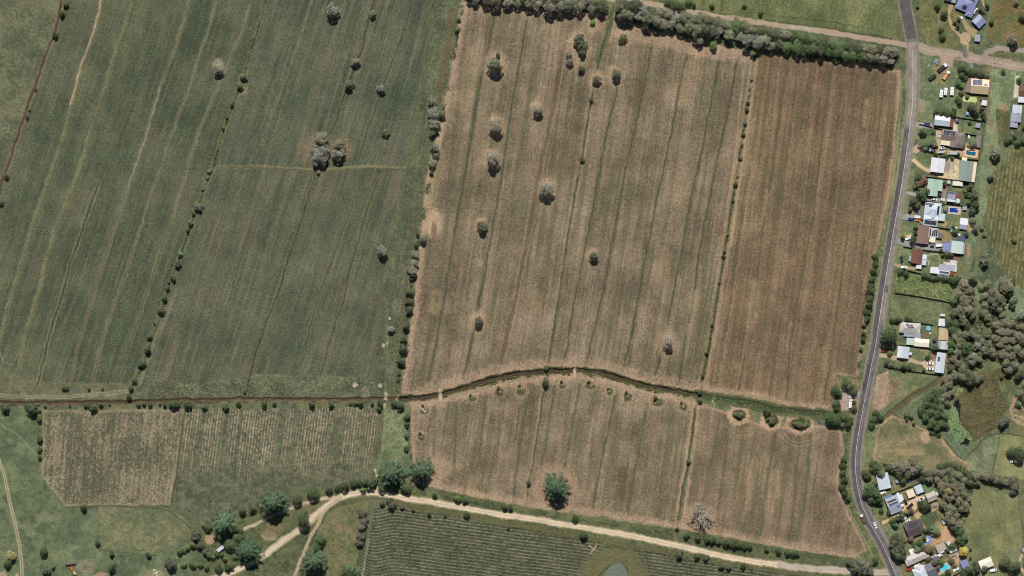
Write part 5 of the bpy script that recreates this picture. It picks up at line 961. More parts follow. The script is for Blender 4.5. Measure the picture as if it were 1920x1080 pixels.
yard_seat(1817, 256.5, 80, 'white garden table behind the taupe house', mat('table_white', A(236,236,230), .5), 3.2, 1.3); yard_seat(1743.5, 620.5+4, 0, 'small white table on the lawn below the pale-blue trampoline', mat('table_white', None), 1.6, 1.0); yard_seat(1793.5, 427, 10, 'white patio table by the fence above the grey hut', mat('table_white', None), 2.2, 1.4); yard_seat(1797, 439.5, 20, 'white garden table near the small navy shed', mat('table_white', None), 3, 1.6)
yard_seat(1753, 949.5, -10, 'grey metal table on the bare brown patch below the pink-brown shed', PG, 3.4, 1.6); yard_seat(1803, 33, 30, 'white garden table on the slope below the lavender hip-roofed house', mat('table_white', None), 2.2, 1.6)
for i, (x, y) in enumerate(((1826,24),(1828,20),(1831,17))):
    o = empty('water_tank', x, y); tag(o, ['small white round tank by the lavender house corner, lowest of three','small white round tank by the lavender house corner, between two others','small white round tank by the lavender house corner, topmost of three'][i], 'tank', 'white tanks by the lavender house'); MB().cyl(0,0,0,1.6,.8,n=16).build('tank_body', mat('tank_white', A(236,236,236), .5), o); MB().cyl(0,0,1.605,1.8,.82,.1,n=16).build('lid', mat('tank_white', None), o)
def clothesline(x, y, label):
    o = empty('clothesline', x, y); tag(o, label, 'clothesline'); MB().cyl(0,0,0,2.1,.05,n=8).build('post', CHROME, o); mb = MB()
    for k in range(4): a = math.pi/4+k*math.pi/2; mb.tube((0,0,2.1),(1.9*math.cos(a),1.9*math.sin(a),2.15),.04)
    mb.build('arm', CHROME, o)
clothesline(1803.5, 230, 'rotary clothesline beside the dark grey tank'); clothesline(1766, 434+2, 'rotary clothesline on dry grass right of the brown tiled house')
o = empty('play_canopy', 1813.5, 213); tag(o, 'small pale blue play canopy under the round garden tree', 'canopy'); MB().frustum(-1.2,-1.4,1.2,1.4,1.7,-.2,-.3,.2,.3,2.3).build('canopy_roof', mat('canopy_blue', A(150,178,206), .6), o)
for a in (-1,1):
    for b in (-1,1): MB().tube((a*1.1,b*1.3,0),(a*1.1,b*1.3,1.7),.05).build('post', CHROME, o)
# rock and rubble heaps, logs
def heap(x, y, r, label, m_, nm='rock_pile', cat='rock pile', n=14, h=.7, seed=1, parts=None):
    rr = random.Random(seed); mb = MB()
    for i in range(n):
        a = rr.random()*6.283; q = r*M*math.sqrt(rr.random()); s = (.18+.5*rr.random())*r*M*.5; cx, cy = q*math.cos(a), q*math.sin(a); z = h*(1-q/(r*M))*.7
        vs = [(cx+s*rr.uniform(.6,1)*math.cos(t*1.047+a), cy+s*rr.uniform(.6,1)*math.sin(t*1.047+a), max(-.05, z-s*.4)) for t in range(6)] + [(cx+s*.6*rr.uniform(.6,1)*math.cos(t*1.047+a+.3), cy+s*.6*rr.uniform(.6,1)*math.sin(t*1.047+a+.3), z+s*rr.uniform(.35,.7)) for t in range(6)]
        mb.add(vs, [tuple(range(5,-1,-1)), tuple(range(6,12))]+[(k,(k+1)%6,6+(k+1)%6,6+k) for k in range(6)])
    o = mb.build(nm, m_); o.location = (wx(x), wy(y), ground_h(x,y)); tag(o, label, cat); return o
PALE = mat('pale_stone', A(214,204,184), .9, var=.25); GRAVEL = mat('blue_gravel', A(150,156,170), .95, var=.25); BRUSH = mat('dead_brush', A(150,134,112), .95, var=.35)
MOUNDLAB = ['big pale stone heap, leftmost of the weedy mounds below the dark drain','dark weedy mound with few stones, right of the small drain crossing','pale stones ringed by weeds where the dark drain begins to rise','pale stones in a broad weed ring, left of the lone bush on the ditch','pale stones ringed by weeds, first right of the ditch bush','pale stones ringed by weeds under the crest of the dark drain','small pale stones in a weed ring, right of the drain crest','dull stones in a dark weed ring, midway down the falling drain','pale stones in a broad weed ring, second from the field corner','pale stones in a weed ring nearest the lower right field corner','small pale stone ring, alone below the leftmost weedy mound']
for i, (x, y, r) in enumerate(MOUNDS):
    if r == 6 and i == 1: heap(x, y, 2.0, MOUNDLAB[i], BRUSH, seed=i)
    else: heap(x+.4, y+.3, r*(.66 if i == 0 else .46), MOUNDLAB[i], PALE, seed=i, h=1.0, n=18 if i == 0 else 9)
heap(1757, 117, 5, 'blue-grey gravel heap beside the side road', GRAVEL, 'gravel_pile', 'gravel pile', 26, 1.3, 21); heap(1420, 992, 2.6, 'white bleached stones in a weedy patch of the lower right field', mat('bleached', A(224,220,206), .9), n=8, seed=23)
heap(160, 1062, 8, 'pale brush and rubble heap right of the rusty truck', BRUSH, 'brush_pile', 'brush pile', 34, .8, 24); heap(295, 1075, 9, 'broken concrete slabs at the bottom edge below the brown-grey tree', PALE, 'rubble_pile', 'rubble', 22, .5, 25)
heap(1741, 124, 3.2, 'white junk on the corner grass left of the gravel heap', mat('junk_white', A(230,230,224), .7), 'scrap_pile', 'junk', 7, .8, 26); heap(1743, 185, 5, 'dead brush heap on the lower corner lawn', BRUSH, 'brush_pile', 'brush pile', 22, .9, 27); heap(1720, 833, 2, 'two pale stones on the brown triangular paddock', PALE, 'rock_pile', 'rock pile', 4, .8, 28); heap(1682, 834, 2.0, 'small white and black junk heap on the triangular paddock', mat('junk_white', None), 'scrap_pile', 'junk', 5, .8, 29)
for i, (x, y, r, lab) in enumerate(((1775,990,5,'scrap heap on the brown yard right of the palm'),(1763,1012,4,'white scrap heap above the flat pink-grey shed'),(1783,1046,4,'white scrap in the middle of the cluttered yard'),(1773,1046,3.4,'grey scrap between van and dinghy in the cluttered yard'),(1788,1053,3,'grey scrap by the lavender square shed'),(1686,938-2,3,'white scrap behind the grey-roofed house'),(1703,929-1,4,'dark scrap left of the square tan-roofed shed'),(1722,696,3,'small white scrap heap by the lower fence of the concrete drive'),(1730,697,2.6,'pale box scrap nearest the lower end of the long ridged shed'),(1700,690,3.4,'bluish scrap along the lower fence of the concrete drive'),(1897,248,4,'grey scrap below the stepped-roof long house'),(1903,243,3,'white scrap beside the stepped-roof long house'),(1762,492,3,'stump heap on the lawn beside the rambling tin sheds'),(1787,28,4,'pale junk along the lavender house drive'),(1714,286,3,'brown stones along the taupe house fence'))):
    heap(x, y, r*.8, lab, [PALE, BRUSH, mat('junk_white', None), GRAVEL][i % 4], 'scrap_pile', 'junk', 9, .6, 40+i)
o = MB().tube((0,0,.5),(5.5,-2.2,.35),.35,.2,8).tube((1.6,-.6,.45),(.2,-2.2,1.0),.14,.06,6).tube((3.2,-1.2,.4),(4.2,.8,.8),.12,.05,6).build('fallen_log', mat('dead_wood', A(214,204,190), .9)); o.location = (wx(1062), wy(76), ground_h(1062,76)); tag(o, 'bleached fallen log pointing at the olive trees in the brown field', 'log')
# power poles
def pole(x, y, label, arm=1.0, h=8.5):
    o = empty('power_pole', x, y); tag(o, label, 'power pole'); MB().cyl(0,0,-.3,h,.17,.12,n=10).build('pole', mat('pole_wood', A(150,138,124), .9), o); MB().box(-arm,-.06,h-.9,arm,.06,h-.75).build('crossarm', mat('pole_wood', None), o)
    for u in (-.9,-.3,.3,.9): MB().cyl(u*arm,0,h-.75,h-.55,.05,.03,n=8).build('insulator', PALE, o)
pole(1865, 106, 'wooden power pole on the grass wedge between the side roads'); pole(1619, 715, 'wooden power pole beside the road above the rest area'); pole(1680, 304, 'wooden power pole on the field side of the road, opposite the curved sandy drive'); pole(1864, 138, 'slim pole with a pale box by the side road lawn', .6, 5); pole(1640, 1036, 'wooden power pole in the verge by the junction bushes'); pole(1661, 404, 'wooden power pole in the verge opposite the ice-blue house'); pole(1636, 953, 'power pole on the garden side of the lower bend', .8, 8)
# fences: posts, rails and boards of each run
FB = {'dark': mat('fence_boards', A(70,64,60), .9, var=.25), 'pale': mat('fence_pale', A(190,176,160), .9, var=.2), 'wire': mat('fence_wire_post', A(120,110,98), .9)}
def fence(s, label, m='dark', h=1.8):
    pts = P(s); o = empty('fence', *pts[0]); tag(o, label, 'fence'); ox, oy, oz = o.location; b = MB(); p_ = MB()
    for i in range(len(pts)-1):
        a = Vector((wx(pts[i][0])-ox, wy(pts[i][1])-oy, 0)); c = Vector((wx(pts[i+1][0])-ox, wy(pts[i+1][1])-oy, 0)); d = (c-a); L = d.length; u = d/L; nrm = Vector((-u.y, u.x, 0))
        n = max(1, int(L/2.4))
        for k in range(n):
            q = a+u*(L*k/n); r = a+u*(L*(k+1)/n); t = nrm*.03
            zs_ = ((.05, h),) if m != 'wire' else ((.5,.56),(.95,1.01),(1.3,1.36))
            for z0, z1 in zs_:
                vs = [q-t, r-t, r+t, q+t]; b.add([(v.x, v.y, z0) for v in vs]+[(v.x, v.y, z1) for v in vs], [(3,2,1,0),(4,5,6,7),(0,1,5,4),(1,2,6,5),(2,3,7,6),(3,0,4,7)])
            q2 = q - nrm*.09; p_.box(q2.x-.05, q2.y-.05, 0, q2.x+.05, q2.y+.05, h+.08 if m != 'wire' else 1.4)
    b.build('panel' if m != 'wire' else 'rail', FB[m], o); p_.build('posts', FB['pale' if m == 'pale' else 'wire'], o)
for a in (('1789,219 1845,227', 'dark board fence below the lawn with the round garden tree'), ('1751,239 1765,242 1800,248', 'dark board fence between the white house and the taupe house'), ('1808,250 1841,255', 'dark board fence above the long narrow taupe shed'), ('1845,228 1840,256', 'pale boundary fence at the end of the lawn with the white shed', 'pale'), ('1735,283 1752,287 1780,291 1802,297 1834,300', 'dark board fence below the caravan and kidney pool'), ('1841,256 1835,300', 'dark boundary fence beside the long narrow taupe shed'), ('1735,331 1765,334 1797,338', 'dark board fence above the mint-green house'), ('1736,376 1763,381', 'dark board fence above the ice-blue house'), ('1774,381 1800,385 1820,389', 'dark board fence above the rectangular pool'), ('1757,426 1784,430', 'dark board fence below the ice-blue house lawn'), ('1831,304 1826,342', 'dark boundary fence right of the sea-green shed'), ('1820,390 1812,432', 'low post fence at the lawn end beside the rectangular pool', 'wire'), ('1694,462 1711,465', 'short dark fence left of the terracotta-brown house'), ('1729,468 1767,473', 'dark board fence right of the terracotta-brown house'), ('1692,505 1728,513', 'dark board fence below the dirt drive of the terracotta-brown house'), ('1808,437 1812,478', 'pale fence right of the half-mint workshop', 'pale'), ('1678,549 1720,555 1783,567', 'long dark fence below the overgrown lot'), ('1697,557 1695,596', 'thin wire fence above the grey hip-roofed house', 'wire'), ('1701,602 1750,609', 'dark board fence behind the grey hip-roofed house'), ('1685,646 1740,653 1775,659', 'dark board fence below the ivory shed'), ('1657,687 1710,696 1770,704', 'long dark fence below the concrete drive yard'), ('1669,927 1692,918 1730,903', 'dark board fence between the white house yard and the grey-roofed house'), ('1694,1018 1703,1013', 'short dark fence above the stained white roof'), ('1787,1079 1818,1063', 'dark board fence below the lavender square shed'), ('1814,1048 1832,1085', 'wire fence along the round paddock side of the cluttered yard', 'wire'), ('1779,1043 1789,1041', 'short pale fence in the cluttered yard', 'pale'), ('1723,978 1735,1001', 'pale fence beside the mown dark lawn', 'pale'), ('1786,200 1790,219', 'dark fence left of the lawn with the round garden tree'), ('1838,187 1850,188 1849,178', 'dark fence corner beside the small pinkish white shed'), ('1855,148 1853,205', 'pale fence right of the tan and cream house', 'pale'), ('1894,208 1890,245', 'pale fence left of the stepped-roof long house', 'pale'), ('1858,0 1851,55', 'wire fence line right of the lavender house', 'wire'), ('1723,232 1748,238', 'low pale fence below the blue car driveway', 'pale')):
    fence(*a)
# ---------------------------------------------------------------- TREES AND SHRUBS
LEAF = leafmat('leaves'); GBARK = mat('grey_bark', A(168,160,148), .85, var=.35, scale=2); BARK = mat('bark', A(120,106,92), .9, var=.3, scale=2); PBARK = mat('pale_bark', A(214,206,196), .8, var=.2, scale=2)
rng = np.random.default_rng(7)
def leaf_mesh(name, cen, nor, size, tone):
    """many small leaf sprays (bent quads) as one crown mesh"""
    n = len(cen); r = rng.normal(size=(n, 3)); t = np.cross(nor, r); t /= np.linalg.norm(t, axis=1)[:, None]+1e-9; b = np.cross(nor, t)
    s = size[:, None]; asp = rng.uniform(.55, .9, (n, 1))
    v = np.stack([cen-t*s, cen-b*s*asp+nor*s*.18, cen+t*s, cen+b*s*asp+nor*s*.18], 1).reshape(-1, 3)
    me = bpy.data.meshes.new(name); me.vertices.add(4*n); me.vertices.foreach_set('co', v.ravel().astype(np.float32))
    me.loops.add(4*n); me.loops.foreach_set('vertex_index', np.arange(4*n, dtype=np.int32))
    me.polygons.add(n); me.polygons.foreach_set('loop_start', np.arange(0, 4*n, 4, dtype=np.int32))
    a = me.attributes.new('tone', 'FLOAT_COLOR', 'POINT'); c = np.ones((n, 4, 4)); c[:, :, :3] = tone[:, None, :]; a.data.foreach_set('color', c.ravel().astype(np.float32))
    me.update(); me.materials.append(LEAF); return me
def lobes_crown(name, lobes, n, sz, up=.5, jit=.5, fill=.25):
    """lobes: list of (x,y,z,rx,rz); leaves sit through the outer part of every lobe"""
    L = np.array(lobes, float); w = L[:, 3]**2; k = rng.choice(len(L), n, p=w/w.sum()); d = rng.normal(size=(n, 3)); d[:, 2] = np.where(d[:, 2] < -.3*np.abs(d[:, 2]).max(), -d[:, 2], d[:, 2]); d /= np.linalg.norm(d, axis=1)[:, None]
    q = 1-fill*rng.random(n)**1.2-.0; q = np.where(rng.random(n) < .06, q*1.14, q)
    c = L[k, :3] + d*q[:, None]*np.stack([L[k, 3], L[k, 3], L[k, 4]], 1)
    # leaves buried deep inside a neighbouring lobe are dropped
    keep = np.ones(n, bool)
    for x, y, z, rx, rz in lobes: keep &= (((c[:, 0]-x)/rx)**2+((c[:, 1]-y)/rx)**2+((c[:, 2]-z)/rz)**2) > .42
    c = c[keep]; d = d[keep]; k = k[keep]
    nor = d*.7 + rng.normal(size=d.shape)*jit; nor[:, 2] += up; nor /= np.linalg.norm(nor, axis=1)[:, None]
    lt = rng.random(len(L)); lh = rng.random(len(L))
    tone = np.stack([np.clip(.25+.4*lt[k]+.45*(rng.random(len(c))-.35), 0, 1), np.clip(lh[k]*.6+.4*rng.random(len(c)), 0, 1), rng.random(len(c))], 1)
    return leaf_mesh(name, c, nor, sz*rng.uniform(.7, 1.35, len(c)), tone)
def trunk_mesh(name, h, r, limbs, material, seed=0, reach=.6):
    rr = random.Random(seed); mb = MB(); mb.tube((0,0,-.06*h), (rr.uniform(-.03,.03),rr.uniform(-.03,.03),h*.62), r, r*.62, 8)
    for i in range(limbs):
        a = 6.283*i/limbs+rr.random(); z = h*(.3+.3*rr.random()); q = reach*(.6+.4*rr.random()); e = (q*math.cos(a), q*math.sin(a), z+h*(.25+.2*rr.random())); m = (e[0]*.5, e[1]*.5, z+(e[2]-z)*.35)
        mb.tube((0,0,z), m, r*.42, r*.3, 6); mb.tube(m, e, r*.3, r*.12, 5)
    me = bpy.data.meshes.new(name); me.from_pydata(mb.v, [], mb.f); me.update(); me.materials.append(material); return me
def rlobes(k, n, spread, r0, r1, z0, z1, flat=.8, seed=0):
    rr = random.Random(seed); out = []
    for i in range(n):
        a = i*2.39996+rr.random()*.8; q = spread*math.sqrt((i+.4)/n)*rr.uniform(.85, 1.1); r = rr.uniform(r0, r1); z = z1-(z1-z0)*(q/spread)**2*rr.uniform(.6, 1.1)
        out.append((q*math.cos(a), q*math.sin(a), z, r, r*flat))
    return out
V = {}                       # kind -> list of (crown mesh, trunk mesh); unit: crown radius 1
def variants(kind, n, f): V[kind] = [f(i) for i in range(n)]
variants('gum', 7, lambda i: (lobes_crown('gum_crown', rlobes(0, 11+i % 4, .74, .26, .44, .75, 1.75, .85, 10+i), 2600, .058, .35, .8, .4), trunk_mesh('gum_trunk', 1.9, .055, 5, PBARK, i)))
variants('dgum', 4, lambda i: (lobes_crown('olive_crown', rlobes(0, 12, .72, .28, .44, .5, 1.6, .95, 40+i), 2500, .060, .3, .75, .4), trunk_mesh('olive_trunk', 1.7, .06, 5, BARK, 20+i)))
variants('green', 4, lambda i: (lobes_crown('leafy_crown', rlobes(0, 14, .70, .28, .42, .6, 1.45, .85, 60+i), 2600, .060, .4, .7, .4), trunk_mesh('leafy_trunk', 1.4, .06, 5, BARK, 30+i)))
variants('dense', 3, lambda i: (lobes_crown('dense_crown', rlobes(0, 16, .66, .30, .40, .5, 1.25, .9, 80+i), 2400, .055, .5, .4), trunk_mesh('dense_trunk', 1.2, .07, 5, BARK, 40+i)))
variants('bush', 5, lambda i: (lobes_crown('bush_crown', rlobes(0, 6+i % 3, .55, .36, .5, .35, .95, .85, 100+i), 700, .095, .5, .5), trunk_mesh('bush_stem', .8, .05, 5, BARK, 50+i)))
def pine(i):
    rr = random.Random(200+i); lob = []
    for w in range(6):
        z = .70+.26*w; R_ = 1.0-.13*w; nb = 12-w
        for b in range(nb):
            a = 6.283*(b+.5*(w % 2))/nb+rr.uniform(-.16, .16); ln = R_*rr.uniform(.74, 1.12)
            for s in np.arange(.30, 1.01, .16):
                rad = .135*rr.uniform(.8, 1.2)*(1.12-.35*s); lob.append((ln*s*math.cos(a)+rr.uniform(-.03,.03), ln*s*math.sin(a)+rr.uniform(-.03,.03), z+.10*s*(1-s)*4-.12*s+rr.uniform(-.04,.04), rad, rad*.75))
    lob.append((0,0,2.15,.2,.22))
    return (lobes_crown('pine_crown', lob, 12000, .032, .55, .55, .35), trunk_mesh('pine_trunk', 2.2, .05, 7, BARK, 60+i, .7))
variants('pine', 4, pine)
def bare(i, leaves=500):
    rr = random.Random(300+i); mb = MB(); tips = []
    mb.tube((0,0,-.1), (0,0,.55), .07, .055, 8)
    for b in range(26):
        a = b*2.4+rr.uniform(-.2,.2); el = rr.uniform(.25, 1.2); ln = rr.uniform(.75, 1.08); p = Vector((0,0,.35+.25*rr.random())); d = Vector((math.cos(a)*math.cos(el), math.sin(a)*math.cos(el), math.sin(el)*.9)); r = .034
        for s in range(4):
            q = p+d*ln/4; mb.tube(p, q, r, r*.72, 5); r *= .72; p = q; d = (d+Vector((rr.uniform(-.3,.3), rr.uniform(-.3,.3), rr.uniform(-.12,.2)))).normalized()
            for t in range(3):
                e = p+(d+Vector((rr.uniform(-.9,.9), rr.uniform(-.9,.9), rr.uniform(-.3,.5)))).normalized()*rr.uniform(.12,.26); mb.tube(p, e, r*.7, .009, 4); tips.append(e)
    me = bpy.data.meshes.new('branches'); me.from_pydata(mb.v, [], mb.f); me.update(); me.materials.append(GBARK)
    t = np.array([tuple(q) for q in tips]); k = rng.integers(0, len(t), leaves); c = t[k]+rng.normal(size=(leaves, 3))*.045; nor = rng.normal(size=(leaves, 3)); nor[:, 2] += .7; nor /= np.linalg.norm(nor, axis=1)[:, None]
    return (leaf_mesh('sparse_leaves', c, nor, .028*rng.uniform(.6, 1.4, leaves), rng.random((leaves, 3))), me)
variants('bare', 2, lambda i: bare(i, 2800 if i == 0 else 1900))
def palm(i):
    rr = random.Random(400+i); C_ = []; N_ = []
    for f in range(20):
        a = f*2.4+rr.uniform(-.1,.1); up = rr.uniform(.1,.9)
        for s in np.linspace(.1, 1, 15):
            x = s*.98; z = 1.35+up*.5*s-(.55+.25*up)*s*s
            for sd in (-1, 1): C_.append((x*math.cos(a)-sd*.07*(1-.5*s)*math.sin(a), x*math.sin(a)+sd*.07*(1-.5*s)*math.cos(a), z-.03)); N_.append((-sd*.5*math.sin(a)*-1, sd*.5*math.cos(a)*-1, 1))
    C_ = np.array(C_); N_ = np.array(N_)+rng.normal(size=(len(N_), 3))*.25; N_ /= np.linalg.norm(N_, axis=1)[:, None]; mb = MB(); mb.tube((0,0,-.1), (0,0,1.35), .085, .07, 9)
    me = bpy.data.meshes.new('palm_trunk'); me.from_pydata(mb.v, [], mb.f); me.update(); me.materials.append(BARK)
    return (leaf_mesh('palm_fronds', C_, N_, .075*np.ones(len(C_)), np.clip(rng.random((len(C_), 3))*.5+.3, 0, 1)), me)
variants('palm', 2, palm)
KIND = {  # kind: (object name, category, mesh family, height factor, sunlit colours)
 'gum': ('gum_tree','tree','gum',1.0,((152,156,126),(160,160,132),(142,148,114),(162,158,138))), 'wgum': ('gum_tree','tree','gum',1.0,((170,172,154),(166,168,148),(176,176,160))), 'bgum': ('gum_tree','tree','gum',1.0,((154,150,120),(148,148,118),(142,148,112),(158,152,126))),
 'dgum': ('olive_tree','tree','dgum',1.0,((112,120,90),(104,112,84),(118,124,98))), 'green': ('leafy_tree','tree','green',1.0,((104,132,82),(96,124,76),(112,136,88))), 'lime': ('leafy_tree','tree','green',.9,((128,166,84),(120,160,92))), 'dense': ('dense_tree','tree','dense',1.0,((88,106,68),(84,100,66),(94,110,72))),
 'bush': ('bush','bush','bush',1.0,((84,102,64),(78,96,60),(92,108,72))), 'gbush': ('bush','bush','bush',1.0,((108,136,80),(114,138,88))), 'obush': ('bush','bush','bush',.8,((124,126,86),(116,118,82))), 'pine': ('pine_tree','tree','pine',1.0,((120,152,112),(114,146,108),(124,156,116))),
 'barered': ('bare_tree','tree','bare',.95,((124,112,96),)), 'bare': ('bare_tree','tree','bare',.95,((168,162,142),)), 'palm': ('palm_tree','palm','palm',1.2,((130,148,110),(120,140,100))), 'yellow': ('flowering_tree','tree','green',.9,((206,194,96),)), 'straw': ('flowering_tree','tree','green',.9,((184,172,116),)), 'red': ('red_leaf_shrub','shrub','green',.8,((140,110,94),(132,104,90))), 'grey': ('grey_shrub','shrub','dgum',.9,((140,140,122),(132,134,114)))}
LOOK = {'barered':'sparse tree','straw':'straw-topped tree','gum':'grey-green gum tree','wgum':'silvery gum tree','bgum':'tan-tipped gum tree','dgum':'dark olive tree','green':'leafy green tree','lime':'bright green tree','dense':'dense dark tree','bush':'dark bush','gbush':'green bush','obush':'olive bush','pine':'blue-green spreading pine','bare':'bare pale tree','palm':'palm tree','yellow':'yellow flowering tree','red':'reddish shrub','grey':'greyish shrub'}
cnt = 0
BR_ = {'gum': .98, 'wgum': .88, 'bgum': 1.02, 'pine': .66, 'grey': .85, 'bush': .95, 'dense': 1.0, 'bare': 1.3, 'barered': .9, 'lime': 1.1}
HS_ = {'gum': 1.15, 'dgum': 1.2, 'bush': 1.45, 'dense': 1.25, 'green': 1.2, 'pine': 1.0}
def plant(kind, x, y, r, label, group=None):
    """one tree or shrub: an Empty with trunk and crown; a very small bush is one mesh"""
    global cnt
    cnt += 1; nm, cat, fam, hf, cols = KIND[kind]; rr = random.Random(int(x*7+y*131)); cm, tm = V[fam][rr.randrange(len(V[fam]))]
    if fam == 'bare': cm, tm = V['bare'][0 if r > 16 else 1]
    s = r*M*(1.16 if fam == 'bush' else 1.06); sz = s*hf*HS_.get(fam, 1.0)*rr.uniform(.9, 1.15); yaw = rr.random()*6.283; sx = rr.uniform(.84, 1.16); k = rr.uniform(.85, 1.12)
    if s > 9: sz *= .8
    c = cols[rr.randrange(len(cols))]; col = (*A(*c, k*BR_.get(kind, 1.05)), 1.0)
    if r < 4.6:
        o = bpy.data.objects.new(nm, cm); COL.objects.link(o); o.location = (wx(x), wy(y), ground_h(x, y)-.05*s); o.rotation_euler = (0,0,yaw); o.scale = (s*sx, s/sx, sz); o.color = col; tag(o, label, cat, group); return o
    o = bpy.data.objects.new(nm, None); COL.objects.link(o); o.location = (wx(x), wy(y), ground_h(x, y)-.02); tag(o, label, cat, group)
    for n2, me in (('trunk' if fam not in ('bush','bare') else 'stems' if fam == 'bush' else 'branches', tm), ('crown' if fam != 'palm' else 'fronds', cm)):
        ch = bpy.data.objects.new(n2, me); COL.objects.link(ch); ch.parent = o; ch.rotation_euler = (0,0,yaw); ch.scale = (s*sx, s/sx, sz); ch.color = col
    return o
def ordn(i): return '%d%s' % (i, 'th' if 10 <= i % 100 <= 20 else {1:'st',2:'nd',3:'rd'}.get(i % 10, 'th'))
def zone(phrase, group, axis, kind, s):
    """trees of one place; each label tells the tree by its look and its place along the row"""
    T = []
    for q in s.split(';'):
        f = q.split()
        if len(f) < 3: continue
        T.append((float(f[0]), float(f[1]), float(f[2]), f[3] if len(f) > 3 else kind))
    T.sort(key=lambda t: t[0] if axis == 'x' else t[1]); n = len(T); a, b = ('left', 'right') if axis == 'x' else ('top', 'bottom')
    for i, (x, y, r, k) in enumerate(T):
        size = 'tiny ' if r < 3.6 else 'small ' if r < 6.2 else 'broad ' if 11.5 < r < 20 else 'huge ' if r >= 20 else ''
        if n == 1: lab = size+LOOK[k]+' '+phrase
        else: lab = size+LOOK[k]+' '+phrase+', '+('%smost' % a if i == 0 else '%smost' % b if i == n-1 else ordn(i+1)+' from '+a if i < n/2 else ordn(n-i)+' from '+b)
        plant(k, x, y, r, lab, group)
def solo(s):
    for q in s.strip().split('\n'):
        f = q.split(' ', 4); plant(f[3], float(f[0]), float(f[1]), float(f[2]), f[4])

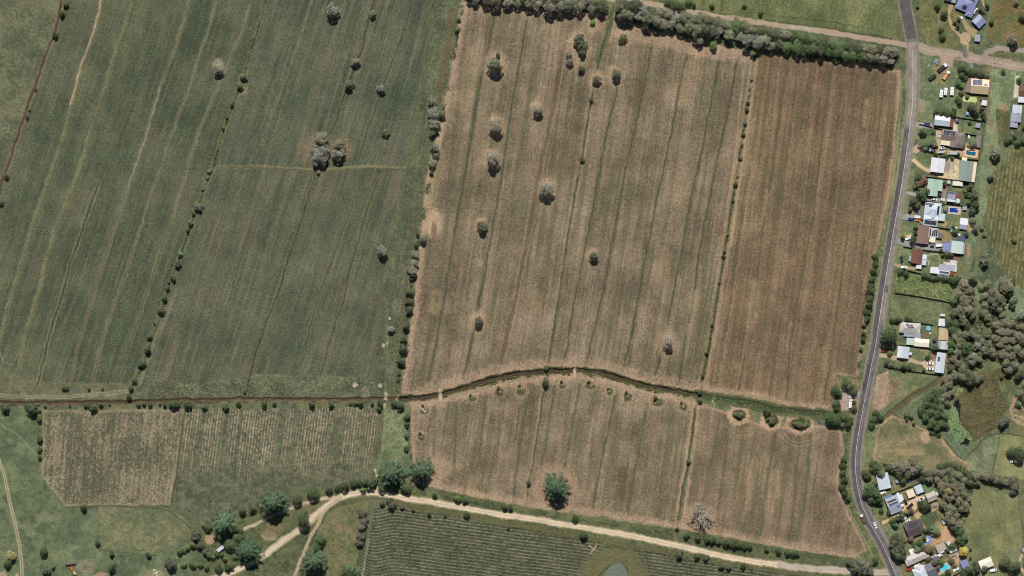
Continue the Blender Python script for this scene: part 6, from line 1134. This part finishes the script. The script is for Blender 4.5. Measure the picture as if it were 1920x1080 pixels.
solo('''410 131 10 wgum silvery gum casting a dark shadow, alone in the upper left green field
624 20 13 wgum big silvery gum near the top edge of the green field
699 26 7 gum slim grey gum on the cart line near the top edge
667 116 9 gum grey gum on the cart line, upper of two close together
655 158 9 gum grey gum on the cart line, lower of two close together
715 166 8 wgum silvery gum on the narrow green gutter of the upper field
722 249 8 obush low straggly olive weed clump in the upper green field
717 471 11 wgum silvery gum beside the rough grass strip, lower green field
733 617 7 wgum small silvery gum standing in the rough grass strip
597 323 4 wgum whitish small tree where the field track meets the gum clump
928 123 15 dgum dark olive tree, uppermost of the lone trees between the first two stripes
934 103 4.6 dgum small dark sapling touching the uppermost lone olive tree
929 236 14 gum broad grey gum, middle of three in a column on the brown field
924 299 14 gum broad grey gum, lowest of three in a column on the brown field
904 424 11 dgum dark upright tree beside the second green stripe of the brown field
1007 207 11 gum grey gum left of the brown rutted line in the brown field
1025 355 14 wgum pale silvery gum on the brown rutted line
898 603 9 dgum small dark tree at the lower end of the second green stripe
1111 42 5.5 lime small bright-topped tree under the tree belt near the green gully
1168 72 9 obush low olive mound bush right of the green gully
1310 76 9 wgum silvery gum standing just clear of the tree belt
1338 85 9 gbush rounded blue-green bush just clear of the tree belt
1113 480 9 dgum dark narrow tree alone in the middle of the brown field
1253 643 11 gum grey-green tree nearest above the falling part of the curved drain
1155 140 10 dgum dark tall tree right of the green gully ditch
1311 966 24 bare large bare pale-branched tree in the lower right brown field
1043 912 28 pine huge blue-green pine alone in the ringed patch of the lower brown field
515 942 28 pine huge blue-green pine beside the upper branch of the gravel track
736 887 28 pine huge blue-green pine by the track, left of a close pair
790 881 25 pine huge blue-green pine by the track, right of a close pair
590 1052 26 pine huge blue-green pine along the lower dirt branch at the bottom edge
421 980 27 pine huge blue-green pine at the top of the homestead garden
467 1032 27 pine huge blue-green pine between the homestead and the gravel track
158 951 7 bush dark round bush on the fence below the stubble field
184 1018 6 bush dark round bush at the fence corner of the left pasture
210 1038 6 bush dark round bush on the lower fence, left of another
279 1040 6 bush dark round bush on the lower fence, right of another
83 1033 9 dense dense dark tree in the open lower left pasture
22 1041 10 straw yellowish tree beside the thin left cart track
15 1055 8 green green tree just below the yellowish tree by the left cart track
88 1068 9 dgum olive tree at the bottom edge left of the rusty truck
100 1062 5 gbush small green bush against the olive tree left of the rusty truck
211 1064 8 bush dark bush at the bottom edge right of the brush heap
321 1055 12 grey brown-grey leafless thicket left of the homestead garden
1665 630 18 dense big dark roadside tree beside the grey hip-roofed house
1844 480 10 bgum tan gum behind the half-mint workshop, upper of a touching pair
1845 490 9 gum grey gum behind the half-mint workshop, lower of a touching pair
1865 286 12 gum grey gum at the top left of the right-hand row crop
1856 330 7 wgum small silvery gum at the left edge of the right-hand row crop
1898 75 11 gum big gum by the side road at the top right corner
1770 27 8 dense dark tree beside the curved sandy drive of the lavender house
1881 134 5 obush low bush alone on the strip below the side road
1806 1033 10 yellow bright yellow flowering tree beside the cluttered yard
1845 1066 7 grey greyish shrub left of the cream barn
1883 1052 12 dgum olive tree right of the cream barn, left of a pair
1900 1061 13 dense dense round tree right of the cream barn, right of a pair
1880 792 11 grey greyish tree between the wetland and the round dirt yard
1909 757 7 gbush round green bush inside the circular dirt yard
1909 851 14 dense dense dark tree in the mown right paddock, right of a pair
1896 847 11 dense dark tree in the mown right paddock, left of a pair
1895 524 9 dgum dark olive tree at the foot of the right-hand row crop
1901 450 6 obush pale olive weed bush within the right-hand row crop
1024 690 5.5 bush small dark bush where the ditch meets the dark drain
1023 716 8 bush dark bush on the ditch just below the dark drain
1109 188 4.6 bush small bush on the middle ditch below the dark gum
1091 299 5.6 bush dark pointed bush halfway down the middle ditch
1119 148 8 gum grey gum on the green gully, left of the dark tall tree
991 905 5 bush small dark bush low on the thin ditch of the lower field
1291 866 5 bush small dark bush on the long ditch between the two lower fields
1270 992 4 bush small dark bush at the track end of the long ditch
1412 100 7 gbush green bush at the top of the long ditch under the tree belt
459 735 3.4 bush tiny dark bush alone in the rough grass above the left drain
1753 992 10 palm big pale-fronded palm above the blue tarp
1719 1028 8 palm palm leaning over the stained white long roof
600 1010 12 green olive-green tree at the upper end of the lower dirt branch
595 1026 9 green green tree between the olive-green tree and the track pine
656 1067 17 green broad green tree at the bottom edge left of the row crop
570 972 15 dense broad dark tree between the gravel track and its fork
588 926 13 dense broad dark round tree above the upper track branch
558 936 11 dense dark tree between the track pine and the broad round tree
600 1066 6 obush small olive shrub beside the lower dirt branch pine''')
zone('on the brown ditch at the far left', 'bushes on the far left ditch', 'y', 'bush', '124 9 6;117 27 6;104 65 7;68 169 2.8;56 207 2.4;51 220 4;13 331 5.5;2 380 6')
zone('in the gum clump of the upper field', 'gums in the field clump', 'x', 'wgum', '603 260 14 gum;600 294 15;607 282 12;594 302 10;636 272 12 gum;634 289 11;606 305 8;592 284 9 gum;611 268 8 gum;597 274 9;641 283 8 gum;608 298 8 gum')
zone('in the tree knot beside the rough strip', 'trees beside the rough strip', 'y', 'gum', '812 190 10;813 213 13 wgum;829 215 8 green;815 233 12;811 249 7;816 278 9 grey;818 291 6;811 306 8;809 325 4.6 bush')
zone('on the field edge near the top strip', 'saplings on the strip edge', 'y', 'bush', '860 37 4.6;857 58 4.8')
zone('in the hedge right of the rough strip', 'hedge right of the rough strip', 'y', 'gum', '784 440 4.6 bush;794 447 8;781 460 4.6 bush;778 478 8;777 493 9;773 507 10;772 522 4.8 bush;768 548 8 dgum;767 566 9 dgum;768 580 8 dgum;762 610 8 dgum;756 637 8 dgum;756 653 9 dgum;752 676 9 dgum;749 701 3.4 bush;746 712 3.4 bush')
zone('around the fallen log in the brown field', 'olive trees around the log', 'y', 'dgum', '1085 74 11;1091 84 11;1092 98 8;1067 103 8 gum;1068 116 7 gum;1090 130 7')
zone('on the diagonal hedge bank', 'diagonal hedge', 'y', 'bush', '457 144 7 gum;450 160 6.6 gum;435 195 5;426 221 3.4;418 241 3.4;392 322 4.2 obush;389 333 3.6 obush;380 355 3 obush;372 387 9 grey;363 401 4;357 418 5.4 gbush;353 431 4;338 477 5.6 gbush;334 495 7 dgum;325 520 6.4 dgum;317 530 3.4;315 540 5.4;309 560 6;303 582 7.5 dgum;290 607 3;281 632 5.4;278 653 8 dgum;268 681 8 dgum;261 685 4;253 714 5.6;246 728 5.6;243 743 6')
zone('along the bank above the left drain', 'bushes above the left drain', 'x', 'bush', '120 728 4.4;126 728 4.4;167 730 3.2;192 729 3')
zone('in the row along the left drain', 'bushes along the left drain', 'x', 'bush', '10 764 9 dgum;51 762 5.4;62 765 11 dgum;85 762 3.4;75 771 3.6;131 760 3;161 761 4.2;168 761 4;176 764 8 dgum;190 759 4.8;206 759 2.6;260 759 4.8;270 758 4.2;282 759 4.8;300 758 3.2;309 759 4.8;325 759 8;333 760 6;352 759 8.4;384 762 6.4 dgum;424 762 6.6 dgum;448 757 5.4;496 759 6;515 757 4;585 757 6.8;621 757 6.4;657 757 3.6;664 757 3.6;670 757 3.6;677 757 5.4;698 757 4;713 756 6.4;711 767 5;739 758 6.6;750 760 9')
zone('on the edge of the lower brown field', 'bushes on the verge edge', 'y', 'bush', '763 782 7;763 795 5;762 818 4.8;761 840 5.6;764 800 3.8')
zone('down the left edge of the stubble field', 'bushes left of the stubble', 'y', 'bush', '75 787 5.4;75 820 6.6;75 825 5.8;75 843 5;75 858 4.8')
zone('in the hedge row above the gravel track', 'hedge above the track', 'x', 'bush', '455 958 7.4;474 954 7.4;618 918 7.6;633 915 6;646 911 9;662 908 7;674 905 7;686 904 9;697 905 10;681 918 6 gbush;692 916 5 gbush;716 915 8;757 914 9;764 918 8;702 900 8')
zone('in the homestead garden', 'homestead garden trees', 'x', 'bush', '367 1000 9 grey;367 1008 8 grey;377 1022 8 grey;386 1034 7 grey;382 983 5 gbush;390 988 8 dense;345 1030 6 gbush;338 1033 6 gbush;352 1026 6 gbush;362 1022 6 gbush;361 1058 7 dense;376 1058 6 gbush;388 1062 6 gbush;345 1058 6 gbush;392 1040 6 gbush;399 1044 5 gbush;407 1037 6;417 1041 5;432 1020 12 dense;446 1008 10 dense;450 992 8 dense;411 1064 8;427 1063 8;435 1062 6;422 1048 5 gbush')
zone('left of the bottom row crop', 'trees left of the row crop', 'y', 'grey', '680 962 10;682 976 9;678 988 8;677 1005 9;674 1017 8')
zone('on the grass below the gravel track', 'bushes below the track', 'x', 'bush', '716 942 6 grey;729 938 6;735 946 8 grey;754 950 5 grey;775 957 3.6;805 964 4.4;835 967 3.2;875 964 7;953 990 3.4;1095 1004 7.4;1273 1038 8 grey;1307 1043 6.4;1323 1045 6.4;1352 1061 6 grey;1366 1063 6 grey;1393 1060 6')
zone('on the verge above the gravel track', 'bushes above the track', 'x', 'bush', '815 929 5.4;858 935 7 gbush;872 938 6.6;946 950 6.4;957 951 5.8;1078 971 7.4;1287 1005 6.4;1308 1008 6.4;1325 1011 6.4;1335 1013 7.4;1347 1015 6.4;1360 1018 7.4;1368 1020 5.6;1376 1020 7.4;1387 1022 6.4;1396 1024 6.4;1406 1025 5.4;1437 1030 5.4;1459 1034 6.4;1476 1037 6.4;1485 1038 6;1493 1039 5.4')
zone('in the thicket at the road junction', 'junction thicket', 'x', 'dgum', '1594 1054 9;1603 1062 11 gum;1612 1052 12 gum;1622 1062 12 gum;1630 1056 9;1640 1050 8 dense;1612 1070 10;1630 1070 9 gum')
zone('in the hedge beside the road verge', 'hedge by the road verge', 'y', 'bush', '1641 481 6.4;1640 495 7;1638 509 7;1634 524 8;1633 536 8;1631 547 9;1630 560 8.6;1629 572 8;1626 585 8;1625 598 6;1619 610 4.6;1619 625 5.6;1618 637 5.4;1614 655 4.4')
zone('in the hedge along the lower right field', 'hedge along the lower right field', 'y', 'bush', '1581 862 7;1580 874 8;1580 886 7;1582 900 7;1580 914 8;1584 924 7;1588 935 6')
zone('around the gravel rest area', 'rest area trees', 'x', 'dense', '1584 719 9;1593 725 9;1600 734 8;1566 733 10;1573 738 7;1568 757 9;1570 765 7;1601 765 6.4;1601 754 4.4;1556 782 12 green;1566 788 12;1575 780 9;1588 784 10;1590 794 8;1579 797 6 grey')
zone('in the drain above the lower right field', 'bushes in the green drain', 'x', 'bush', '1437 771 9;1312 737 4.8;1312 752 4.8;1386 779 7 obush;1379 776 5 obush;1447 789 7 obush;1441 785 5 obush;1492 795 6 obush;1501 797 7 obush;1510 796 6 obush')
zone('along the ditch between the two big brown fields', 'ditch bushes', 'y', 'bush', '1409 150 3.4 obush;1402 193 4;1400 206 4.8;1397 232 4 grey;1394 252 4.4;1391 272 3.6;1388 296 4.4 grey;1383 330 3.4 obush;1379 346 4.8;1374 376 3.4;1365 440 3.4 obush;1358 470 4 grey;1356 481 4;1349 530 3.2;1335 610 3.2;1324 662 3.8;1317 705 3.8')
zone('hugging the stone heaps below the drain', 'bushes at the stone heaps', 'x', 'bush', ';'.join('%.1f %.1f %.1f' % (x+(i*7) % 7-3, y-r*.8+(i*3) % 3-1, max(2.4, r*(.32+.1*(i % 3)))) for i, (x, y, r) in enumerate(MOUNDS)))
# the belt along the gravel track at the top: seeded so every crown stands apart
def belt(phrase, group, line_, w, kinds, n, rmin, rmax, seed):
    rr = random.Random(seed); pts = P(line_); L = [math.hypot(pts[i+1][0]-pts[i][0], pts[i+1][1]-pts[i][1]) for i in range(len(pts)-1)]; tot = sum(L); out = []
    for k in range(n):
        d = tot*(k+.5+rr.uniform(-.25,.25))/n; i = 0
        while d > L[i] and i < len(L)-1: d -= L[i]; i += 1
        t = d/L[i]; x = pts[i][0]+(pts[i+1][0]-pts[i][0])*t; y = pts[i][1]+(pts[i+1][1]-pts[i][1])*t
        y += (w*.5 if k % 2 else -w*.5)*rr.uniform(.5, 1.1); out.append('%.1f %.1f %.1f %s' % (x, y, rr.uniform(rmin, rmax), rr.choice(kinds)))
    zone(phrase, group, 'x', 'gum', ';'.join(out))
belt('in the belt at the top edge', 'tree belt left of the gully', '878,-8 940,-4 1000,4 1060,8 1132,10', 16, ['gum','gum','bgum','wgum','dgum'], 26, 9, 14, 61)
belt('in the tree belt right of the gully', 'tree belt right of the gully', '1156,18 1200,26 1250,38 1300,45 1370,56', 22, ['gum','gum','wgum','bgum','gum','dgum'], 28, 10, 14.5, 62)
belt('in the middle of the tree belt', 'tree belt middle', '1376,58 1410,66 1450,74 1480,80', 24, ['gum','wgum','dgum','green','gum'], 14, 10, 14.5, 63)
belt('in the dark green part of the tree belt', 'dark part of the belt', '1484,80 1520,86 1570,93 1600,97', 24, ['dense','green','dense','dgum'], 16, 10, 14, 64)
belt('in the tree belt close to the road', 'tree belt near the road', '1604,98 1640,102 1680,108', 18, ['gum','dgum','bgum','dense','wgum'], 11, 9, 13, 65)
zone('on the far side of the top gravel track', 'trees beyond the top track', 'x', 'dense', '1192 2 6 gum;1265 9 11;1252 4 8;1278 12 9;1290 5 7;1300 10 5 bush;1335 12 5 bush;1425 26 4.6 bush;1395 12 4 bush')
# street gardens
zone('in the garden of the tan and cream house', 'tan house garden', 'x', 'dense', '1803 128 9;1814 132 8;1823 136 8;1803 142 7;1797 155 7 green;1801 160 6 lime;1811 147 5;1838 138 9;1850 141 6 obush;1795 186 6;1799 192 6;1813 181 4.6 obush;1802 174 5 obush')
zone('in the hedge above the white house', 'hedge above the white house', 'x', 'dense', '1755 209 7;1765 211 7;1775 213 8;1785 214 7;1789 206 5')
zone('on the lawn below the tan and cream house', 'lawn trees', 'x', 'dgum', '1822 201 10;1829 210 7;1840 205 5 bush;1843 214 5 bush;1845 221 5 bush;1818 231 3.6 bush')
zone('in the front garden of the taupe house', 'taupe house front garden', 'y', 'palm', '1729 247 8 green;1749 249 6 dense;1747 262 8;1728 269 8;1739 266 9;1751 270 7;1734 276 6')
zone('by the kidney pool', 'poolside plants', 'x', 'bush', '1822 267 9 palm;1805 273 5 obush;1774 293 5;1754 291 4;1766 294 4.4;1785 296 4.4;1796 289 4')
zone('in the garden of the mint-green house', 'mint house garden', 'y', 'green', '1722 331 9 dense;1730 338 9 red;1723 345 8 red;1716 350 5 obush;1727 361 10 green;1736 359 7 dense;1731 372 8 dense;1712 377 9 dgum;1719 384 8 dgum;1706 392 5 grey;1770 345 5 bush;1761 365 4 bush')
zone('along the back of the grey-white shed', 'trees behind the grey-white shed', 'y', 'dgum', '1818 350 7;1810 358 4.6 lime;1811 365 4.6 bush;1824 365 11;1816 378 6 gbush;1828 384 9;1822 395 8;1769 382 5 gbush;1771 391 6 palm')
zone('in the yard of the brown tiled house', 'brown house plants', 'y', 'bush', '1717 428 5;1715 438 5.4;1711 449 8 dense;1692 446 4.6;1791 434 7 dense;1787 426 4.6;1764 470 4')
zone('in the strip behind the two-tone shed', 'trees behind the two-tone shed', 'y', 'bgum', '1824 414 7;1828 427 7;1812 438 5 dgum;1840 428 5 obush;1845 440 5 obush')
zone('on the lawn of the terracotta-brown house', 'terracotta house plants', 'y', 'bush', '1690 482 4;1691 488 3;1775 475 6 obush;1783 478 5;1767 478 4')
zone('along the top of the overgrown lot', 'hedge of the overgrown lot', 'x', 'dense', '1687 509 6;1698 513 6.4;1732 516 6.4;1742 519 6;1750 522 5 green;1758 520 6.4;1768 522 6;1777 522 7;1788 525 9;1796 520 6 obush;1783 516 5')
zone('around the grey hip-roofed house', 'grey house hedges', 'x', 'bush', '1672 600 5.6;1681 600 5.6;1688 601 5;1700 598 6;1707 600 4.6;1668 662 6 obush;1753 652 7 dense;1739 669 5')
zone('along the fence of the concrete drive', 'shrubs by the concrete drive', 'x', 'bush', '1662 681 5;1668 684 5 grey;1677 686 5 obush;1694 687 7;1705 690 4.6;1732 694 4')
# the wood behind the houses, in patches
W = 'wood behind the houses'
zone('at the top end of the wood', W, 'x', 'bgum', '1822 520 10;1838 540 6 obush;1851 534 11;1859 546 10;1886 538 16 bgum;1880 530 12;1890 548 10 dgum;1898 563 9;1899 572 6 gum;1915 588 10 wgum')
zone('in the wood beside the overgrown lot', W, 'y', 'bgum', '1807 535 11;1815 545 10;1797 552 9;1805 560 11;1818 558 7;1810 570 10;1788 565 7 gbush;1797 583 11;1812 582 11;1822 590 9;1803 594 10;1790 590 8 dense')
zone('in the middle of the upper wood', W, 'y', 'bgum', '1845 555 9;1855 562 9;1870 560 12;1878 568 9;1863 572 9 gum;1846 572 9;1872 580 8;1843 586 9;1850 594 8;1878 590 7')
zone('in the wood beside the tan and white sheds', W, 'y', 'gum', '1778 605 9 dense;1790 607 9 green;1806 603 9 bgum;1812 612 9 dense;1785 618 9 green;1797 626 9 bgum;1808 628 9 bgum;1789 632 8 bgum;1800 638 9 bgum;1783 645 8 green;1796 648 8 bgum;1810 648 9 green;1782 657 7 green;1794 660 8 gum;1808 658 8 dense;1820 625 8')
zone('in the middle of the lower wood', W, 'y', 'gum', '1830 632 9;1847 626 9 bgum;1840 640 8;1852 644 8;1830 648 9;1845 655 9;1858 658 8;1838 664 8 dgum;1825 668 8;1835 674 8;1862 664 7;1822 680 7;1852 606 6 obush')
zone('in the wood by the right edge', W, 'y', 'bgum', '1868 610 10;1880 604 10;1893 608 10;1875 622 10;1890 622 10;1868 634 9;1882 638 10;1895 638 9;1908 630 9 gum;1916 640 9 dgum;1875 646 9;1890 652 8;1905 654 9 gum;1880 664 10;1893 668 10 gum;1915 662 9;1885 680 9 gum;1900 684 10 gum;1890 694 9 gum;1912 612 8')
zone('in the grove below the long ridged shed', W, 'y', 'bgum', '1787 672 8;1795 682 8;1783 690 8 dgum;1802 692 8;1790 703 9;1780 708 8;1803 706 9;1812 700 8 dgum;1818 712 11 dgum;1834 711 10 grey;1770 712 8;1778 722 9;1768 730 8;1782 735 8;1772 742 9;1764 750 8;1775 755 7;1826 702 7')
zone('in the dark thicket left of the lily pond', 'thicket by the lily pond', 'y', 'dense', '1752 735 12;1742 745 11;1757 748 10;1736 757 11;1750 762 11;1762 765 10 green;1727 768 9;1742 772 11;1756 778 11 dgum;1768 780 9 green;1735 782 9 green;1750 790 10 green;1763 793 9 green;1773 797 7 dgum;1756 802 8;1744 797 7')
zone('by the right edge above the round dirt yard', 'trees at the right edge', 'y', 'gum', '1912 702 11 dgum;1918 722 10;1911 736 8;1920 745 8;1877 706 5 bush;1891 706 3.6 bush')
zone('above the triangular paddock', 'paddock hedge', 'x', 'bush', '1697 779 3.6;1703 781 3.6;1709 783 3.6;1700 787 3.4;1713 795 3.4;1745 811 3.8;1752 813 3.4;1760 815 4;1642 775 8 dense;1650 782 7 dense;1637 786 8 dense;1634 797 7 dense')
L2 = 'trees around the lower houses'
zone('left of the plain white long-roofed house', L2, 'y', 'dense', '1622 887 9;1626 893 8;1636 869 8;1644 878 10;1651 886 8 gum;1634 880 6;1640 905 6 obush;1632 915 12 green;1640 925 12 green;1625 925 10;1646 935 9 green;1635 936 9;1650 940 7 green')
zone('in the row above the lower house yards', L2, 'x', 'gum', '1660 868 6 obush;1668 876 8 dgum;1678 874 10;1689 878 10;1699 872 9;1709 868 9 grey;1712 882 10;1722 876 10 bgum;1731 882 9 bgum;1740 888 10 dgum;1702 889 9 dgum;1685 889 9 dense;1730 895 8 dense;1692 902 7 dense;1741 898 8')
zone('at the top of the lower wood', 'lower wood', 'x', 'bgum', '1762 876 9 dense;1773 872 8 dense;1787 872 9 dense;1795 879 8 dense;1752 885 9;1764 886 9;1776 883 9;1786 887 9;1756 898 8;1770 896 9;1783 898 9;1797 892 9 gum;1808 886 8 dense;1817 893 9 dense;1806 900 8 gum;1818 904 8 dgum;1795 905 8 green')
zone('in the narrow tail of the lower wood', 'lower wood tail', 'x', 'bgum', '1828 892 9;1838 891 8;1847 894 8;1832 905 6;1857 897 8 dgum;1866 900 7;1875 900 8;1885 904 7;1897 900 9 grey;1901 911 10 grey;1898 922 7 grey')
zone('in the heart of the lower wood', 'lower wood', 'y', 'bgum', '1762 907 8;1773 908 8;1786 910 9;1765 918 8;1778 920 9 straw;1800 915 9;1792 925 9;1804 926 10;1772 930 7;1782 934 8;1812 934 9 gum;1797 939 10;1808 946 9;1800 953 8;1811 955 7;1764 921 7 green')
zone('at the lower end of the lower wood', 'lower wood', 'y', 'gum', '1766 945 8;1775 950 9;1786 955 9;1778 963 9;1791 967 9;1783 977 9;1796 981 9 bgum;1773 972 7;1788 990 8 dgum;1799 995 11 green;1806 1006 9 green;1797 1010 8 green;1803 1017 7 dense')
zone('between the grey-roofed and umber houses', L2, 'x', 'bush', '1674 976 8 dense;1682 972 7;1690 967 7;1700 960 7 obush;1708 957 6 red;1733 948 10 dense;1725 944 7;1666 960 5;1652 957 5;1678 984 6 green;1741 950 6')
zone('beside the lower bend next to the red car', L2, 'y', 'dgum', '1678 1008 9;1688 1012 9;1674 1018 10;1686 1024 11;1677 1031 11;1690 1033 9;1683 1041 10;1692 1044 7')
zone('around the blue tarp', L2, 'x', 'dense', '1707 1010 6 grey;1722 1018 8 green;1727 1026 8 green;1714 1022 6;1733 1008 5 green;1741 993 6;1747 985 6;1735 994 5 gbush;1738 1032 8 red;1745 1030 7 obush')
zone('in the cluttered yard', L2, 'x', 'bush', '1785 1024 7 dense;1777 1030 5 green;1740 1048 6 grey;1752 1055 7 dgum;1764 1054 6 green;1783 1050 7 obush;1757 1064 6 red;1777 1073 7;1768 1078 5 green;1797 1023 5;1790 1060 5 obush')
zone('right of the lavender square shed', L2, 'y', 'dense', '1815 1068 9 green;1806 1075 8;1828 1056 5;1830 1064 8 dgum;1826 1074 6;1819 1046 3.4 bush;1820 1030 3 bush')
zone('by the right edge below the stepped-roof house', 'plants by the right edge', 'x', 'dense', '1887 264 7;1894 262 6;1907 268 7;1916 264 6;1901 257 4.6 bush;1919 240 4.6;1910 150 6')
zone('on the lavender house slope', 'lavender house slope plants', 'y', 'bush', '1851 12 4.6;1843 22 4 red;1838 18 4;1790 43 4;1795 49 4.6;1797 36 4;1858 42 5;1764 56 6 dense;1767 68 7 dense;1905 5 6 obush;1917 33 8 dense;1757 10 7 green;1720 14 3')
# ---------------------------------------------------------------- ground-hugging growth nobody could count
def tufts(name, label, s, n, size, h, rgbs, seed, flat=False, cat='grass', along=0):
    pts = P(s); rr = np.random.default_rng(seed); X = [p[0] for p in pts]; Y = [p[1] for p in pts]
    if along:                                   # scattered along a line, in uneven clumps
        d = np.array(pts); L = np.concatenate([[0], np.cumsum(np.hypot(*np.diff(d, axis=0).T))]); t = rr.uniform(0, L[-1], n*2); t = t[vn(t/14, t*0, seed) > .38][:n]
        w = along*(.4+1.2*vn(t/22, t*0, seed+1)); q = np.stack([np.interp(t, L, d[:, 0]), np.interp(t, L, d[:, 1])], 1)+rr.normal(size=(len(t), 2))*w[:, None]
    else: q = rr.uniform((min(X), min(Y)), (max(X), max(Y)), (n*4, 2)); q = q[inside(pts, q[:, 0], q[:, 1])][:n]
    if not flat: q = q[fbm(q[:, 0]/9, q[:, 1]/9, seed) > .42]
    n = len(q); z = np.array([ground_h(a, b) for a, b in q]); m = size*rr.uniform(.6, 1.5, n)
    cen = np.stack([(q[:, 0]-960)*M, (540-q[:, 1])*M, z+(.03 if flat else h*.5)], 1)
    if flat: nor = np.tile([0, 0, 1.], (n, 1))+rr.normal(size=(n, 3))*.06
    else: nor = rr.normal(size=(n, 3)); nor[:, 2] = np.abs(nor[:, 2])*.8+.5; cen[:, 2] += rr.uniform(0, h*.5, n)
    nor /= np.linalg.norm(nor, axis=1)[:, None]
    tone = np.clip(np.stack([fbm(q[:, 0]/12, q[:, 1]/12, seed+3)*.8+.3*rr.random(n)-.05, rr.random(n), rr.random(n)], 1), 0, 1)
    me = leaf_mesh(name, cen, nor, m, tone); o = bpy.data.objects.new(name, me); COL.objects.link(o); o.color = (*A(*rgbs, 1.35), 1); tag(o, label, cat, kind='stuff')
tufts('long_grass', 'streaky pale green long grass in the strip between the green and brown fields', '818,0 866,0 860,25 843,140 820,250 800,330 788,440 770,640 755,740 716,742 705,700 716,620 735,500 750,400 770,300 795,150', 2600, .5, .35, (88,99,68), 71)
tufts('long_grass', 'tangled pale long grass band above the left drain', '265,734 300,714 370,724 470,704 600,706 700,710 714,740 450,742 255,744', 2200, .5, .35, (100,103,76), 72)
tufts('reeds', 'golden brown reeds filling the wetland below the wood', '1795,724 1830,704 1880,694 1896,720 1886,760 1868,800 1850,812 1826,826 1802,790 1800,760', 3000, .45, .55, (104,100,68), 73, cat='reeds')
tufts('lily_pads', 'bright light-green lily pads covering the pond', '1776,790 1780,768 1790,762 1796,772 1799,790 1806,802 1818,812 1825,822 1820,826 1808,820 1806,828 1798,833 1790,826 1786,812', 1500, .42, .05, (104,128,82), 74, True, 'lily pads')
tufts('lily_pads', 'small patch of bright lily pads above the pond', '1788,742 1795,726 1805,724 1806,736 1796,742', 160, .42, .05, (104,128,82), 75, True, 'lily pads')
tufts('weeds', 'rough weeds over the overgrown lot', '1680,514 1730,519 1788,527 1782,564 1740,558 1680,546', 1500, .5, .5, (116,130,78), 76, cat='weeds')
tufts('weeds', 'dark weeds in the green lower drain', '1312,740 1350,744 1400,752 1450,764 1500,768 1590,772 1590,782 1500,780 1440,774 1350,754 1312,748', 1300, .5, .4, (88,100,62), 77, cat='weeds')
tufts('weeds', 'dark weeds on the roadside below the tracks', '745,943 950,980 1100,1008 1300,1040 1500,1070 1500,1080 1300,1052 1100,1020 940,992 745,955', 1800, .5, .4, (104,100,70), 78, cat='weeds')
tufts('bank_scrub', 'dark scrub straggling along both banks of the rising and falling drain', '760,752 822,747 870,733 920,717 970,707 1030,702 1090,700 1130,705 1170,717 1220,732 1260,738 1310,746', 1500, .55, .5, (78,84,54), 81, cat='scrub', along=1.8)
tufts('bank_scrub', 'dark scrub along the upper bank of the curved drain', '752,742 822,735 870,721 920,705 970,695 1030,690 1090,688 1130,693 1170,705 1220,720 1260,726 1310,736', 1100, .5, .45, (86,88,58), 82, cat='scrub', along=1.3)
tufts('bank_scrub', 'weedy scrub along the straight left drain', '0,759 60,760 240,758 330,754 450,752 600,753 720,752 765,752', 1700, .5, .45, (84,88,60), 83, cat='scrub', along=1.6)
tufts('undergrowth', 'tangled undergrowth between the bushes of the diagonal hedge bank', '500,0 490,35 470,95 455,150 437,195 418,250 400,315 385,350 372,385 355,430 335,490 320,525 305,580 290,620 278,655 268,685 250,720 244,740', 1900, .5, .5, (84,92,58), 84, cat='scrub', along=1.3)
tufts('undergrowth', 'undergrowth tying together the hedge right of the rough strip', '868,10 858,60 846,130 830,210 818,260 806,330 795,400 786,440 778,490 772,520 768,560 762,610 756,650 750,700 746,735', 1900, .55, .6, (88,96,66), 85, cat='scrub', along=2.0)
tufts('undergrowth', 'low growth along the hedge row above the gravel track', '455,962 500,950 618,922 646,914 674,907 710,905 760,918 860,937 950,952 1078,972 1290,1006 1400,1026 1500,1041', 1500, .5, .45, (82,92,60), 86, cat='scrub', along=2.0)
tufts('undergrowth', 'low growth along the hedge by the road verge', '1642,475 1632,540 1627,590 1618,640 1610,690', 800, .5, .5, (84,94,62), 87, cat='scrub', along=1.8)
tufts('undergrowth', 'low growth in the ditch between the two big brown fields', '1416,100 1403,190 1390,270 1375,370 1358,480 1342,580 1326,670 1313,735', 1300, .5, .4, (84,90,60), 88, cat='scrub', along=1.0)
tufts('undergrowth', 'low growth in the middle ditch below the green gully', '1145,20 1132,80 1118,140 1108,190 1095,270 1083,340 1065,440 1050,540 1035,640 1027,690', 1000, .45, .35, (86,90,60), 89, cat='scrub', along=.9)
tufts('undergrowth', 'dark scrub filling the gaps under the wood behind the houses', '1782,606 1800,585 1790,555 1806,535 1824,560 1832,600 1845,560 1870,555 1880,590 1910,600 1925,650 1900,700 1880,690 1860,668 1838,684 1815,712 1785,740 1760,735 1775,700 1778,650', 3600, .75, 1.0, (74,88,56), 91, cat='scrub')
tufts('undergrowth', 'dark scrub filling the gaps under the lower wood', '1752,882 1775,866 1800,872 1830,888 1900,898 1900,915 1830,905 1818,935 1812,965 1800,1010 1784,990 1770,950 1758,915', 2000, .7, 1.0, (76,86,56), 92, cat='scrub')
tufts('undergrowth', 'dark scrub under the tree belt along the top gravel track', '1152,16 1250,30 1370,48 1480,70 1600,90 1684,104 1684,122 1600,114 1480,98 1370,74 1250,56 1156,34', 2600, .7, 1.0, (70,80,54), 93, cat='scrub')
